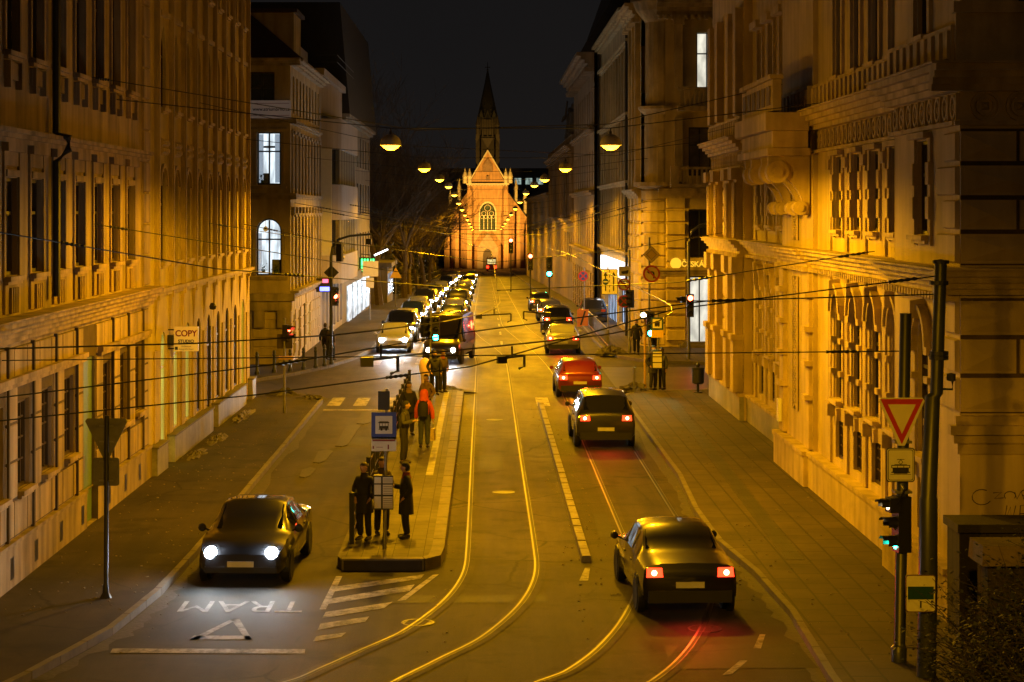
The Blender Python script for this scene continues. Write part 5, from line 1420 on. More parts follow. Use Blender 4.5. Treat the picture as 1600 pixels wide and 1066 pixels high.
# ================================================================== STREET LAMPS
M_DOME = mat('weathered_dome', (.42, .38, .30), .5, .1, .35, 7)
M_LENS = mat_emit('sodium_lens', (1.0, .42, .02), 14)
def lamp_proto():
    t = thing('street_lamp', '-', 'street lamp', (0, 0, 0), 'hanging dome lamps above the street')
    d = MB(); pr = [(.375, 0.0)] + [(.375 * math.cos(R(a)), .05 + .36 * math.sin(R(a))) for a in (0, 15, 30, 45, 60, 72, 82)] + [(.04, .42), (.0, .42)]
    d.lathe(pr[1:], (0,0,0), 24); d.lathe([(.375, .05), (.385, .0), (.35, .0), (.35, .06)], (0,0,0), 24); d.build('dome', M_DOME, t, smooth=True)
    d = MB(); d.lathe([(0, -.17), (.14, -.15), (.25, -.08), (.335, .02), (.335, .05)], (0,0,0), 24); d.build('lens', M_LENS, t, smooth=True)
    d = MB(); d.lathe([(.05, .41), (.05, .5), (.02, .52), (.02, .62)], (0,0,0), 8); d.build('hanger', M_IRON, t)
    l = bpy.data.lights.new('bulb', 'SPOT'); l.energy = LAMP_W; l.color = SODIUM; l.spot_size = R(176); l.spot_blend = .22; l.shadow_soft_size = .22
    o = bpy.data.objects.new('bulb', l); col.objects.link(o); o.parent = t; o.location = (0, 0, -.27)
    g_ = bpy.data.lights.new('bowl_glow', 'POINT'); g_.energy = LAMP_W * .05; g_.color = SODIUM; g_.shadow_soft_size = .12
    o2 = bpy.data.objects.new('bowl_glow', g_); col.objects.link(o2); o2.parent = t; o2.location = (0, 0, -.36)      # light scattered sideways by the glass bowl
    return t
ORD = ['first', 'second', 'third', 'fourth', 'fifth', 'sixth', 'seventh', 'eighth', 'ninth', 'tenth', 'eleventh', 'twelfth']
lp = lamp_proto(); used = False
LY = [47.5, 74, 99, 124, 148, 173, 199, 228, 260, 294, 330, 368]
LX0, LX1, LZ = -2.32, 3.12, 9.02
def put_lamp(x, y, label, group=None):
    global used
    o = lp if not used else copy_tree(lp)
    used = True
    o.location = (x, y, LZ + gz(y)); o.scale = (.7, .7, .7); o['label'] = label
    return o
def span_wire(pts, label, r=.013, ins=(), cat='wire', group='overhead wires', sag=0.0):
    P = [Vector(p) for p in pts]
    t = thing('overhead_wire', label, cat, P[0], group)
    Q = []
    for a, b in zip(P, P[1:]):
        n = 8 if sag else 1
        for k in range(n): 
            u = k / n; Q.append(a.lerp(b, u) - Vector((0, 0, sag * 4 * u * (1-u))))
    Q.append(P[-1])
    d = MB(); d.tube(Q, r, 5); d.build('wire', M_IRON, t)
    L = [0]
    for a, b in zip(Q, Q[1:]): L.append(L[-1] + (b - a).length)
    for u, ln in ins:
        s = u * L[-1]
        for k in range(len(Q)-1):
            if L[k] <= s <= L[k+1]:
                dr = (Q[k+1] - Q[k]).normalized(); c = Q[k] + dr * (s - L[k]); break
        d = MB(); n = 9
        d.tube([c + dr * (ln * (j / n - .5)) for j in range(n + 1)], [r * (1.6 if j % 2 else 3.0) for j in range(n + 1)], 7); d.build('insulator', M_BLACK, t)
    return t
for k, y in enumerate(LY):
    put_lamp(LX0, y, f'{ORD[k]} hanging dome lamp from the tram stop in the row over the oncoming lanes')
    put_lamp(LX1, y + (0 if k < 3 else -4), f'{ORD[k]} hanging dome lamp from the tram stop in the row over the outbound lane')
    z = LZ + gz(y)
    ya = y
    span_wire([(XL if y < 160 else -10.5, ya, z + 1.15), (LX0, ya, z + .43), (LX1, ya + (0 if k < 3 else -4), z + .43), (8.7 if y < 80 else 8.4, ya + (0 if k < 3 else -4), z + 1.1)],
              f'{ORD[k]} lamp carrying wire slung across the street, counted from the tram stop', .012, group='lamp carrying wires')
# the next pair of the row hangs above the viewpoint
put_lamp(LX0, 12, 'dome lamp hanging over the bridge end of the copy shop side'); put_lamp(LX1, 12, 'dome lamp hanging over the bridge end of the palace side')
for q in col.objects:
    if q.type == 'LIGHT' and q.parent and q.parent.location.y == 12:
        q.data = q.data.copy(); q.data.energy *= .95
span_wire([(-14, 12, 10.9), (LX0, 12, LZ + .43), (LX1, 12, LZ + .43), (14, 12, 10.9)], 'lamp carrying wire over the bridge end of the street', .012, group='lamp carrying wires')
# ================================================================== SIGNALS, SIGNS, POLES
M_LGREEN = mat_emit('green_signal_lens', (.02, 1.0, .62), 60)
M_LRED = mat_emit('red_signal_lens', (1.0, .05, .02), 60)
M_LAMB = mat_emit('amber_white_lens', (1.0, .72, .35), 16)
M_LOFF = mat('dark_lens', (.03, .03, .03), .2)
M_SREDP = mat('sign_red', (.42, .012, .012), .4, 0, .1, 4)
M_SWHT = mat('sign_white', (.62, .60, .54), .4, 0, .12, 5)
M_SBLU = mat('sign_blue', (.015, .05, .30), .4, 0, .1, 4)
M_SBLK = mat('sign_black', (.015, .015, .016), .4)
M_SYEL = mat('sign_yellow', (.62, .40, .02), .4, 0, .1, 4)
M_SBACK = mat('sign_back', (.16, .16, .17), .5, .5, .25, 4)
M_SGRN = mat('sign_dark_green', (.006, .045, .035), .4)
M_ORNG = mat('barrier_orange', (.45, .14, .02), .5)
def disc_y(d, x, y, z, r, t=.004, n=24, r0=0.0):
    """thin disc (or ring) facing the camera"""
    if r0 <= 0: d.lathe([(0, -t), (r, -t), (r, 0), (0, 0)], (x, y, z), n, 'y')
    else: d.lathe([(r0, -t), (r, -t), (r, 0), (r0, 0), (r0, -t)], (x, y, z), n, 'y')
def signal_head(parent, loc, rz, lit, n=3, s=1.0, lamp=None, power=0):
    """vertical signal with visors, facing -y before rotation"""
    M = Matrix.Translation(Vector(loc)) @ Matrix.Rotation(rz, 4, 'Z') @ Matrix.Scale(s, 4)
    off = -root_loc(parent)
    T = lambda x, y, z: tuple(M @ Vector((x, y, z)))
    d = MB(); d.T = T
    d.box(-.14, .14, -.1, .12, -.15 * n, .15 * n)
    for k in range(n):
        z = .15 * (n - 1) - .3 * k
        m = 9
        for j in range(m):
            a0, a1 = PI * (-.12 + 1.24 * j / m), PI * (-.12 + 1.24 * (j+1) / m)
            d.face([(.115*math.cos(a0), -.1, z + .115*math.sin(a0)), (.115*math.cos(a1), -.1, z + .115*math.sin(a1)), (.115*math.cos(a1), -.1 - (.24 if 2 <= j <= 6 else .16), z + .115*math.sin(a1)), (.115*math.cos(a0), -.1 - (.24 if 2 <= j <= 6 else .16), z + .115*math.sin(a0))])
    h = d.build('signal_head', M_BLACK, parent, loc=off)
    for k in range(n):
        z = .15 * (n - 1) - .3 * k
        d = MB(); d.T = T
        d.lathe([(0, -.13), (.06, -.125), (.1, -.102)], (0, 0, z), 16, 'y')
        mm = M_LOFF
        if k == lit: mm = lamp or (M_LRED, M_LAMB, M_LGREEN)[k]
        o = d.build('lens', mm, h, loc=-root_loc(h))
        if k == lit: o['label'] = 'lit signal lens'
    if power:
        c = {0: (1, .05, .02), 2: (.05, 1, .65)}.get(lit, (1, .8, .4))
        p0 = M @ Vector((0, -.36, .15 * (n - 1) - .3 * lit)); p1 = M @ Vector((0, -3, .15 * (n - 1) - .3 * lit - .3))
        spot('glow', parent, p0, p1, power, c, 120, .8, .1)
    return h
def pole(parent, x, y, z1, r, m=None, z0=.0, top=(0, 0), name='pole', taper=1.0):
    d = MB(); d.tube([(x, y, z0), (x, y, z0 + .25), (x + top[0]*.1, y, z0 + .3), (x + top[0], y + top[1], z1)], [r * 1.35, r * 1.35, r, r * taper], 12)
    return d.build(name, m or M_STEEL, parent, smooth=True)
def rrect(w, h, r, n=5):
    pts = []
    for cx, cz, a0 in ((w/2-r, h/2-r, 0), (-w/2+r, h/2-r, 90), (-w/2+r, -h/2+r, 180), (w/2-r, -h/2+r, 270)):
        for k in range(n+1): a = R(a0 + 90*k/n); pts.append((cx + r*math.cos(a), cz + r*math.sin(a)))
    return pts
def plate(parent, name, poly, x, y, z, m, t=.012, dz=0):
    d = MB(); d.extrude(poly, lambda p: (x + p[0], y, z + p[1]), lambda p: (x + p[0], y + t, z + p[1])); return d.build(name, m, parent)
def tri(w, h): return [(-w/2 + .04, h/2), (w/2 - .04, h/2), (w/2, h/2 - .05), (.05, -h/2 + .01), (-.05, -h/2 + .01), (-w/2, h/2 - .05)]
def tri2(w, h, inset):
    c = [(-w/2, h/2), (w/2, h/2), (0, -h/2)]
    g = h/2 - h/3
    return [(x * (1 - inset), g + (zz - g) * (1 - inset)) for x, zz in c]
def rod(d, pts, w=.02): 
    for (x0, y0), (x1, y1) in zip(pts, pts[1:]):
        v = Vector((x1-x0, y1-y0)); 
        if v.length < 1e-6: continue
        v = v.normalized() * w/2; nx, ny = -v.y, v.x
        yield [(x0+nx, y0+ny), (x1+nx, y1+ny), (x1-nx, y1-ny), (x0-nx, y0-ny)]
def drawing(parent, name, polys, x, y, z, m, t=.003):
    d = MB()
    for p in polys: d.extrude(p, lambda q: (x + q[0], y, z + q[1]), lambda q: (x + q[0], y + t, z + q[1]))
    return d.build(name, m, parent)
def lines(*strokes, w=.02):
    out = []
    for s in strokes: out += list(rod(None, s, w))
    return out
box2 = lambda x0, x1, z0, z1: [(x0, z0), (x1, z0), (x1, z1), (x0, z1)]
def clips(parent, x, y, zs, r):
    d = MB()
    for z in zs: d.box(x - r - .04, x + r + .04, y - r - .02, y + r + .02, z - .02, z + .02)
    d.build('clamp', M_STEEL, parent)

# ---- near signal with the give way sign
PX, PY = 6.69, 31.0
sg1 = thing('traffic_signal', 'grey signal post at the palace corner with give way and tram signs, showing green', 'traffic signal', (PX, PY, .13))
pole(sg1, PX, PY, 5.75, .095, M_POLE, .1, (.11, 0))
yx, yz = px2x(1408, 30.85), py2z(659, 30.85)
plate(sg1, 'give_way_sign', tri(.74, .78), yx, 30.80, yz, M_SWHT)
plate(sg1, 'red_border', tri2(.70, .74, .02), yx, 30.795, yz + .003, M_SREDP, .004)
plate(sg1, 'sign_face', tri2(.70, .74, .36), yx, 30.789, yz + .003, mat('sign_cream', (.62, .56, .40), .4, 0, .1, 4), .004)
tx, tz = px2x(1406, 30.85), py2z(726, 30.85)
plate(sg1, 'tram_sign', rrect(.46, .55, .05), tx, 30.80, tz, M_SBLK); plate(sg1, 'sign_face', rrect(.43, .52, .04), tx, 30.795, tz, M_SWHT, .004)
plate(sg1, 'border_line', rrect(.405, .495, .035), tx, 30.792, tz, M_SBLK, .0025); plate(sg1, 'sign_face', rrect(.385, .475, .03), tx, 30.789, tz, M_SWHT, .0025)
tram = [box2(-.13, .13, -.11, -.045), box2(-.15, .15, -.125, -.108), box2(-.15, .15, -.012, .0), box2(-.15, -.138, -.05, .0), box2(.138, .15, -.05, .0), box2(-.055, -.045, -.05, 0), box2(.045, .055, -.05, 0), box2(-.14, .14, -.05, -.04), box2(-.10, .10, .003, .012),
        box2(-.165, .165, -.155, -.148), box2(-.11, .11, -.14, -.12)]
tram += lines([(0, .012), (-.035, .045), (0, .085), (.035, .045), (0, .012)], [(-.06, .09), (.06, .09)], w=.009)
drawing(sg1, 'tram_pictogram', tram, tx, 30.785, tz, M_SBLK)
hx = PX + .06
signal_head(sg1, (hx - .03, PY - .02, py2z(818, 31)), R(-78), 2, 3, 1.0, power=8)
signal_head(sg1, (hx - .2, PY - .18, py2z(786, 31)), R(-80), 0, 1, .8, M_LAMB)
clips(sg1, PX + .05, PY, (py2z(690, 31), py2z(712, 31), py2z(742, 31), py2z(768, 31)), .1)
d = MB(); d.tube([(PX + .02, PY - .12, 3.0), (PX + .02, PY - .35, 2.95), (PX - .1, PY - .3, 2.7)], .02, 6); d.build('cable_arm', M_BLACK, sg1)

# ---- heavy catenary mast and the plate on it
mast = thing('catenary_mast', 'thick dark steel mast beside the green signal, carrying tram wires', 'mast', (6.93, 30.0, 0))
d = MB(); d.tube([(6.90, 30, 0), (6.93, 30, 1.6), (6.935, 30, 2.9), (6.94, 30, 2.95), (7.0, 30, 4.5), (7.06, 30, 4.55), (7.13, 30, 6.6)], [.152, .148, .145, .128, .12, .102, .096], 16); d.build('shaft', M_POLE, mast, smooth=True)
d = MB(); d.lathe([(.13, 0), (.13, .05), (0, .07)], (7.13, 30, 6.58), 14)
for z in (6.25, 5.15, 5.08): d.lathe([(.15, 0), (.15, .06)], (7.1, 30, z), 14)
d.build('collar', M_IRON, mast)
d = MB(); d.tube([(7.12, 30, 4.62), (7.3, 29.95, 4.62), (7.3, 29.95, 4.75)], .02, 6); d.lathe([(0, 0), (.07, .02), (.07, .12), (0, .14)], (7.28, 29.95, 4.74), 10); d.build('camera_bracket', M_IRON, mast)
dsx, dsz = px2x(1439, 29.75), py2z(928, 29.75)
ds = thing('direction_plate', 'white plate with a dark green bar strapped to the thick steel mast', 'sign', (dsx, 29.75, dsz))
plate(ds, 'plate_rim', rrect(.47, .58, .05), dsx, 29.77, dsz, mat('brown_rim', (.10, .05, .03), .5)); plate(ds, 'plate_face', rrect(.44, .55, .04), dsx, 29.764, dsz, M_SWHT, .005)
drawing(ds, 'green_bar', [box2(-.2, .2, -.09, .11)], dsx, 29.76, dsz, M_SGRN); drawing(ds, 'black_tick', [box2(-.012, .012, -.22, -.12)], dsx, 29.76, dsz, M_SBLK)
d = MB(); d.box(dsx - .1, dsx + .12, 29.785, 29.84, dsz + .15, dsz + .19); d.box(dsx - .1, dsx + .12, 29.785, 29.84, dsz - .19, dsz - .15); d.build('strap', M_STEEL, ds)

# ---- give way post seen from behind
gw = thing('give_way_post', 'grey backs of a triangular sign and a square plate on a slim kerbside post', 'sign', (-7.12, 36.1, .13))
pole(gw, -7.12, 36.1, 3.55, .045, M_IRON, .1, (.02, 0))
gx, gzz = px2x(165, 36.1), py2z(687, 36.1)
plate(gw, 'sign_back', tri(.80, .78), gx, 36.17, gzz, M_SBACK); plate(gw, 'sign_back', rrect(.5, .53, .05), px2x(164.5, 36.1), 36.17, py2z(738, 36.1), M_SBACK)
d = MB()
for z in (gzz + .25, gzz - .05, gzz - .42, gzz - .78): d.box(gx - .13, gx + .13, 36.14, 36.168, z - .015, z + .015)
d.build('clamp', M_STEEL, gw)
d = MB(); d.lathe([(.12, 0), (.09, .06), (.05, .12)], (-7.12, 36.1, .13), 10); d.build('foot', M_IRON, gw)

# ---- corner signal on the copy shop pavement
cs = thing('traffic_signal', 'slim signal post at the copy shop corner, red lens glowing sideways', 'traffic signal', (-7.2, 69.1, .13))
pole(cs, -7.2, 69.1, 3.55, .05, M_STEEL, .1)
signal_head(cs, (-7.1, 69.0, py2z(520, 69)), R(62), 0, 2, .95, power=0)
plate(cs, 'back_plate', rrect(.56, .52, .04), -7.2, 69.17, py2z(534, 69), mat('brown_plate_back', (.06, .045, .03), .6))
d = MB(); d.box(-7.4, -6.85, 69.0, 69.2, py2z(562, 69), py2z(557, 69)); d.build('name_plate', M_SYEL, cs)

# ---- tram stop post on the platform
stp = thing('tram_stop_post', 'tall tram stop post with blue tram sign and timetable box at the platform end', 'tram stop', (-2.13, 40.9, .215))
pole(stp, -2.13, 40.9, 3.62, .035, M_STEEL, .2, (.05, 0))
sx_ = px2x(600, 40.9)
plate(stp, 'stop_sign', rrect(.53, .57, .01), sx_, 40.84, py2z(665, 40.85), M_SBLU); plate(stp, 'sign_face', rrect(.36, .38, .01), sx_, 40.834, py2z(664, 40.85), M_SWHT, .005)
tr = [box2(-.1, .1, -.08, .035), [(-.13, .04), (.13, .04), (.09, .075), (-.09, .075)], box2(-.07, -.03, -.12, -.08), box2(.03, .07, -.12, -.08), box2(-.11, .11, -.10, -.085)]
drawing(stp, 'tram_pictogram', tr, sx_, 40.828, py2z(664, 40.85), M_SBLK)
drawing(stp, 'tram_pictogram', [box2(-.085, -.035, -.02, .03), box2(-.025, .025, -.02, .03), box2(.035, .085, -.02, .03)], sx_, 40.824, py2z(664, 40.85), M_SWHT)
plate(stp, 'line_panel', rrect(.53, .30, .01), sx_, 40.84, py2z(694, 40.85), M_SWHT); drawing(stp, 'line_numbers', [box2(-.24, .24, .06, .10), box2(-.24, -.21, -.1, -.04), box2(.08, .11, -.11, -.01), box2(-.16, -.02, -.07, -.06)], sx_, 40.834, py2z(694, 40.85), M_MAROON)
plate(stp, 'dark_panel', rrect(.25, .40, .01), px2x(600, 40.9), 40.84, py2z(626, 40.85), mat('dark_blue_back', (.012, .018, .03), .45)); 
bz = py2z(767, 40.9)
d = MB()
for a0, a1 in ((-.30, 0), (0, .0)): pass
d.box(-2.35, -2.17, 40.62, 40.86, bz - .36, bz + .36) ; d.build('timetable_box', M_SBLK, stp)
d = MB(); d.box(-2.169, -1.93, 40.62, 40.65, bz - .36, bz + .36); d.build('timetable_frame', M_SBLK, stp)
for k, (za, zb) in enumerate(((.20, .33), (-.04, .17), (-.33, -.08))):
    d = MB(); d.box(-2.15, -1.945, 40.612, 40.619, bz + za, bz + zb); d.build('timetable_sheet', M_SWHT, stp)
    d = MB(); d.box(-2.33, -2.19, 40.612, 40.619, bz + za, bz + zb); d.build('timetable_sheet', M_SWHT, stp)
    d = MB()
    for j in range(5): d.box(-2.14, -1.955, 40.608, 40.611, bz + za + .02 + j * (zb - za - .03) / 5, bz + za + .02 + (j + .4) * (zb - za - .03) / 5)
    d.build('printed_lines', M_GREY, stp)

# ---- railing along the road side of the platform
rl = thing('platform_railing', 'black railing along the road edge of the tram platform', 'railing', (-2.87, 57, .215))
for k in range(17):
    y = 41.5 + k * 2.0
    d = MB(); d.box(-2.92, -2.82, y - .05, y + .05, .2, 1.28); d.lathe([(.06, 0), (.07, .03), (0, .07)], (-2.87, y, 1.28), 8); d.build('post', M_IRON, rl)
d = MB()
for z in (.45, .75, 1.15): d.tube([(-2.87, 41.5, z), (-2.87, 73.5, z)], .02, 6)
for k in range(80): d.tube([(-2.87, 41.6 + k*.4, .45), (-2.87, 41.6 + k*.4, 1.15)], .009, 4, cap=False)
d.build('rail', M_IRON, rl)

# ---- yellow keg beacon and the island signal
kg = thing('traffic_beacon', 'round topped yellow traffic beacon on the far tip of the tram platform', 'beacon', (-2.46, 79.2, 0))
d = MB(); d.lathe([(.15, 0), (.16, .5), (.18, .62), (.24, .85), (.245, 1.05), (.21, 1.22), (.12, 1.32), (0, 1.36)], (-2.46, 79.2, 0), 18); d.build('beacon_body', mat('beacon_yellow', (.60, .36, .04), .4, 0, .1, 5, emit=(1, .55, .05), estr=.12), kg, smooth=True)
d = MB(); d.lathe([(.24, 0), (.22, .05), (.17, .07)], (-2.46, 79.2, 0), 16); d.build('base', M_IRON, kg)
si = thing('traffic_signal', 'signal pair on the tram platform tip, one lens glowing green', 'traffic signal', (-2.25, 80.0, 0))
pole(si, -2.25, 80.0, 3.25, .05, M_STEEL)
signal_head(si, (px2x(681, 80), 79.85, py2z(514, 80)), 0, 2, 3, 1.15, power=30); signal_head(si, (px2x(664, 80), 80.05, py2z(511, 80)), R(35), -1, 3, .95)
d = MB(); d.box(px2x(664, 80), px2x(681, 80), 79.97, 80.03, 2.9, 2.95); d.build('arm', M_IRON, si)

# ---- tall mast with a curved arm in front of the white building
ma = thing('mast_arm_signal', 'tall post with curved overhead arm, red signal and diamond sign back at the far corner', 'traffic signal', (-7.3, 91.4, .13))
d = MB(); X0 = -7.3
d.tube([(X0, 91.4, .1), (X0, 91.4, 5.2), (X0 + .08, 91.4, 5.7), (X0 + .35, 91.4, 6.05), (X0 + .9, 91.4, 6.22), (X0 + 1.9, 91.4, 6.3)], [.09, .075, .07, .06, .055, .05], 10); d.build('mast', M_POLE, ma, smooth=True)
signal_head(ma, (X0 + .18, 91.25, py2z(463, 91.3)), R(25), 1, 3, 1.0, M_LRED)
signal_head(ma, (X0 + .42, 91.3, py2z(394, 91.3)), R(160), -1, 3, 1.0)
plate(ma, 'diamond_back', [(0, -.36), (.36, 0), (0, .36), (-.36, 0)], X0, 91.5, py2z(426, 91.5), M_SBLK)
signal_head(ma, (X0 + 1.8, 91.35, 5.95), R(170), -1, 1, .9)

# ---- no left turn and priority signs on the insurance corner
no = thing('sign_post', 'post with yellow priority diamond over a large round no left turn sign', 'sign', (8.2, 95.5, .13))
pole(no, 8.2, 95.5, 6.1, .055, M_STEEL, .1)
nx, nz = px2x(1018, 95.4), py2z(428, 95.4)
def no_left(parent, x, y, z, r, face, bar=True):
    d = MB(); disc_y(d, x, y, z, r, .01); d.build('sign_disc', M_SREDP, parent)
    d = MB(); disc_y(d, x, y - .012, z, r * .78, .004); d.build('sign_face', face, parent)
    s = r / .42
    a = [[(.08*s, -.22*s), (.16*s, -.22*s), (.14*s, .06*s), (.08*s, .12*s), (-.1*s, .13*s), (-.1*s, .05*s), (.05*s, .05*s)], [(-.1*s, .20*s), (-.1*s, -.02*s), (-.24*s, .09*s)]]
    drawing(parent, 'turn_arrow', a, x, y - .021, z, M_SBLK)
    drawing(parent, 'red_bar', lines([(-.27*s, .27*s), (.27*s, -.27*s)], w=.075*s), x, y - .026, z, M_SREDP)
M_SAMB = mat('sign_amber_face', (.62, .45, .14), .4, 0, .1, 4)
no_left(no, nx, 95.40, nz, .43, M_SAMB)
pz = py2z(398, 95.4)
plate(no, 'priority_sign', [(0, -.43), (.43, 0), (0, .43), (-.43, 0)], nx, 95.40, pz, M_SBLK); plate(no, 'sign_face', [(0, -.40), (.40, 0), (0, .40), (-.40, 0)], nx, 95.394, pz, M_SAMB, .004)
plate(no, 'inner_line', [(0, -.26), (.26, 0), (0, .26), (-.26, 0)], nx, 95.390, pz, M_SBLK, .003); plate(no, 'yellow_centre', [(0, -.24), (.24, 0), (0, .24), (-.24, 0)], nx, 95.386, pz, M_SYEL, .003)
# ---- lane sign
ln = thing('lane_sign', 'white rectangular lane sign with two black arrows and a blue minimum speed disc', 'sign', (6.75, 105, .13))
pole(ln, 6.75, 105, 4.35, .04, M_STEEL, .1)
lx, lz = px2x(952.5, 104.9), py2z(440.5, 104.9)
plate(ln, 'plate', rrect(.90, 1.40, .06), lx, 104.93, lz, M_SBLK); plate(ln, 'sign_face', rrect(.84, 1.34, .05), lx, 104.924, lz, M_SWHT, .005)
arrow = lambda x: [box2(x - .035, x + .035, -.5, .34), [(x - .12, .32), (x + .12, .32), (x, .55)]]
drawing(ln, 'lane_arrow', arrow(-.22), lx, 104.92, lz, M_SBLK); drawing(ln, 'lane_arrow', arrow(.22), lx, 104.92, lz, M_SBLK)
drawing(ln, 'lane_divider_line', [box2(-.02, .02, -.58 + .27*k, -.42 + .27*k) for k in range(5)], lx, 104.92, lz, M_SBLK)
d = MB(); disc_y(d, lx - .22, 104.918, lz - .0, .17, .003); d.build('blue_disc', M_SBLU, ln); drawing(ln, 'disc_bar', [box2(-.12, .12, -.03, .03)], lx - .22, 104.912, lz, M_SWHT)
# ---- no stopping sign by the parked car
def no_stop(parent, x, y, z, r):
    d = MB(); disc_y(d, x, y, z, r, .01); d.build('sign_disc', M_SREDP, parent); d = MB(); disc_y(d, x, y - .012, z, r*.8, .004); d.build('sign_face', M_SBLU, parent)
    drawing(parent, 'red_cross', lines([(-.56*r, .56*r), (.56*r, -.56*r)], [(-.56*r, -.56*r), (.56*r, .56*r)], w=.2*r), x, y - .021, z, M_SREDP)
ns = thing('sign_post', 'round blue and red no stopping sign on a pole behind the parked car', 'sign', (6.55, 126, gz(126) + .13))
pole(ns, 6.55, 126, 3.7, .035, M_STEEL, gz(126) + .1); no_stop(ns, px2x(911, 125.9), 125.9, py2z(431.5, 125.9), .33)
# ---- stack of signs beside the black signal
sk = thing('sign_post', 'signal post stacked with white plate, round no left turn and no stopping signs', 'sign', (7.45, 98.7, .13))
pole(sk, 7.45, 98.7, 5.4, .06, M_STEEL, .1)
plate(sk, 'white_plate', rrect(.6, .5, .03), px2x(976, 98.5), 98.52, py2z(424, 98.5), M_SWHT); drawing(sk, 'plate_symbol', [[(-.2, -.02), (.2, .06), (.16, -.12), (-.1, -.15)]], px2x(976, 98.5), 98.514, py2z(424, 98.5), M_SBLK)
no_left(sk, px2x(975, 98.5), 98.5, py2z(444.5, 98.5), .32, M_SWHT)
no_stop(sk, px2x(975, 98.5), 98.5, py2z(471, 98.5), .32)
signal_head(sk, (px2x(985, 98.4), 98.3, py2z(467, 98.4)), R(-30), -1, 3, 1.0)
# ---- signal with red light before the insurance entrance
rd = thing('traffic_signal', 'grey signal post with glowing red lens before the insurance entrance', 'traffic signal', (10.05, 94.5, .13))
d = MB(); d.tube([(10.05, 94.5, .1), (10.05, 94.5, 5.9), (10.2, 94.5, 6.4), (10.6, 94.5, 6.7), (11.3, 94.5, 6.9)], [.085, .075, .07, .06, .05], 10); d.build('mast', M_STEEL, rd, smooth=True)
signal_head(rd, (10.1, 94.3, 2.76), 0, 0, 3, 1.25, power=40); signal_head(rd, (9.75, 94.4, 3.05), R(-80), -1, 1, 1.0)
# ---- near-corner signal showing green, with the stop post beside it
gs = thing('traffic_signal', 'signal at the palace kerb corner, green below a warm white lens', 'traffic signal', (6.6, 79.0, .0))
pole(gs, 6.6, 79.0, 3.4, .05, mat('old_yellow_pole', (.35, .22, .05), .5), .0)
signal_head(gs, (6.82, 78.9, py2z(507, 79) ), 0, 2, 3, 1.15, power=40); signal_head(gs, (6.55, 78.8, py2z(492, 79)), R(-12), 0, 1, 1.15, M_LAMB)
pt = thing('tram_stop_post', 'slim tram stop post with blue framed sign and lower timetable at the palace kerb corner', 'tram stop', (7.02, 77.6, .13))
pole(pt, 7.02, 77.6, 3.3, .03, M_STEEL, .1)
qx = px2x(1027, 77.5)
plate(pt, 'stop_sign', rrect(.5, .5, .02), qx, 77.54, py2z(506, 77.5), M_SBLU); plate(pt, 'sign_face', rrect(.36, .36, .01), qx, 77.535, py2z(506, 77.5), M_SWHT, .004); drawing(pt, 'tram_pictogram', tr, qx, 77.53, py2z(506, 77.5), M_SBLK)
plate(pt, 'line_panel', rrect(.5, .3, .01), qx, 77.54, py2z(522, 77.5), M_SYEL)
zt2 = py2z(562, 77.5)
plate(pt, 'timetable_frame', rrect(.46, .76, .02), qx, 77.50, zt2, M_SBLK, .05)
for a in (.13, -.1, -.33): plate(pt, 'timetable_sheet', box2(-.18, .18, a, a + .19), qx, 77.49, zt2, M_SWHT, .006)
# ---- sign backs on the far pavement
bs = thing('sign_post', 'pale backs of a square plate over a smaller one on a far pavement post', 'sign', (-7.75, 130, gz(130) + .13))
pole(bs, -7.75, 130, 4.6, .04, M_STEEL, gz(130) + .1); plate(bs, 'sign_back', rrect(1.05, 1.05, .04), px2x(579, 130), 129.9, py2z(420, 130), M_SWHT); plate(bs, 'sign_back', rrect(.55, .7, .04), px2x(578, 130), 129.9, py2z(442, 130), M_SWHT)
ws = thing('sign_post', 'small triangular warning sign back on the far park pavement', 'sign', (-7.3, 158, gz(158) + .13))
pole(ws, -7.3, 158, 3.4, .04, M_STEEL, gz(158) + .1); plate(ws, 'sign_back', [(-.5, -.4), (.5, -.4), (0, .5)], -7.3, 157.9, py2z(427, 158), M_SYEL)
# ---- pharmacy cross lamps and neon sign on the far buildings
nb = thing('neon_sign', 'small blue and red glowing shop sign projecting from the beige corner building', 'sign', (-8.6, 104.5, 3.6))
d = MB(); d.box(XL, -8.35, 104.4, 104.6, 3.0, 3.75); d.build('sign_box', M_SBLK, nb)
d = MB(); d.box(-8.95, -8.4, 104.37, 104.399, 3.05, 3.28); d.build('blue_light', mat_emit('blue_neon', (.15, .2, 1), 4), nb); d = MB(); d.box(-8.8, -8.5, 104.37, 104.399, 3.5, 3.7); d.build('red_light', mat_emit('red_neon', (1, .1, .2), 3), nb)
ph = thing('pharmacy_sign', 'green glowing pharmacy sign on the dark grey building', 'sign', (-8.4, 141, 3.3))
d = MB(); d.box(XL, -8.0, 140.9, 141.2, 2.9, 4.0); d.build('sign_box', M_SBLK, ph)
d = MB()
for k in range(5): d.box(-9.05 + .21*k, -8.93 + .21*k, 140.86, 140.899, 3.0, 3.9)
d.build('green_light', mat_emit('green_led', (.05, 1, .2), 4), ph)
tb = thing('tube_light', 'slanted white tube light over the pharmacy front', 'lamp', (-7.7, 143, 4.4))
d = MB(); d.tube([(-8.2, 143, 4.1), (-7.2, 143, 4.55)], .06, 8); d.build('tube', mat_emit('white_tube', (.9, .95, 1), 6), tb); d = MB(); d.tube([(XL, 143, 4.2), (-8.2, 143, 4.1)], .03, 6); d.build('bracket', M_IRON, tb)
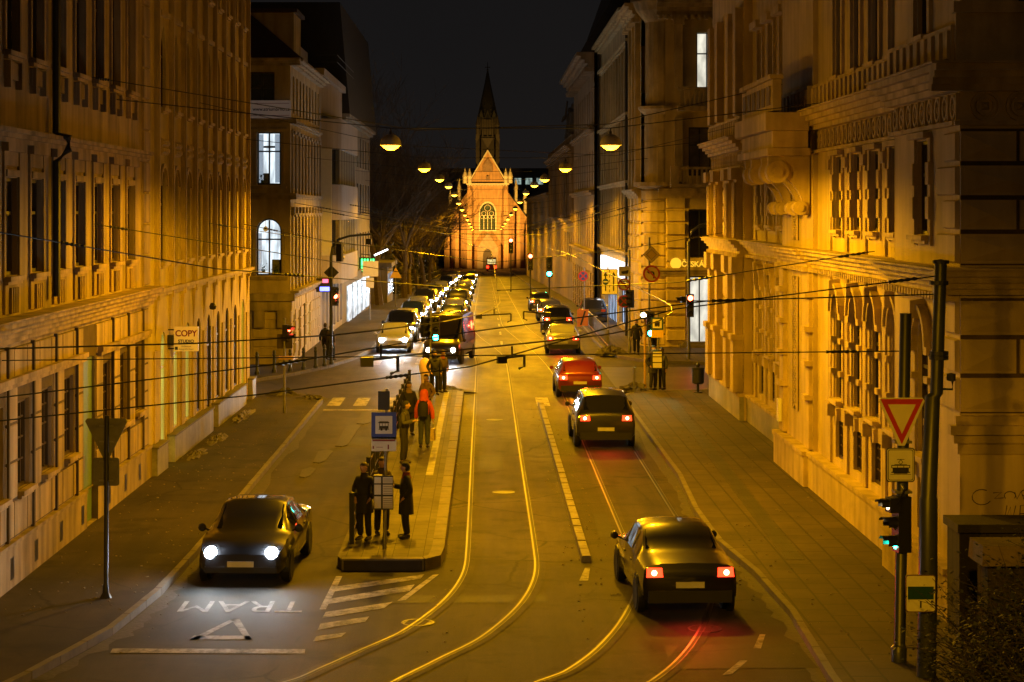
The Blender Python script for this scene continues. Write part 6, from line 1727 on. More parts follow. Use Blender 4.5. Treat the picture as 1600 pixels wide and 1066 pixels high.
# ---- far signals at the next crossing
def far_signal(x, y, h, lit, label, m=None):
    t = thing('traffic_signal', label, 'traffic signal', (x, y, gz(y)), 'signals at the far crossing')
    pole(t, x, y, gz(y) + h + .5, .06, M_IRON, gz(y)); signal_head(t, (x, y - .15, gz(y) + h), 0, lit, 3, 2.0, m)
    return t
far_signal(5.8, 172, 3.3, 2, 'far signal with bright green lens in front of the brown statue building')
far_signal(4.9, 205, 3.6, 0, 'far signal with red lens just beyond the green one')
far_signal(3.1, 225, 5.4, 0, 'tall far signal with the brightest red lens before the church wall')
far_signal(-7.6, 215, 3.6, -1, 'unlit far signal on the park side pavement')
# ---- bollards round the far corner
bpos = [gpt(*p) for p in ((400, 591), (427, 588), (452, 586), (473, 583), (492, 581), (506, 578), (517, 575))]
M_BOL = mat('bollard_iron', (.05, .055, .065), .45, .2, .2, 6)
d = MB(); d.lathe([(.11, 0), (.11, .12), (.075, .16), (.065, .75), (.085, .78), (.085, .83), (.06, .86), (.075, .92), (.05, 1.0), (0, 1.03)], (0, 0, 0), 12)
b0 = d.build('bollard', M_BOL, smooth=True)
tag(b0, 'dark cast bollard on the rounded far kerb before the beige corner building', 'bollard', 'bollards round the far corner')
for k, (x, y) in enumerate(bpos):
    o = b0 if k == 0 else b0.copy()
    if k: col.objects.link(o)
    o.location = (x, y + .4, .13)
d = MB(); d.lathe([(.05, 0), (.05, .95), (.06, 1.0), (0, 1.03)], (0, 0, 0), 10); bb = d.build('bollard', M_STEEL); bb.location = (6.0, 77.0, .13)
tag(bb, 'slim grey bollard beside the dirt heap at the palace corner', 'bollard')
# ---- litter bin, service pillar, guard railing and striped board
bn2 = thing('litter_bin', 'dark round litter bin on a post by the palace corner pilaster', 'litter bin', (8.55, 76.9, .13))
d = MB(); d.lathe([(.16, .35), (.24, .4), (.25, .95), (.27, .97), (.27, 1.0), (.2, 1.02)], (8.55, 76.9, .13), 14); d.build('bin', M_IRON, bn2, smooth=True)
d = MB(); d.tube([(8.55, 76.9, .1), (8.55, 76.9, .5)], .05, 8); d.lathe([(.18, 0), (.18, .03)], (8.55, 76.9, .13), 12); d.build('post', M_IRON, bn2)
d = MB(); d.lathe([(.06, 1.0), (.09, 1.12), (.03, 1.2), (0, 1.22)], (8.55, 76.9, .13), 10); d.build('finial', M_IRON, bn2)
gr = thing('guard_railing', 'grey pedestrian guard railing along the far kerb below the lane sign', 'railing', (6.5, 110, .13))
for k in range(13):
    y = 100.5 + k * 1.6; d = MB(); d.tube([(6.5, y, .1 + gz(y)), (6.5, y, 1.2 + gz(y))], .035, 6); d.build('post', M_STEEL, gr)
d = MB()
for z in (.35, 1.18): d.tube([(6.5, 100.5, z), (6.5, 119.7, z + gz(119.7))], .03, 6)
for k in range(96): d.tube([(6.5, 100.6 + k*.2, .35), (6.5, 100.6 + k*.2, 1.18)], .011, 4, cap=False)
d.build('bar', M_STEEL, gr)
sbd = thing('warning_board', 'orange warning board with a black slash at the end of the guard railing', 'sign', (6.25, 122.5, gz(122.5) + .13))
plate(sbd, 'board', box2(-.37, .37, -.55, .55), 6.28, 122.4, py2z(497, 122.4), M_ORNG); drawing(sbd, 'black_slash', [[(-.2, -.45), (-.08, -.45), (.2, .45), (.08, .45)]], 6.28, 122.39, py2z(497, 122.4), M_SBLK)
d = MB(); d.tube([(6.28, 122.45, gz(122.5)), (6.28, 122.45, 1.3)], .04, 6); d.build('post', M_STEEL, sbd)
# ================================================================== PEOPLE
M_SKIN = mat('skin', (.42, .25, .17), .55, 0, .1, 12)
M_HAIR = mat('dark_hair', (.03, .018, .010), .6, 0, .3, 40)
M_SHOE = mat('dark_shoe', (.03, .022, .018), .5, 0, .2, 20)
M_JEAN = mat('dark_jeans', (.045, .055, .085), .85, 0, .3, 14)
M_TROU = mat('black_trousers', (.018, .017, .018), .85, 0, .3, 14)
M_COATK = mat('black_coat', (.018, .018, .020), .8, 0, .35, 9)
M_COATB = mat('dark_brown_coat', (.055, .038, .026), .8, 0, .3, 9)
M_COATG = mat('dark_grey_jacket', (.06, .06, .065), .8, 0, .3, 9)
M_COATO = mat('orange_jacket', (.62, .09, .035), .7, 0, .2, 9)
M_SCARF = mat('wine_scarf', (.16, .03, .03), .85, 0, .3, 14)
M_COATY = mat('tan_jacket', (.26, .17, .08), .75, 0, .2, 9)
def skin_mesh(verts, edges, radii, root=0, sub=2):
    me = bpy.data.meshes.new('sk'); me.from_pydata([tuple(v) for v in verts], edges, [])
    o = bpy.data.objects.new('sk', me); col.objects.link(o)
    m = o.modifiers.new('s', 'SKIN'); m.use_smooth_shade = True
    for k, r in enumerate(radii):
        rr = r if isinstance(r, tuple) else (r, r)
        me.skin_vertices[0].data[k].radius = rr; me.skin_vertices[0].data[k].use_root = (k == root)
    if sub:
        s = o.modifiers.new('u', 'SUBSURF'); s.levels = sub; s.render_levels = sub
    dg = bpy.context.evaluated_depsgraph_get()
    out = bpy.data.meshes.new_from_object(o.evaluated_get(dg))
    bpy.data.objects.remove(o); bpy.data.meshes.remove(me)
    return out
def person(label, x, y, z, facing, coat=None, trou=None, hgt=1.74, arms=('down', 'down'), stride=0.0, hat=None, longcoat=0.0, hood=False, bag=None, backpack=False, seed=1, group=None, lean=0.0):
    """facing: degrees, 0 looks at the bridge (towards the viewer), 90 looks to +x"""
    coat = coat or M_COATK; trou = trou or M_TROU
    s = hgt / 1.74; V = lambda a, b, c: Vector((a, b, c)) * s
    t = thing('person', label, 'person', (x, y, z), group); t.rotation_euler = (0, 0, R(facing))
    # joints, facing -y
    ly = lambda h: -lean * max(0, h - .9)
    P = dict(pel=V(0, 0, .95), wai=V(0, ly(1.1), 1.10), che=V(0, ly(1.32) , 1.32), nek=V(0, ly(1.46), 1.455), hed=V(0, ly(1.53) - .02, 1.535))
    for sd, k in ((-1, 'r'), (1, 'l')):
        st = stride * sd
        P['hip' + k] = V(sd*.095, 0, .90); P['kne' + k] = V(sd*.10, -.03 - st*.55, .49); P['ank' + k] = V(sd*.105, .02 - st, .085 + (.04 if st < 0 else 0)); P['toe' + k] = V(sd*.115, -.15 - st, .04)
        a = arms[0 if sd < 0 else 1]; sh = V(sd*.165, ly(1.375), 1.375); P['sho' + k] = sh
        if a == 'down': P['elb' + k] = V(sd*.235, .03 + ly(1.12) - st*.3*-1, 1.12); P['wri' + k] = V(sd*.245, -.05 + st*.5 + ly(.9), .87)
        elif a == 'phone': P['elb' + k] = V(sd*.23, -.03 + ly(1.12), 1.13); P['wri' + k] = V(sd*.10, -.28 + ly(1.2), 1.20)
        elif a == 'pocket': P['elb' + k] = V(sd*.29, .07, 1.13); P['wri' + k] = V(sd*.19, -.08, .95)
        else: P['elb' + k] = V(sd*.25, .0, 1.12); P['wri' + k] = V(sd*.26, -.04, .86)
        d = (P['wri' + k] - P['elb' + k]).normalized(); P['han' + k] = P['wri' + k] + d * .08 * s
    names = list(P); idx = {n: i for i, n in enumerate(names)}
    E = [('pel','wai'),('wai','che'),('che','nek'),('nek','hed')]
    for k in 'rl': E += [('pel','hip'+k),('hip'+k,'kne'+k),('kne'+k,'ank'+k),('ank'+k,'toe'+k),('che','sho'+k),('sho'+k,'elb'+k),('elb'+k,'wri'+k),('wri'+k,'han'+k)]
    rad = dict(pel=.13, wai=.115, che=.14, nek=.06, hed=.055, hip=.085, kne=.055, ank=.036, toe=.035, sho=.06, elb=.042, wri=.028, han=.036)
    def build(nm, sub, f, grow=0.0, extra=None):
        use = [n for n in names if f(n)]; ii = {n: i for i, n in enumerate(use)}
        ed = [(ii[a], ii[b]) for a, b in E if a in ii and b in ii]
        r = []
        for n in use:
            q = (rad.get(n) or rad[n[:3]]) * s + grow
            if extra and (n in extra or n[:3] in extra): q += extra.get(n, extra.get(n[:3], 0))
            r.append(q)
        return skin_mesh([P[n] for n in use], ed, r, ii.get('pel', 0), sub)
    body = build('body', 2, lambda n: True)
    bm = bmesh.new(); bm.from_mesh(body); bpy.data.meshes.remove(body)
    # head with chin, nose, eye sockets and ears
    hc = P['hed'] + V(0, -.012, .09)
    rs = bmesh.ops.create_uvsphere(bm, u_segments=20, v_segments=14, radius=1.0)
    for v in rs['verts']:
        c = v.co.copy(); w = .082 * (1 - .18 * max(0, -c.z)); dpt = .103 * (1 - .12 * max(0, -c.z))
        q = Vector((c.x * w, c.y * dpt, c.z * .122))
        if c.y < -.75 and abs(c.x) < .3 and -.35 < c.z < .15: q.y -= .024 * (1 - abs(c.x)/.3)       # nose
        if c.y < -.6 and .2 < abs(c.x) < .55 and .0 < c.z < .3: q.y += .012                         # eye sockets
        if c.y < -.5 and c.z < -.75: q.y -= .012                                                    # chin
        if abs(c.x) > .93 and abs(c.z) < .3: q.x *= 1.12                                            # ears
        v.co = q * s + hc
    # hands: palm with five fingers each
    for k, sd in (('r', -1), ('l', 1)):
        h = P['han' + k]; d = (P['han' + k] - P['wri' + k]).normalized(); side = d.cross(Vector((0, 0, 1)) if abs(d.z) < .8 else Vector((1, 0, 0))).normalized(); nrm = d.cross(side)
        for j, ln in enumerate((.065, .075, .07, .055)):
            b0 = h + side * (.012 * (j - 1.5) * s * 1.4); p1 = b0 + d * ln * .55 * s + nrm * .006; p2 = b0 + d * ln * s + nrm * .022 * s
            mm = MB(); mm.tube([b0, p1, p2], [.010 * s, .0095 * s, .007 * s], 6)
            _join(bm, mm)
        b0 = h - d * .03 * s + side * .028 * s; mm = MB(); mm.tube([b0, b0 + side * .03 * s + d * .02 * s, b0 + side * .035 * s + d * .05 * s], [.012*s, .011*s, .008*s], 6); _join(bm, mm)
    me = bpy.data.meshes.new('body'); bm.to_mesh(me); bm.free(); me.materials.append(M_SKIN)
    o = bpy.data.objects.new('body', me); col.objects.link(o)
    rm = o.modifiers.new('r', 'REMESH'); rm.mode = 'VOXEL'; rm.voxel_size = .013; rm.use_smooth_shade = True
    dg = bpy.context.evaluated_depsgraph_get(); m2 = bpy.data.meshes.new_from_object(o.evaluated_get(dg)); m2.name = 'body'
    o.modifiers.clear(); o.data = m2; bpy.data.meshes.remove(me)
    if not m2.materials: m2.materials.append(M_SKIN)
    o.parent = t
    def part(nm, me, m):
        me.name = nm; me.materials.clear(); me.materials.append(m)
        for p in me.polygons: p.use_smooth = True
        q = bpy.data.objects.new(nm, me); col.objects.link(q); q.parent = t; return q
    part('trousers', build('t', 2, lambda n: n in ('pel', 'wai') or n[:3] in ('hip', 'kne', 'ank'), .016, dict(ank=.018, kne=.012)), trou)
    part('coat', build('c', 2, lambda n: n in ('pel', 'wai', 'che', 'nek') or n[:3] in ('sho', 'elb', 'wri'), .028, dict(pel=.025, wri=.006, wai=.02, sho=-.014, nek=-.02)), coat)
    d = MB(); c0 = P['nek'] + V(0, .005, 0); d.lathe([(.125*s, -.075*s), (.098*s, -.02*s), (.082*s, .035*s), (.088*s, .062*s), (.072*s, .066*s)], c0, 16); d.build('scarf' if seed % 3 == 0 else 'collar', (coat if seed % 3 else (M_SCARF if seed % 2 else M_COATY)), t, smooth=True, loc=(0, 0, 0))
    if longcoat:
        d = MB(); d.lathe([(.215*s, (.98 - longcoat)*s), (.205*s, .75*s), (.18*s, 1.0*s), (.16*s, 1.12*s)], (0, 0, 0), 18)
        sk = d.build('coat_skirt', coat, t, smooth=True, loc=(0, 0, 0))
        for v in sk.data.vertices: v.co.y *= .82
    for k in 'rl':
        a, b = P['ank' + k], P['toe' + k]; d = MB()
        d.tube([a + V(0, .05, -.03), a + V(0, .0, -.025), b + V(0, .03, .008), b + V(0, -.03, -.003)], [.042*s, .052*s, .046*s, .03*s], 8); d.build('shoe', M_SHOE, t, smooth=True, loc=(0, 0, 0))
    rnd = random.Random(seed)
    if hood:
        d = MB(); c = hc; rs = []
        for (r_, h) in ((.15, -.19), (.135, -.10), (.125, 0), (.115, .08), (.07, .135), (0, .15)): rs.append((r_*s, h*s))
        d.lathe(rs, c + V(0, .035, 0), 16); d.build('hood', coat, t, smooth=True, loc=(0, 0, 0))
    else:
        d = MB(); hm = hat or M_HAIR
        nn = 18; prof = [(.0, .132), (.045, .122), (.078, .085), (.091, .035), (.092, -.02), (.082, -.075)]
        rings = []
        for r_, h_ in prof:
            ring = []
            for k in range(nn):
                a = 2*PI*k/nn; front = max(0, -math.sin(a)); low = h_ < .06
                rr_ = r_ * s; yy = math.sin(a) * rr_ * 1.16; zz = h_ * s
                if low and front > .25: zz = max(zz, (.052 if not hat else .03) * s); rr_ = .088 * s; yy = math.sin(a) * .104 * s
                ring.append(d.vert(hc + Vector((math.cos(a) * rr_, yy + .012 * s, zz))))
            rings.append(ring)
        for A, B in zip(rings, rings[1:]):
            for k in range(nn): d.fidx([A[k], A[(k+1) % nn], B[(k+1) % nn], B[k]])
        d.build('hat' if hat else 'hair', hm, t, smooth=True, loc=(0, 0, 0))
    if backpack:
        d = MB(); c = V(0, .2 , 1.2); d.lathe([(0, -.24*s), (.15*s, -.22*s), (.165*s, -.05*s), (.15*s, .14*s), (.09*s, .21*s), (0, .23*s)], c, 14); q = d.build('backpack', M_COATK, t, smooth=True, loc=(0, 0, 0))
        for v in q.data.vertices: v.co.y = c.y + (v.co.y - c.y) * .75
        d = MB()
        for sd in (-1, 1): d.tube([V(sd*.1, .14, 1.38), V(sd*.12, .02, 1.47), V(sd*.12, -.155, 1.36), V(sd*.14, -.14, 1.12), V(sd*.13, .1, 1.05)], .018*s, 6)
        d.build('strap', M_COATK, t, loc=(0, 0, 0))
    if bag:
        h = t.matrix_basis @ (P['hanr'] + V(0, 0, -.05))
        bgo = thing('carrier_bag', bag, 'bag', h); bgo.rotation_euler = t.rotation_euler
        d = MB(); d.taper(-.06, .06, -.16, .16, -.5, -.14, .01); d.build('bag_body', mat('pale_bag', (.5, .38, .12), .5, 0, .4, 12), bgo, loc=(0, 0, 0))
        d = MB(); d.tube([(0, -.1, -.15), (0, -.05, -.02), (0, .05, -.02), (0, .1, -.15)], .008, 5); d.build('handle', M_BLACK, bgo, loc=(0, 0, 0))
    return t
def _join(bm, mm):
    vs = [bm.verts.new(v) for v in mm.v]
    for f in mm.f:
        try: bm.faces.new([vs[i] for i in f])
        except ValueError: pass
PZ = .216
person('person in long dark coat standing behind the timetable box at the platform end', -2.62, 41.9, PZ, -25, M_COATK, hgt=1.70, longcoat=.35, arms=('pocket', 'pocket'), seed=1)
person('person in brown jacket standing close beside the timetable box', -2.28, 42.6, PZ, 20, M_COATB, M_TROU, hgt=1.72, arms=('pocket', 'phone'), seed=2)
person('person in black knee length coat and cap standing apart near the platform end', -1.72, 42.2, PZ, -80, M_COATK, hgt=1.66, longcoat=.42, arms=('phone', 'pocket'), hat=M_COATK, seed=3)
person('person in dark jacket looking at a phone in both hands, by the platform railing', -2.30, 54.6, PZ, 75, M_COATG, M_TROU, hgt=1.78, arms=('phone', 'phone'), hat=M_COATK, seed=4, lean=.08)
person('person in orange jacket with black backpack, seen from behind', -1.83, 58.2, PZ, 172, M_COATO, M_JEAN, hgt=1.76, arms=('bag', 'down'), hood=True, backpack=True, seed=5, bag='pale yellow carrier bag held by the person in the orange jacket')
person('person in black coat standing behind the orange jacket, next to the railing', -2.42, 61.5, PZ, 20, M_COATK, hgt=1.72, arms=('pocket', 'down'), seed=6, longcoat=.2)
person('person in tan jacket half hidden beyond the orange jacket', -1.95, 64.5, PZ, -30, M_COATY, M_TROU, hgt=1.70, arms=('pocket', 'pocket'), seed=7)
person('person in dark coat beside the yellow beacon at the far platform end', -1.95, 75.0, PZ, 15, M_COATK, hgt=1.72, longcoat=.2, arms=('pocket', 'down'), seed=8)
person('person in brown coat half behind the one beside the yellow beacon', -1.66, 76.0, PZ, 40, M_COATB, hgt=1.70, arms=('pocket', 'pocket'), seed=9)
person('person in black walking past the last bollard towards the white shop', -7.85, 94.6, .13, 160, M_COATK, hgt=1.75, stride=.16, seed=10)
person('person in dark brown walking beside the mast with the curved arm', -7.5, 93.6, .13, 150, M_COATB, hgt=1.72, stride=-.14, seed=11, hat=M_COATK)
person('person in black coat waiting by the timetable at the palace kerb corner', 6.85, 78.0, .13, 30, M_COATK, hgt=1.80, longcoat=.3, arms=('pocket', 'pocket'), seed=12)
person('person in dark jacket behind the timetable pole at the palace kerb corner', 7.22, 78.1, .13, -40, M_COATG, hgt=1.70, arms=('pocket', 'down'), seed=13)
person('person in black crossing by the post with stacked round signs', 7.7, 97.3, .13, -10, M_COATK, hgt=1.78, stride=.15, seed=14, longcoat=.2)
person('person in grey jacket walking below the priority diamond sign', 8.55, 97.0, .13, 20, M_COATG, M_TROU, hgt=1.74, stride=-.15, seed=15)
# ================================================================== VEHICLES (all at rest, lamps lit)
M_TAIL = mat_emit('lit_tail_lamp', (1.0, .030, .008), 6)
M_TAILC = mat_emit('tail_lamp_core', (1.0, .25, .10), 40)
M_TAILD = mat('unlit_tail_lamp', (.25, .008, .008), .2)
M_HEAD = mat_emit('lit_headlamp', (.82, .93, 1.0), 320)
M_RIM = mat('alloy_rim', (.42, .42, .43), .3, .9, .1, 6)
M_TRIM = mat('black_trim', (.014, .014, .015), .45)
M_PLATE = mat('number_plate', (.6, .6, .58), .4)
def paint(name, c): return mat(name, c, .28, .35, .06, 2, coat=1.0)
SHAPES = {
 'hatchback': ([(-2.05,.36,.70,.76,.80),(-2.0,.27,.86,.96,.86),(-1.88,.24,.93,1.06,.88),(-1.48,.22,.95,1.38,.89),(-.7,.21,.95,1.47,.89),(.15,.21,.93,1.45,.89),(.95,.21,.92,.98,.885),(1.45,.22,.86,.90,.87),(1.85,.24,.74,.80,.82),(2.02,.30,.60,.66,.72)], 2, 3, 5, 6),
 'saloon': ([(-2.3,.38,.74,.80,.78),(-2.24,.27,.88,.98,.86),(-1.75,.24,.93,1.03,.88),(-1.2,.22,.95,1.08,.89),(-.65,.21,.95,1.40,.89),(.1,.21,.94,1.43,.89),(.35,.21,.93,1.41,.89),(1.1,.21,.91,.97,.885),(1.7,.22,.86,.90,.87),(2.1,.24,.72,.78,.82),(2.25,.30,.58,.64,.70)], 3, 4, 6, 7),
 'suv': ([(-2.2,.42,.80,.88,.82),(-2.16,.32,1.0,1.10,.90),(-2.08,.30,1.06,1.20,.92),(-1.8,.28,1.08,1.62,.93),(-.8,.27,1.08,1.70,.93),(.2,.27,1.07,1.68,.93),(.95,.27,1.05,1.12,.92),(1.55,.28,1.0,1.05,.91),(1.98,.30,.90,.96,.86),(2.15,.38,.70,.76,.76)], 2, 3, 5, 6),
 'van': ([(-2.55,.45,1.0,2.20,.88),(-2.5,.32,1.05,2.33,.94),(-1.6,.30,1.08,2.38,.96),(0,.30,1.08,2.38,.96),(.9,.30,1.08,2.34,.95),(1.15,.30,1.08,2.26,.95),(1.85,.30,1.06,1.22,.93),(2.3,.32,.98,1.06,.90),(2.55,.36,.74,.84,.84),(2.62,.45,.60,.66,.76)], 0, 1, 5, 6)}
def sect(st, cabin):
    y, zs, zb, zt, w = st
    wt = w * (.72 if cabin else .80)
    if cabin and zt > 2: wt = w * .88
    h = [(0, zs), (w*.86, zs), (w*.985, zs + .12), (w, (zs + zb)/2 + .03), (w*.97, zb), (wt, zt - (.05 if cabin else .02)), (wt*.72, zt), (0, zt + .015)]
    return [(x, y, z) for x, z in h]
def car(kind, label, cat, pm, tail=True, head=False, emit_tail=False, group=None, beams=True, plate_text=None):
    st, rw0, rw1, ws0, ws1 = SHAPES[kind]
    t = thing({'hatchback': 'hatchback_car', 'saloon': 'saloon_car', 'suv': 'estate_car', 'van': 'van'}[kind], label, cat, (0, 0, 0), group)
    n = len(st); S = [sect(s, rw1 <= k <= ws0) for k, s in enumerate(st)]
    # smooth the loft between stations
    F = []
    for k in range(n - 1):
        F.append(S[k])
        for u in (.5,):
            row = []
            for j in range(8):
                p0, p1, p2, p3 = (Vector(S[max(k-1,0)][j]), Vector(S[k][j]), Vector(S[k+1][j]), Vector(S[min(k+2,n-1)][j]))
                lin = p1.lerp(p2, u); cr = (-p0 + p1*9 + p2*9 - p3) / 16
                sharp = k in (rw0, ws0)
                q = lin if sharp else lin.lerp(cr, .6); q.y = lin.y; row.append(tuple(q))
            F.append(row)
    F.append(S[-1])
    d = MB()
    for k in range(len(F) - 1):
        for j in range(7):
            for sx in (1, -1):
                q = [F[k][j], F[k][j+1], F[k+1][j+1], F[k+1][j]]
                d.face([(sx*x, y, z) for x, y, z in q])
    for R_ in (F[0], F[-1]):
        for j in range(7): d.face([R_[j], R_[j+1], (-R_[j+1][0], *R_[j+1][1:]), (-R_[j][0], *R_[j][1:])])
    body = d.build('body', pm, t, smooth=True)
    def off(p, nrm, a): return tuple(Vector(p) + Vector(nrm) * a)
    def glass(nm, quad, nrm, ins=.07):
        c = sum((Vector(q) for q in quad), Vector()) / len(quad)
        q2 = [Vector(q).lerp(c, ins) + Vector(nrm).normalized() * .012 for q in quad]
        m = MB(); m.extrude([tuple(v) for v in q2], lambda p: p, lambda p: off(p, nrm, -.03)); return m.build(nm, M_GLASSD, t)
    def band_glass(nm, a, b):
        A, B = S[a], S[b]; quad = [A[5], B[5], (-B[5][0], *B[5][1:]), (-A[5][0], *A[5][1:])]
        e1 = Vector(B[5]) - Vector(A[5]); e1.x = 0; nrm = Vector((0, -e1.z, e1.y)).normalized()
        if nrm.z < 0: nrm = -nrm
        if kind == 'van' and a == 0: nrm = Vector((0, -1, 0)); quad = [(-.66, -2.56, 1.2), (.66, -2.56, 1.2), (.66, -2.53, 2.05), (-.66, -2.53, 2.05)]
        glass(nm, quad, nrm, .06)
    band_glass('rear_window', rw0, rw1); band_glass('windscreen', ws0, ws1)
    for sx in (1, -1):
        rows = [k for k in range(len(F)) if 2*rw1 <= k <= 2*ws0 + 1]
        if kind == 'van': rows = [k for k in range(len(F)) if 8 <= k <= 2*ws0 + 1]
        mid = len(rows) // 2; groups = [rows] if kind == 'van' else [rows[:mid + 1], rows[mid:]]
        for gi, g in enumerate(groups):
            m = MB(); prev = None
            for kk, r_ in enumerate(g):
                a, b = Vector(F[r_][4]), Vector(F[r_][5]); lo, hi = a.lerp(b, .10), a.lerp(b, .88)
                dy = .04 if kk == 0 else (-.04 if kk == len(g) - 1 else 0)
                pts = []
                for p in (lo, hi): pts.append((sx*(p.x + .012), p.y + dy, p.z + .004))
                if prev: m.face([prev[0], pts[0], pts[1], prev[1]])
                prev = pts
            m.build('side_window', M_GLASSD, t, recalc=False)
        spans = [] and [(rw1, (rw1 + ws0)//2 if ws0 - rw1 > 1 else ws0), ((rw1 + ws0)//2 if ws0 - rw1 > 1 else rw1, ws0)]
        if kind == 'van': spans = [(4, 5)]
        for a, b in spans:
            if a == b: continue
            A, B = S[a], S[b]
            glass('side_window', [(sx*A[4][0], A[4][1] + .05, A[4][2] + .03), (sx*B[4][0], B[4][1] - .03 + (.35 if b == ws0 else 0), B[4][2] + .03), (sx*B[5][0], B[5][1] - .03, B[5][2] - .03), (sx*A[5][0], A[5][1] + .05, A[5][2] - .03)], (sx, 0, .25), .06)
        m = MB(); zb = st[ws1][2]; yb = st[ws1][0] - .12; w = st[ws1][4]
        m.lathe([(0, -.04), (.07, -.03), (.085, .02), (.05, .06), (0, .065)], (sx*(w + .1), yb, zb + .06), 10, 'y'); m.tube([(sx*(w-.04), yb, zb), (sx*(w+.06), yb, zb + .05)], .02, 6); m.build('wing_mirror', pm, t, smooth=True)
    L0, L1 = st[0][0], st[-1][0]; w = st[len(st)//2][4]; wr = .32 if kind in ('hatchback', 'saloon') else .36
    for sx in (1, -1):
        for y in (L0 + .78, L1 - .82):
            m = MB(); m.lathe([(wr*.62, -.10), (wr*.95, -.11), (wr, -.06), (wr, .06), (wr*.95, .10), (wr*.62, .09)], (sx*(w - .088), y, wr), 20, 'x'); wh = m.build('wheel', M_RUBBER, t, smooth=True)
            m = MB(); x0 = sx*(w - .09)
            m.lathe([(0, sx*.06), (wr*.2, sx*.085), (wr*.25, sx*.05), (wr*.58, sx*.07), (wr*.63, sx*.095), (wr*.63, -sx*.05)], (x0, y, wr), 16, 'x'); m.build('rim', M_RIM, wh, loc=-root_loc(wh))
            m = MB(); m.lathe([(0, -.12*sx), (wr + .055, -.12*sx), (wr + .055, .006*sx), (0, .006*sx)], (sx*w, y, wr), 24, 'x'); m.build('wheel_arch', M_TRIM, t)
    for sx in (1, -1):
        m = MB()
        for yq in (-.95, .02, .92):
            k = min(range(len(F)), key=lambda q: abs(F[q][4][1] - yq)); row = F[k]
            for j in (1, 2, 3):
                a, b = row[j], row[j+1]
                m.face([(sx*(a[0] + .005), yq - .008, a[2]), (sx*(a[0] + .005), yq + .008, a[2]), (sx*(b[0] + .005), yq + .008, b[2]), (sx*(b[0] + .005), yq - .008, b[2])])
        m.build('door_seam', M_TRIM, t, recalc=False)
        for yq in (-.80, .16):
            m = MB(); m.box(sx*w - .01, sx*w + .022, yq, yq + .17, st[3][2] - .16, st[3][2] - .125); m.build('door_handle', M_TRIM, t)
    # lamps
    zl = st[1][2] - .04 if kind != 'van' else 1.0; wl = st[1][4]
    for sx in (1, -1):
        m = MB(); y0 = L0 - .005
        if kind == 'van': m.taper(sx*wl - (.16 if sx > 0 else 0), sx*wl + (0 if sx > 0 else .16), y0 - .02, y0 + .12, zl - .25, zl + .35, .01)
        else: m.taper(min(sx*.50, sx*.80), max(sx*.50, sx*.80), y0 - .025, y0 + .16, zl - .09, zl + .07, .015)
        tl = m.build('tail_light', M_TAIL if emit_tail else M_TAILD, t)
        if emit_tail and kind != 'van':
            m = MB(); m.lathe([(0, -.05), (.035, -.045), (.05, -.02)], (sx*.66, L0 - .008, zl - .01), 10, 'y'); m.build('bulb_reflector', M_TAILC, tl, loc=-root_loc(tl))
        m = MB(); zf = st[-2][2] - .02
        c = (sx*.60, L1 - .07, zf - .04)
        m.lathe([(0, .10), (.085, .085), (.12, .04), (.125, -.06)], c, 14, 'y'); m.build('headlight', M_HEAD if head else M_WHITE, t, smooth=True)
    m = MB(); m.box(-.26, .26, L0 - .022, L0 + .02, .55, .66); pl = m.build('number_plate', M_PLATE, t)
    m = MB(); m.box(-.26, .26, L1 - .02, L1 + .022, .40, .51); m.build('number_plate', M_PLATE, t)
    m = MB(); m.box(-w*.86, w*.86, L0 - .015, L0 + .1, .28, .50); m.box(-w*.80, w*.80, L1 - .12, L1 + .008, .28, .40); m.build('bumper', M_TRIM, t)
    m = MB(); m.box(-.42, .42, L1 - .09, L1 - .008, .50, .58); m.build('grille', M_TRIM, t)
    if head and beams:
        l = bpy.data.lights.new('beam', 'SPOT'); l.energy = 190; l.color = (.80, .91, 1); l.spot_size = R(60); l.spot_blend = 1.0; l.shadow_soft_size = .12
        o = bpy.data.objects.new('beam', l); col.objects.link(o); o.parent = t; o.location = (0, L1 + .12, .64); o.rotation_euler = (R(66), 0, 0)
    if emit_tail:
        l = bpy.data.lights.new('tail_glow', 'SPOT'); l.energy = 110; l.color = (1, .05, .015); l.spot_size = R(150); l.spot_blend = .9; l.shadow_soft_size = .25
        o = bpy.data.objects.new('tail_glow', l); col.objects.link(o); o.parent = t; o.location = (0, L0 - .12, zl); o.rotation_euler = (R(78), 0, R(180))
    return t
P_BLK = paint('black_car_paint', (.012, .012, .014)); P_SLV = paint('silver_car_paint', (.35, .36, .37)); P_RED = paint('dark_red_car_paint', (.16, .015, .018)); P_BLU = paint('dark_blue_car_paint', (.015, .025, .07)); P_GRY = paint('grey_car_paint', (.10, .10, .105)); P_DGY = paint('dark_grey_car_paint', (.028, .028, .032)); P_WHT = paint('white_car_paint', (.55, .55, .54)); P_YEL = paint('dark_van_paint', (.05, .040, .02))
def place(t, x, y, rz):
    t.location = (x, y, gz(y)); t.rotation_euler = (-math.atan((gz(y+2)-gz(y-2))/4) * 0, 0, R(rz)); return t
G1, G2 = 'cars queueing in the outbound lane', 'oncoming cars with headlamps on'
protos = {}
def put(kind, pm, label, x, y, rz, mode, group=None, cat='car'):
    key = (kind, pm.name, mode)
    if key not in protos: protos[key] = t = car(kind, label, cat, pm, head=mode == 'head', emit_tail=mode == 'tail', group=group)
    else: t = copy_tree(protos[key])
    t['label'] = label; t['category'] = cat
    if group: t['group'] = group
    return place(t, x, y, rz)
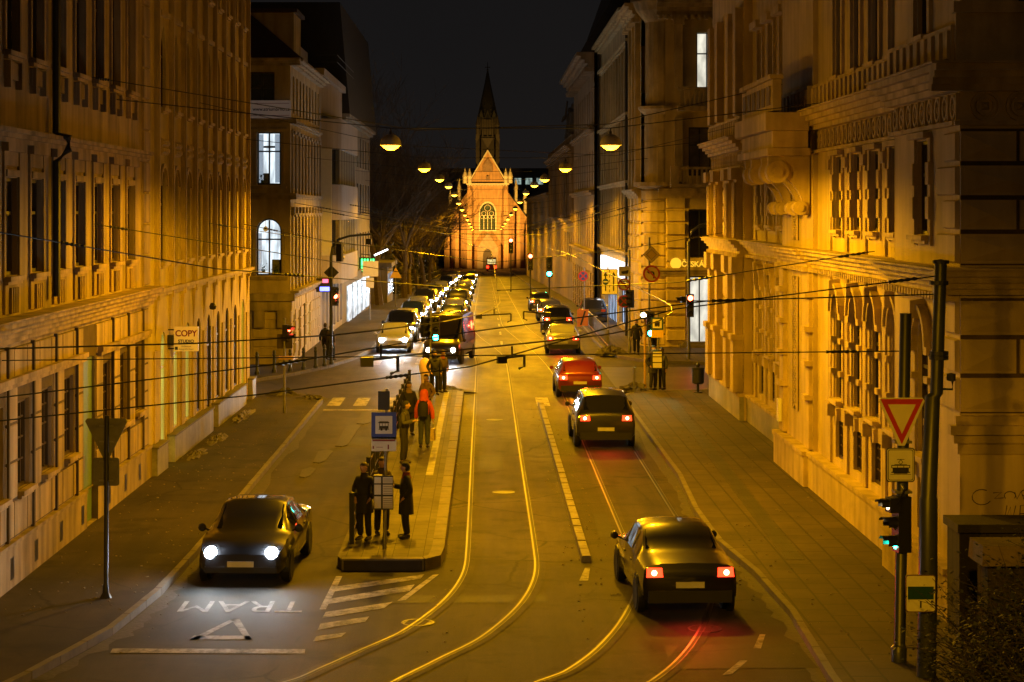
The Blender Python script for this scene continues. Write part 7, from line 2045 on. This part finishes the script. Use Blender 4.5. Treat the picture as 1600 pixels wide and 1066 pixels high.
# outbound queue, seen from behind
put('saloon', P_BLK, 'black saloon with glowing tail lamps, last in the outbound queue below the bridge', 3.62, 37.2, 3, 'tail', G1)
put('suv', P_DGY, 'dark grey estate car with glowing tail lamps at the far end of the lane divider', 3.75, 62.0, 1, 'tail', G1)
put('hatchback', P_RED, 'dark red hatchback on the junction, tail lamps lit', 3.75, 78.0, 1, 'tail', G1)
put('saloon', P_SLV, 'silver saloon leaving the junction by the guard railing, tail lamps lit', 4.1, 101.5, -1, 'tail', G1)
put('suv', P_BLK, 'black estate car beyond the silver saloon, tail lamps lit', 4.4, 117, 0, 'tail', G1)
put('hatchback', P_GRY, 'grey hatchback passing the parked car, tail lamps lit', 4.5, 133, 0, 'tail', G1)
put('saloon', P_BLK, 'black saloon far down the outbound lane, tail lamps lit', 4.4, 152, 0, 'tail', G1)
put('suv', P_BLK, 'black estate car parked at the kerb before the blue-white shop', 7.25, 128.5, -2, 'off', None)
# oncoming traffic
put('saloon', P_DGY, 'dark saloon waiting with headlamps on at the painted stop line by the copy shop kerb', -4.72, 40.0, 178, 'head', G2)
put('van', P_YEL, 'dark van with dazzling headlamps turning on the junction behind the green island signal', -1.75, 95.2, 172, 'head', G2, 'van')
rowA = [101.8, 110, 118.5, 128, 139, 152, 168, 187, 210, 240, 278, 320]
rowB = [112, 122, 134, 148, 166, 188, 216, 250, 290, 335]
kinds = [('hatchback', P_SLV), ('suv', P_BLK), ('saloon', P_WHT), ('hatchback', P_BLU)]
cn = {'silver_car_paint': 'silver', 'black_car_paint': 'black', 'white_car_paint': 'white', 'dark_blue_car_paint': 'dark blue'}; kn = {'hatchback': 'hatchback', 'suv': 'estate car', 'saloon': 'saloon'}
for k, y in enumerate(rowA):
    a, pm = kinds[k % 4]; put(a, pm, f'{cn[pm.name]} {kn[a]} with headlamps on, {ORD[k]} from the crossing in the kerbside oncoming lane', -4.75, y, 180, 'head', G2)
for k, y in enumerate(rowB):
    a, pm = kinds[(k + 2) % 4]; put(a, pm, f'{cn[pm.name]} {kn[a]} with headlamps on, {ORD[k]} from the crossing in the track-side oncoming lane', -2.3 + .25, y, 180, 'head', G2)
for o in [q for q in col.objects if q.name.startswith('van')] + [q for q in col.objects if q.get('label', '').startswith(('silver hatchback with headlamps on, first', 'dark saloon waiting'))]:
    for ch in o.children:
        if ch.name.startswith('beam'): ch.data = ch.data.copy(); ch.data.energy = 1100 if o.name.startswith('van') else (45 if 'dark' in o['label'] else 500); ch.rotation_euler.x = R(78)
# far bus seen from behind
bu = thing('bus', 'small yellow and red bus with two red tail lamps far down the street', 'bus', (1.7, 470, gz(470)))
z = gz(470)
d = MB(); d.taper(.45, 2.95, 466, 476, z + .5, z + 3.3, .08); d.build('body', mat('bus_paint', (.45, .12, .05), .4), bu)
d = MB(); d.box(.7, 2.7, 465.95, 465.99, z + 1.9, z + 3.0); d.build('rear_window', mat_litroom('bus_interior', (1, .8, .3), 1.2, (1, 1, 1), .4), bu)
for x in (.75, 2.65):
    d = MB(); d.lathe([(0, -.05), (.32, -.05), (.32, .05)], (x, 465.93, z + 1.15), 12, 'y'); d.build('tail_light', M_TAIL, bu)
    d = MB(); d.lathe([(.5, -.2), (.5, .2)], (x, 468, z + .5), 14, 'x'); d.build('wheel', M_RUBBER, bu)
# ================================================================== OVERHEAD WIRES
MT = (7.13, 30.0)
span_wire([(XL, 36.5, 4.56), (6.79, 31.0, 5.14)], 'thin level wire from the ochre block to the green signal post', .010, ins=((.94, .5),))
span_wire([(XL, 29.5, 4.0), (-3.57, 30, 4.53), (-.22, 30, 4.97), (2.98, 30, 5.87), (MT[0] - .1, 30, 6.38)], 'thick tram wire rising to the top of the steel mast', .011, ins=((.97, .45), (.48, .35)))
span_wire([(XL, 29.8, 4.3), (-3.2, 31, 4.95), (-.3, 32.5, 5.35), (3.7, 32, 5.9), (MT[0] - .1, 30, 6.1)], 'thick tram wire just below the one rising to the mast top', .011, ins=((.36, .5), (.8, .6)))
span_wire([(XL, 44.5, 10.52), (-1.8, 51, 9.55), (3.4, 53, 9.8), (8.7, 56, 11.1)], 'thin slack wire high between the ochre block and the palace balcony', .012, ins=((.02, .3),))
span_wire([(XL, 36.4, 7.0), (-5.6, 40, 6.2), (-.45, 47, 5.5)], 'wire with two black insulators dropping from the ochre block', .013, ins=((.12, .55), (.55, .6)))
span_wire([(XL, 45, 7.1), (-2.1, 55, 5.6), (.3, 60, 5.5)], 'wire with a black insulator at the end of the ochre block', .012, ins=((.05, .6),))
span_wire([(XL, 63.9, 7.0), (-5.5, 75, 6.1), (.3, 85, 5.6)], 'wire with a black insulator from the yellow ribbed wall', .012, ins=((.05, .7),))
span_wire([(8.8, 43.2, 6.5), (4.5, 44.5, 5.75), (.3, 46, 5.5)], 'wire with two black insulators from the palace first floor', .012, ins=((.06, .6), (.45, .6)))
span_wire([(9.0, 72, 6.6), (5, 70, 6.0), (.3, 69, 5.55), (-6, 72, 6.3), (XL, 73.5, 6.9)], 'span wire across the street over the zebra crossing', .012, ins=((.06, .6), (.94, .6)))
span_wire([(9.0, 64, 10.4), (4.5, 66, 9.3), (-3, 64, 9.6), (XL, 62, 10.9)], 'high slack wire from the palace balcony to the yellow ribbed wall', .010)
for k, (y, z, a) in enumerate(((93, 7.2, 3), (103, 6.9, -2), (114, 7.4, 4), (126, 7.0, -3), (140, 7.2, 3), (158, 7.2, 2), (180, 7.1, -3), (205, 7.2, 3), (235, 7.1, 2), (270, 7.1, -2), (310, 7.2, 2))):
    zz = z + gz(y)
    span_wire([(XL, y, zz + .6), (-2, y + a, zz - .7), (3, y + a, zz - .75), (8.4, y + 2*a, zz + .7)], f'{ORD[k]} span wire across the street beyond the junction', .014, ins=((.08, .7), (.92, .7)), group='span wires beyond the junction')
    t = None
span_wire([(-16, 24, 5.4)] + [(p[0] + .73, p[1], 5.45 + gz(p[1])) for p in inb[2:]], 'tram contact wire hanging above the inbound rails', .012)
span_wire([(-1.5, 26, 5.4)] + [(p[0] - .73, p[1], 5.45 + gz(p[1])) for p in outr[2:]], 'tram contact wire hanging above the outbound rails', .012)
def hardware(x, y, z, ln, rz, label):
    t = thing('wire_switch', label, 'wire fitting', (x, y, z), 'tram wire fittings', R(rz))
    d = MB(); d.tube([(-ln/2, 0, 0), (ln/2, 0, .05)], .024, 6); d.tube([(ln/2, 0, .05), (ln/2, 0, -.18), (ln/2 - .12, 0, -.22)], .028, 6); d.box(-ln/2 - .05, -ln/2 + .15, -.05, .05, -.1, .05); d.build('arm', M_BLACK, t, loc=(0, 0, 0))
    d = MB(); d.tube([(0, 0, .02), (0, 0, .25)], .02, 6); d.build('hanger', M_BLACK, t, loc=(0, 0, 0))
hardware(px2x(772, 62), 62, py2z(493, 62) , 1.1, 8, 'long black arm of a tram wire switch over the inbound track')
hardware(px2x(838, 60), 60, py2z(490, 60), .9, 150, 'bent black arm of a tram wire switch over the outbound lane')
hardware(px2x(800, 40), 40, py2z(560, 40), .55, 20, 'black tram wire clamp low over the junction track')
hardware(px2x(595, 30.6), 30.6, py2z(563, 30.6), .55, 12, 'black tram wire clamp over the bus lane')
# ---- bush and bank by the bridge steps
mb = MB()
bank = []
nx, ny = 22, 22
for i in range(nx + 1):
    for j in range(ny + 1):
        x = 6.0 + 16 * i / nx; y = 12 + 17.5 * j / ny
        h = max(0, min(1, (x - 6.1) / 2.5)) * max(0, min(1, (29.8 - y) / 6.5)) * 2.5 + random.uniform(-.06, .06)
        bank.append(mb.vert((x, y, h + .11)))
for i in range(nx):
    for j in range(ny): a = i*(ny+1) + j; mb.fidx([bank[a], bank[a+ny+1], bank[a+ny+2], bank[a+1]])
tag(mb.build('bank', M_DIRT, smooth=True), kind='structure')
M_TWIG = mat('dark_twig', (.03, .022, .014), .8, 0, .4, 9); M_LEAFD = mat('dark_leaf', (.022, .026, .012), .7, 0, .5, 3)
bush = thing('bush', 'dark straggly bush with a few hanging leaves beside the steel mast', 'bush', (8.6, 27.4, .4))
T, Lf = MB(), MB(); rnd = random.Random(9)
for k in range(1000):
    x0, y0 = rnd.uniform(7.0, 10.6), rnd.uniform(24.6, 28.7); z0 = max(0, min(1, (x0 - 6.1)/2.5)) * max(0, min(1, (29.8 - y0)/6.5)) * 2.5 + .05
    p = Vector((x0, y0, z0)); d_ = Vector((rnd.gauss(-.15, .45), rnd.gauss(0, .4), 1)).normalized(); pts = [p]
    ln = rnd.uniform(.7, 2.2) * (.75 if x0 < 7.6 else 1)
    for j in range(5):
        d_ = (d_ + Vector((rnd.uniform(-.25, .2), rnd.uniform(-.2, .2), rnd.uniform(-.3, .05)))).normalized(); pts.append(pts[-1] + d_ * ln / 5)
        for q in range(5):
            c = pts[-1] + Vector((rnd.gauss(0, .09), rnd.gauss(0, .09), rnd.gauss(0, .09))); a = rnd.uniform(0, 6.28); s = rnd.uniform(.02, .045); u = Vector((math.cos(a), math.sin(a), rnd.uniform(-.6, .6))) * s; v = Vector((-math.sin(a), math.cos(a), rnd.uniform(-.8, .8))) * s * .6
            Lf.face([c - u, c - v, c + u, c + v])
    T.tube(pts, [.010, .009, .008, .007, .005, .003], 4, cap=False)
T.build('twig', M_TWIG, bush, recalc=False); Lf.build('leaf', M_LEAFD, bush, recalc=False)
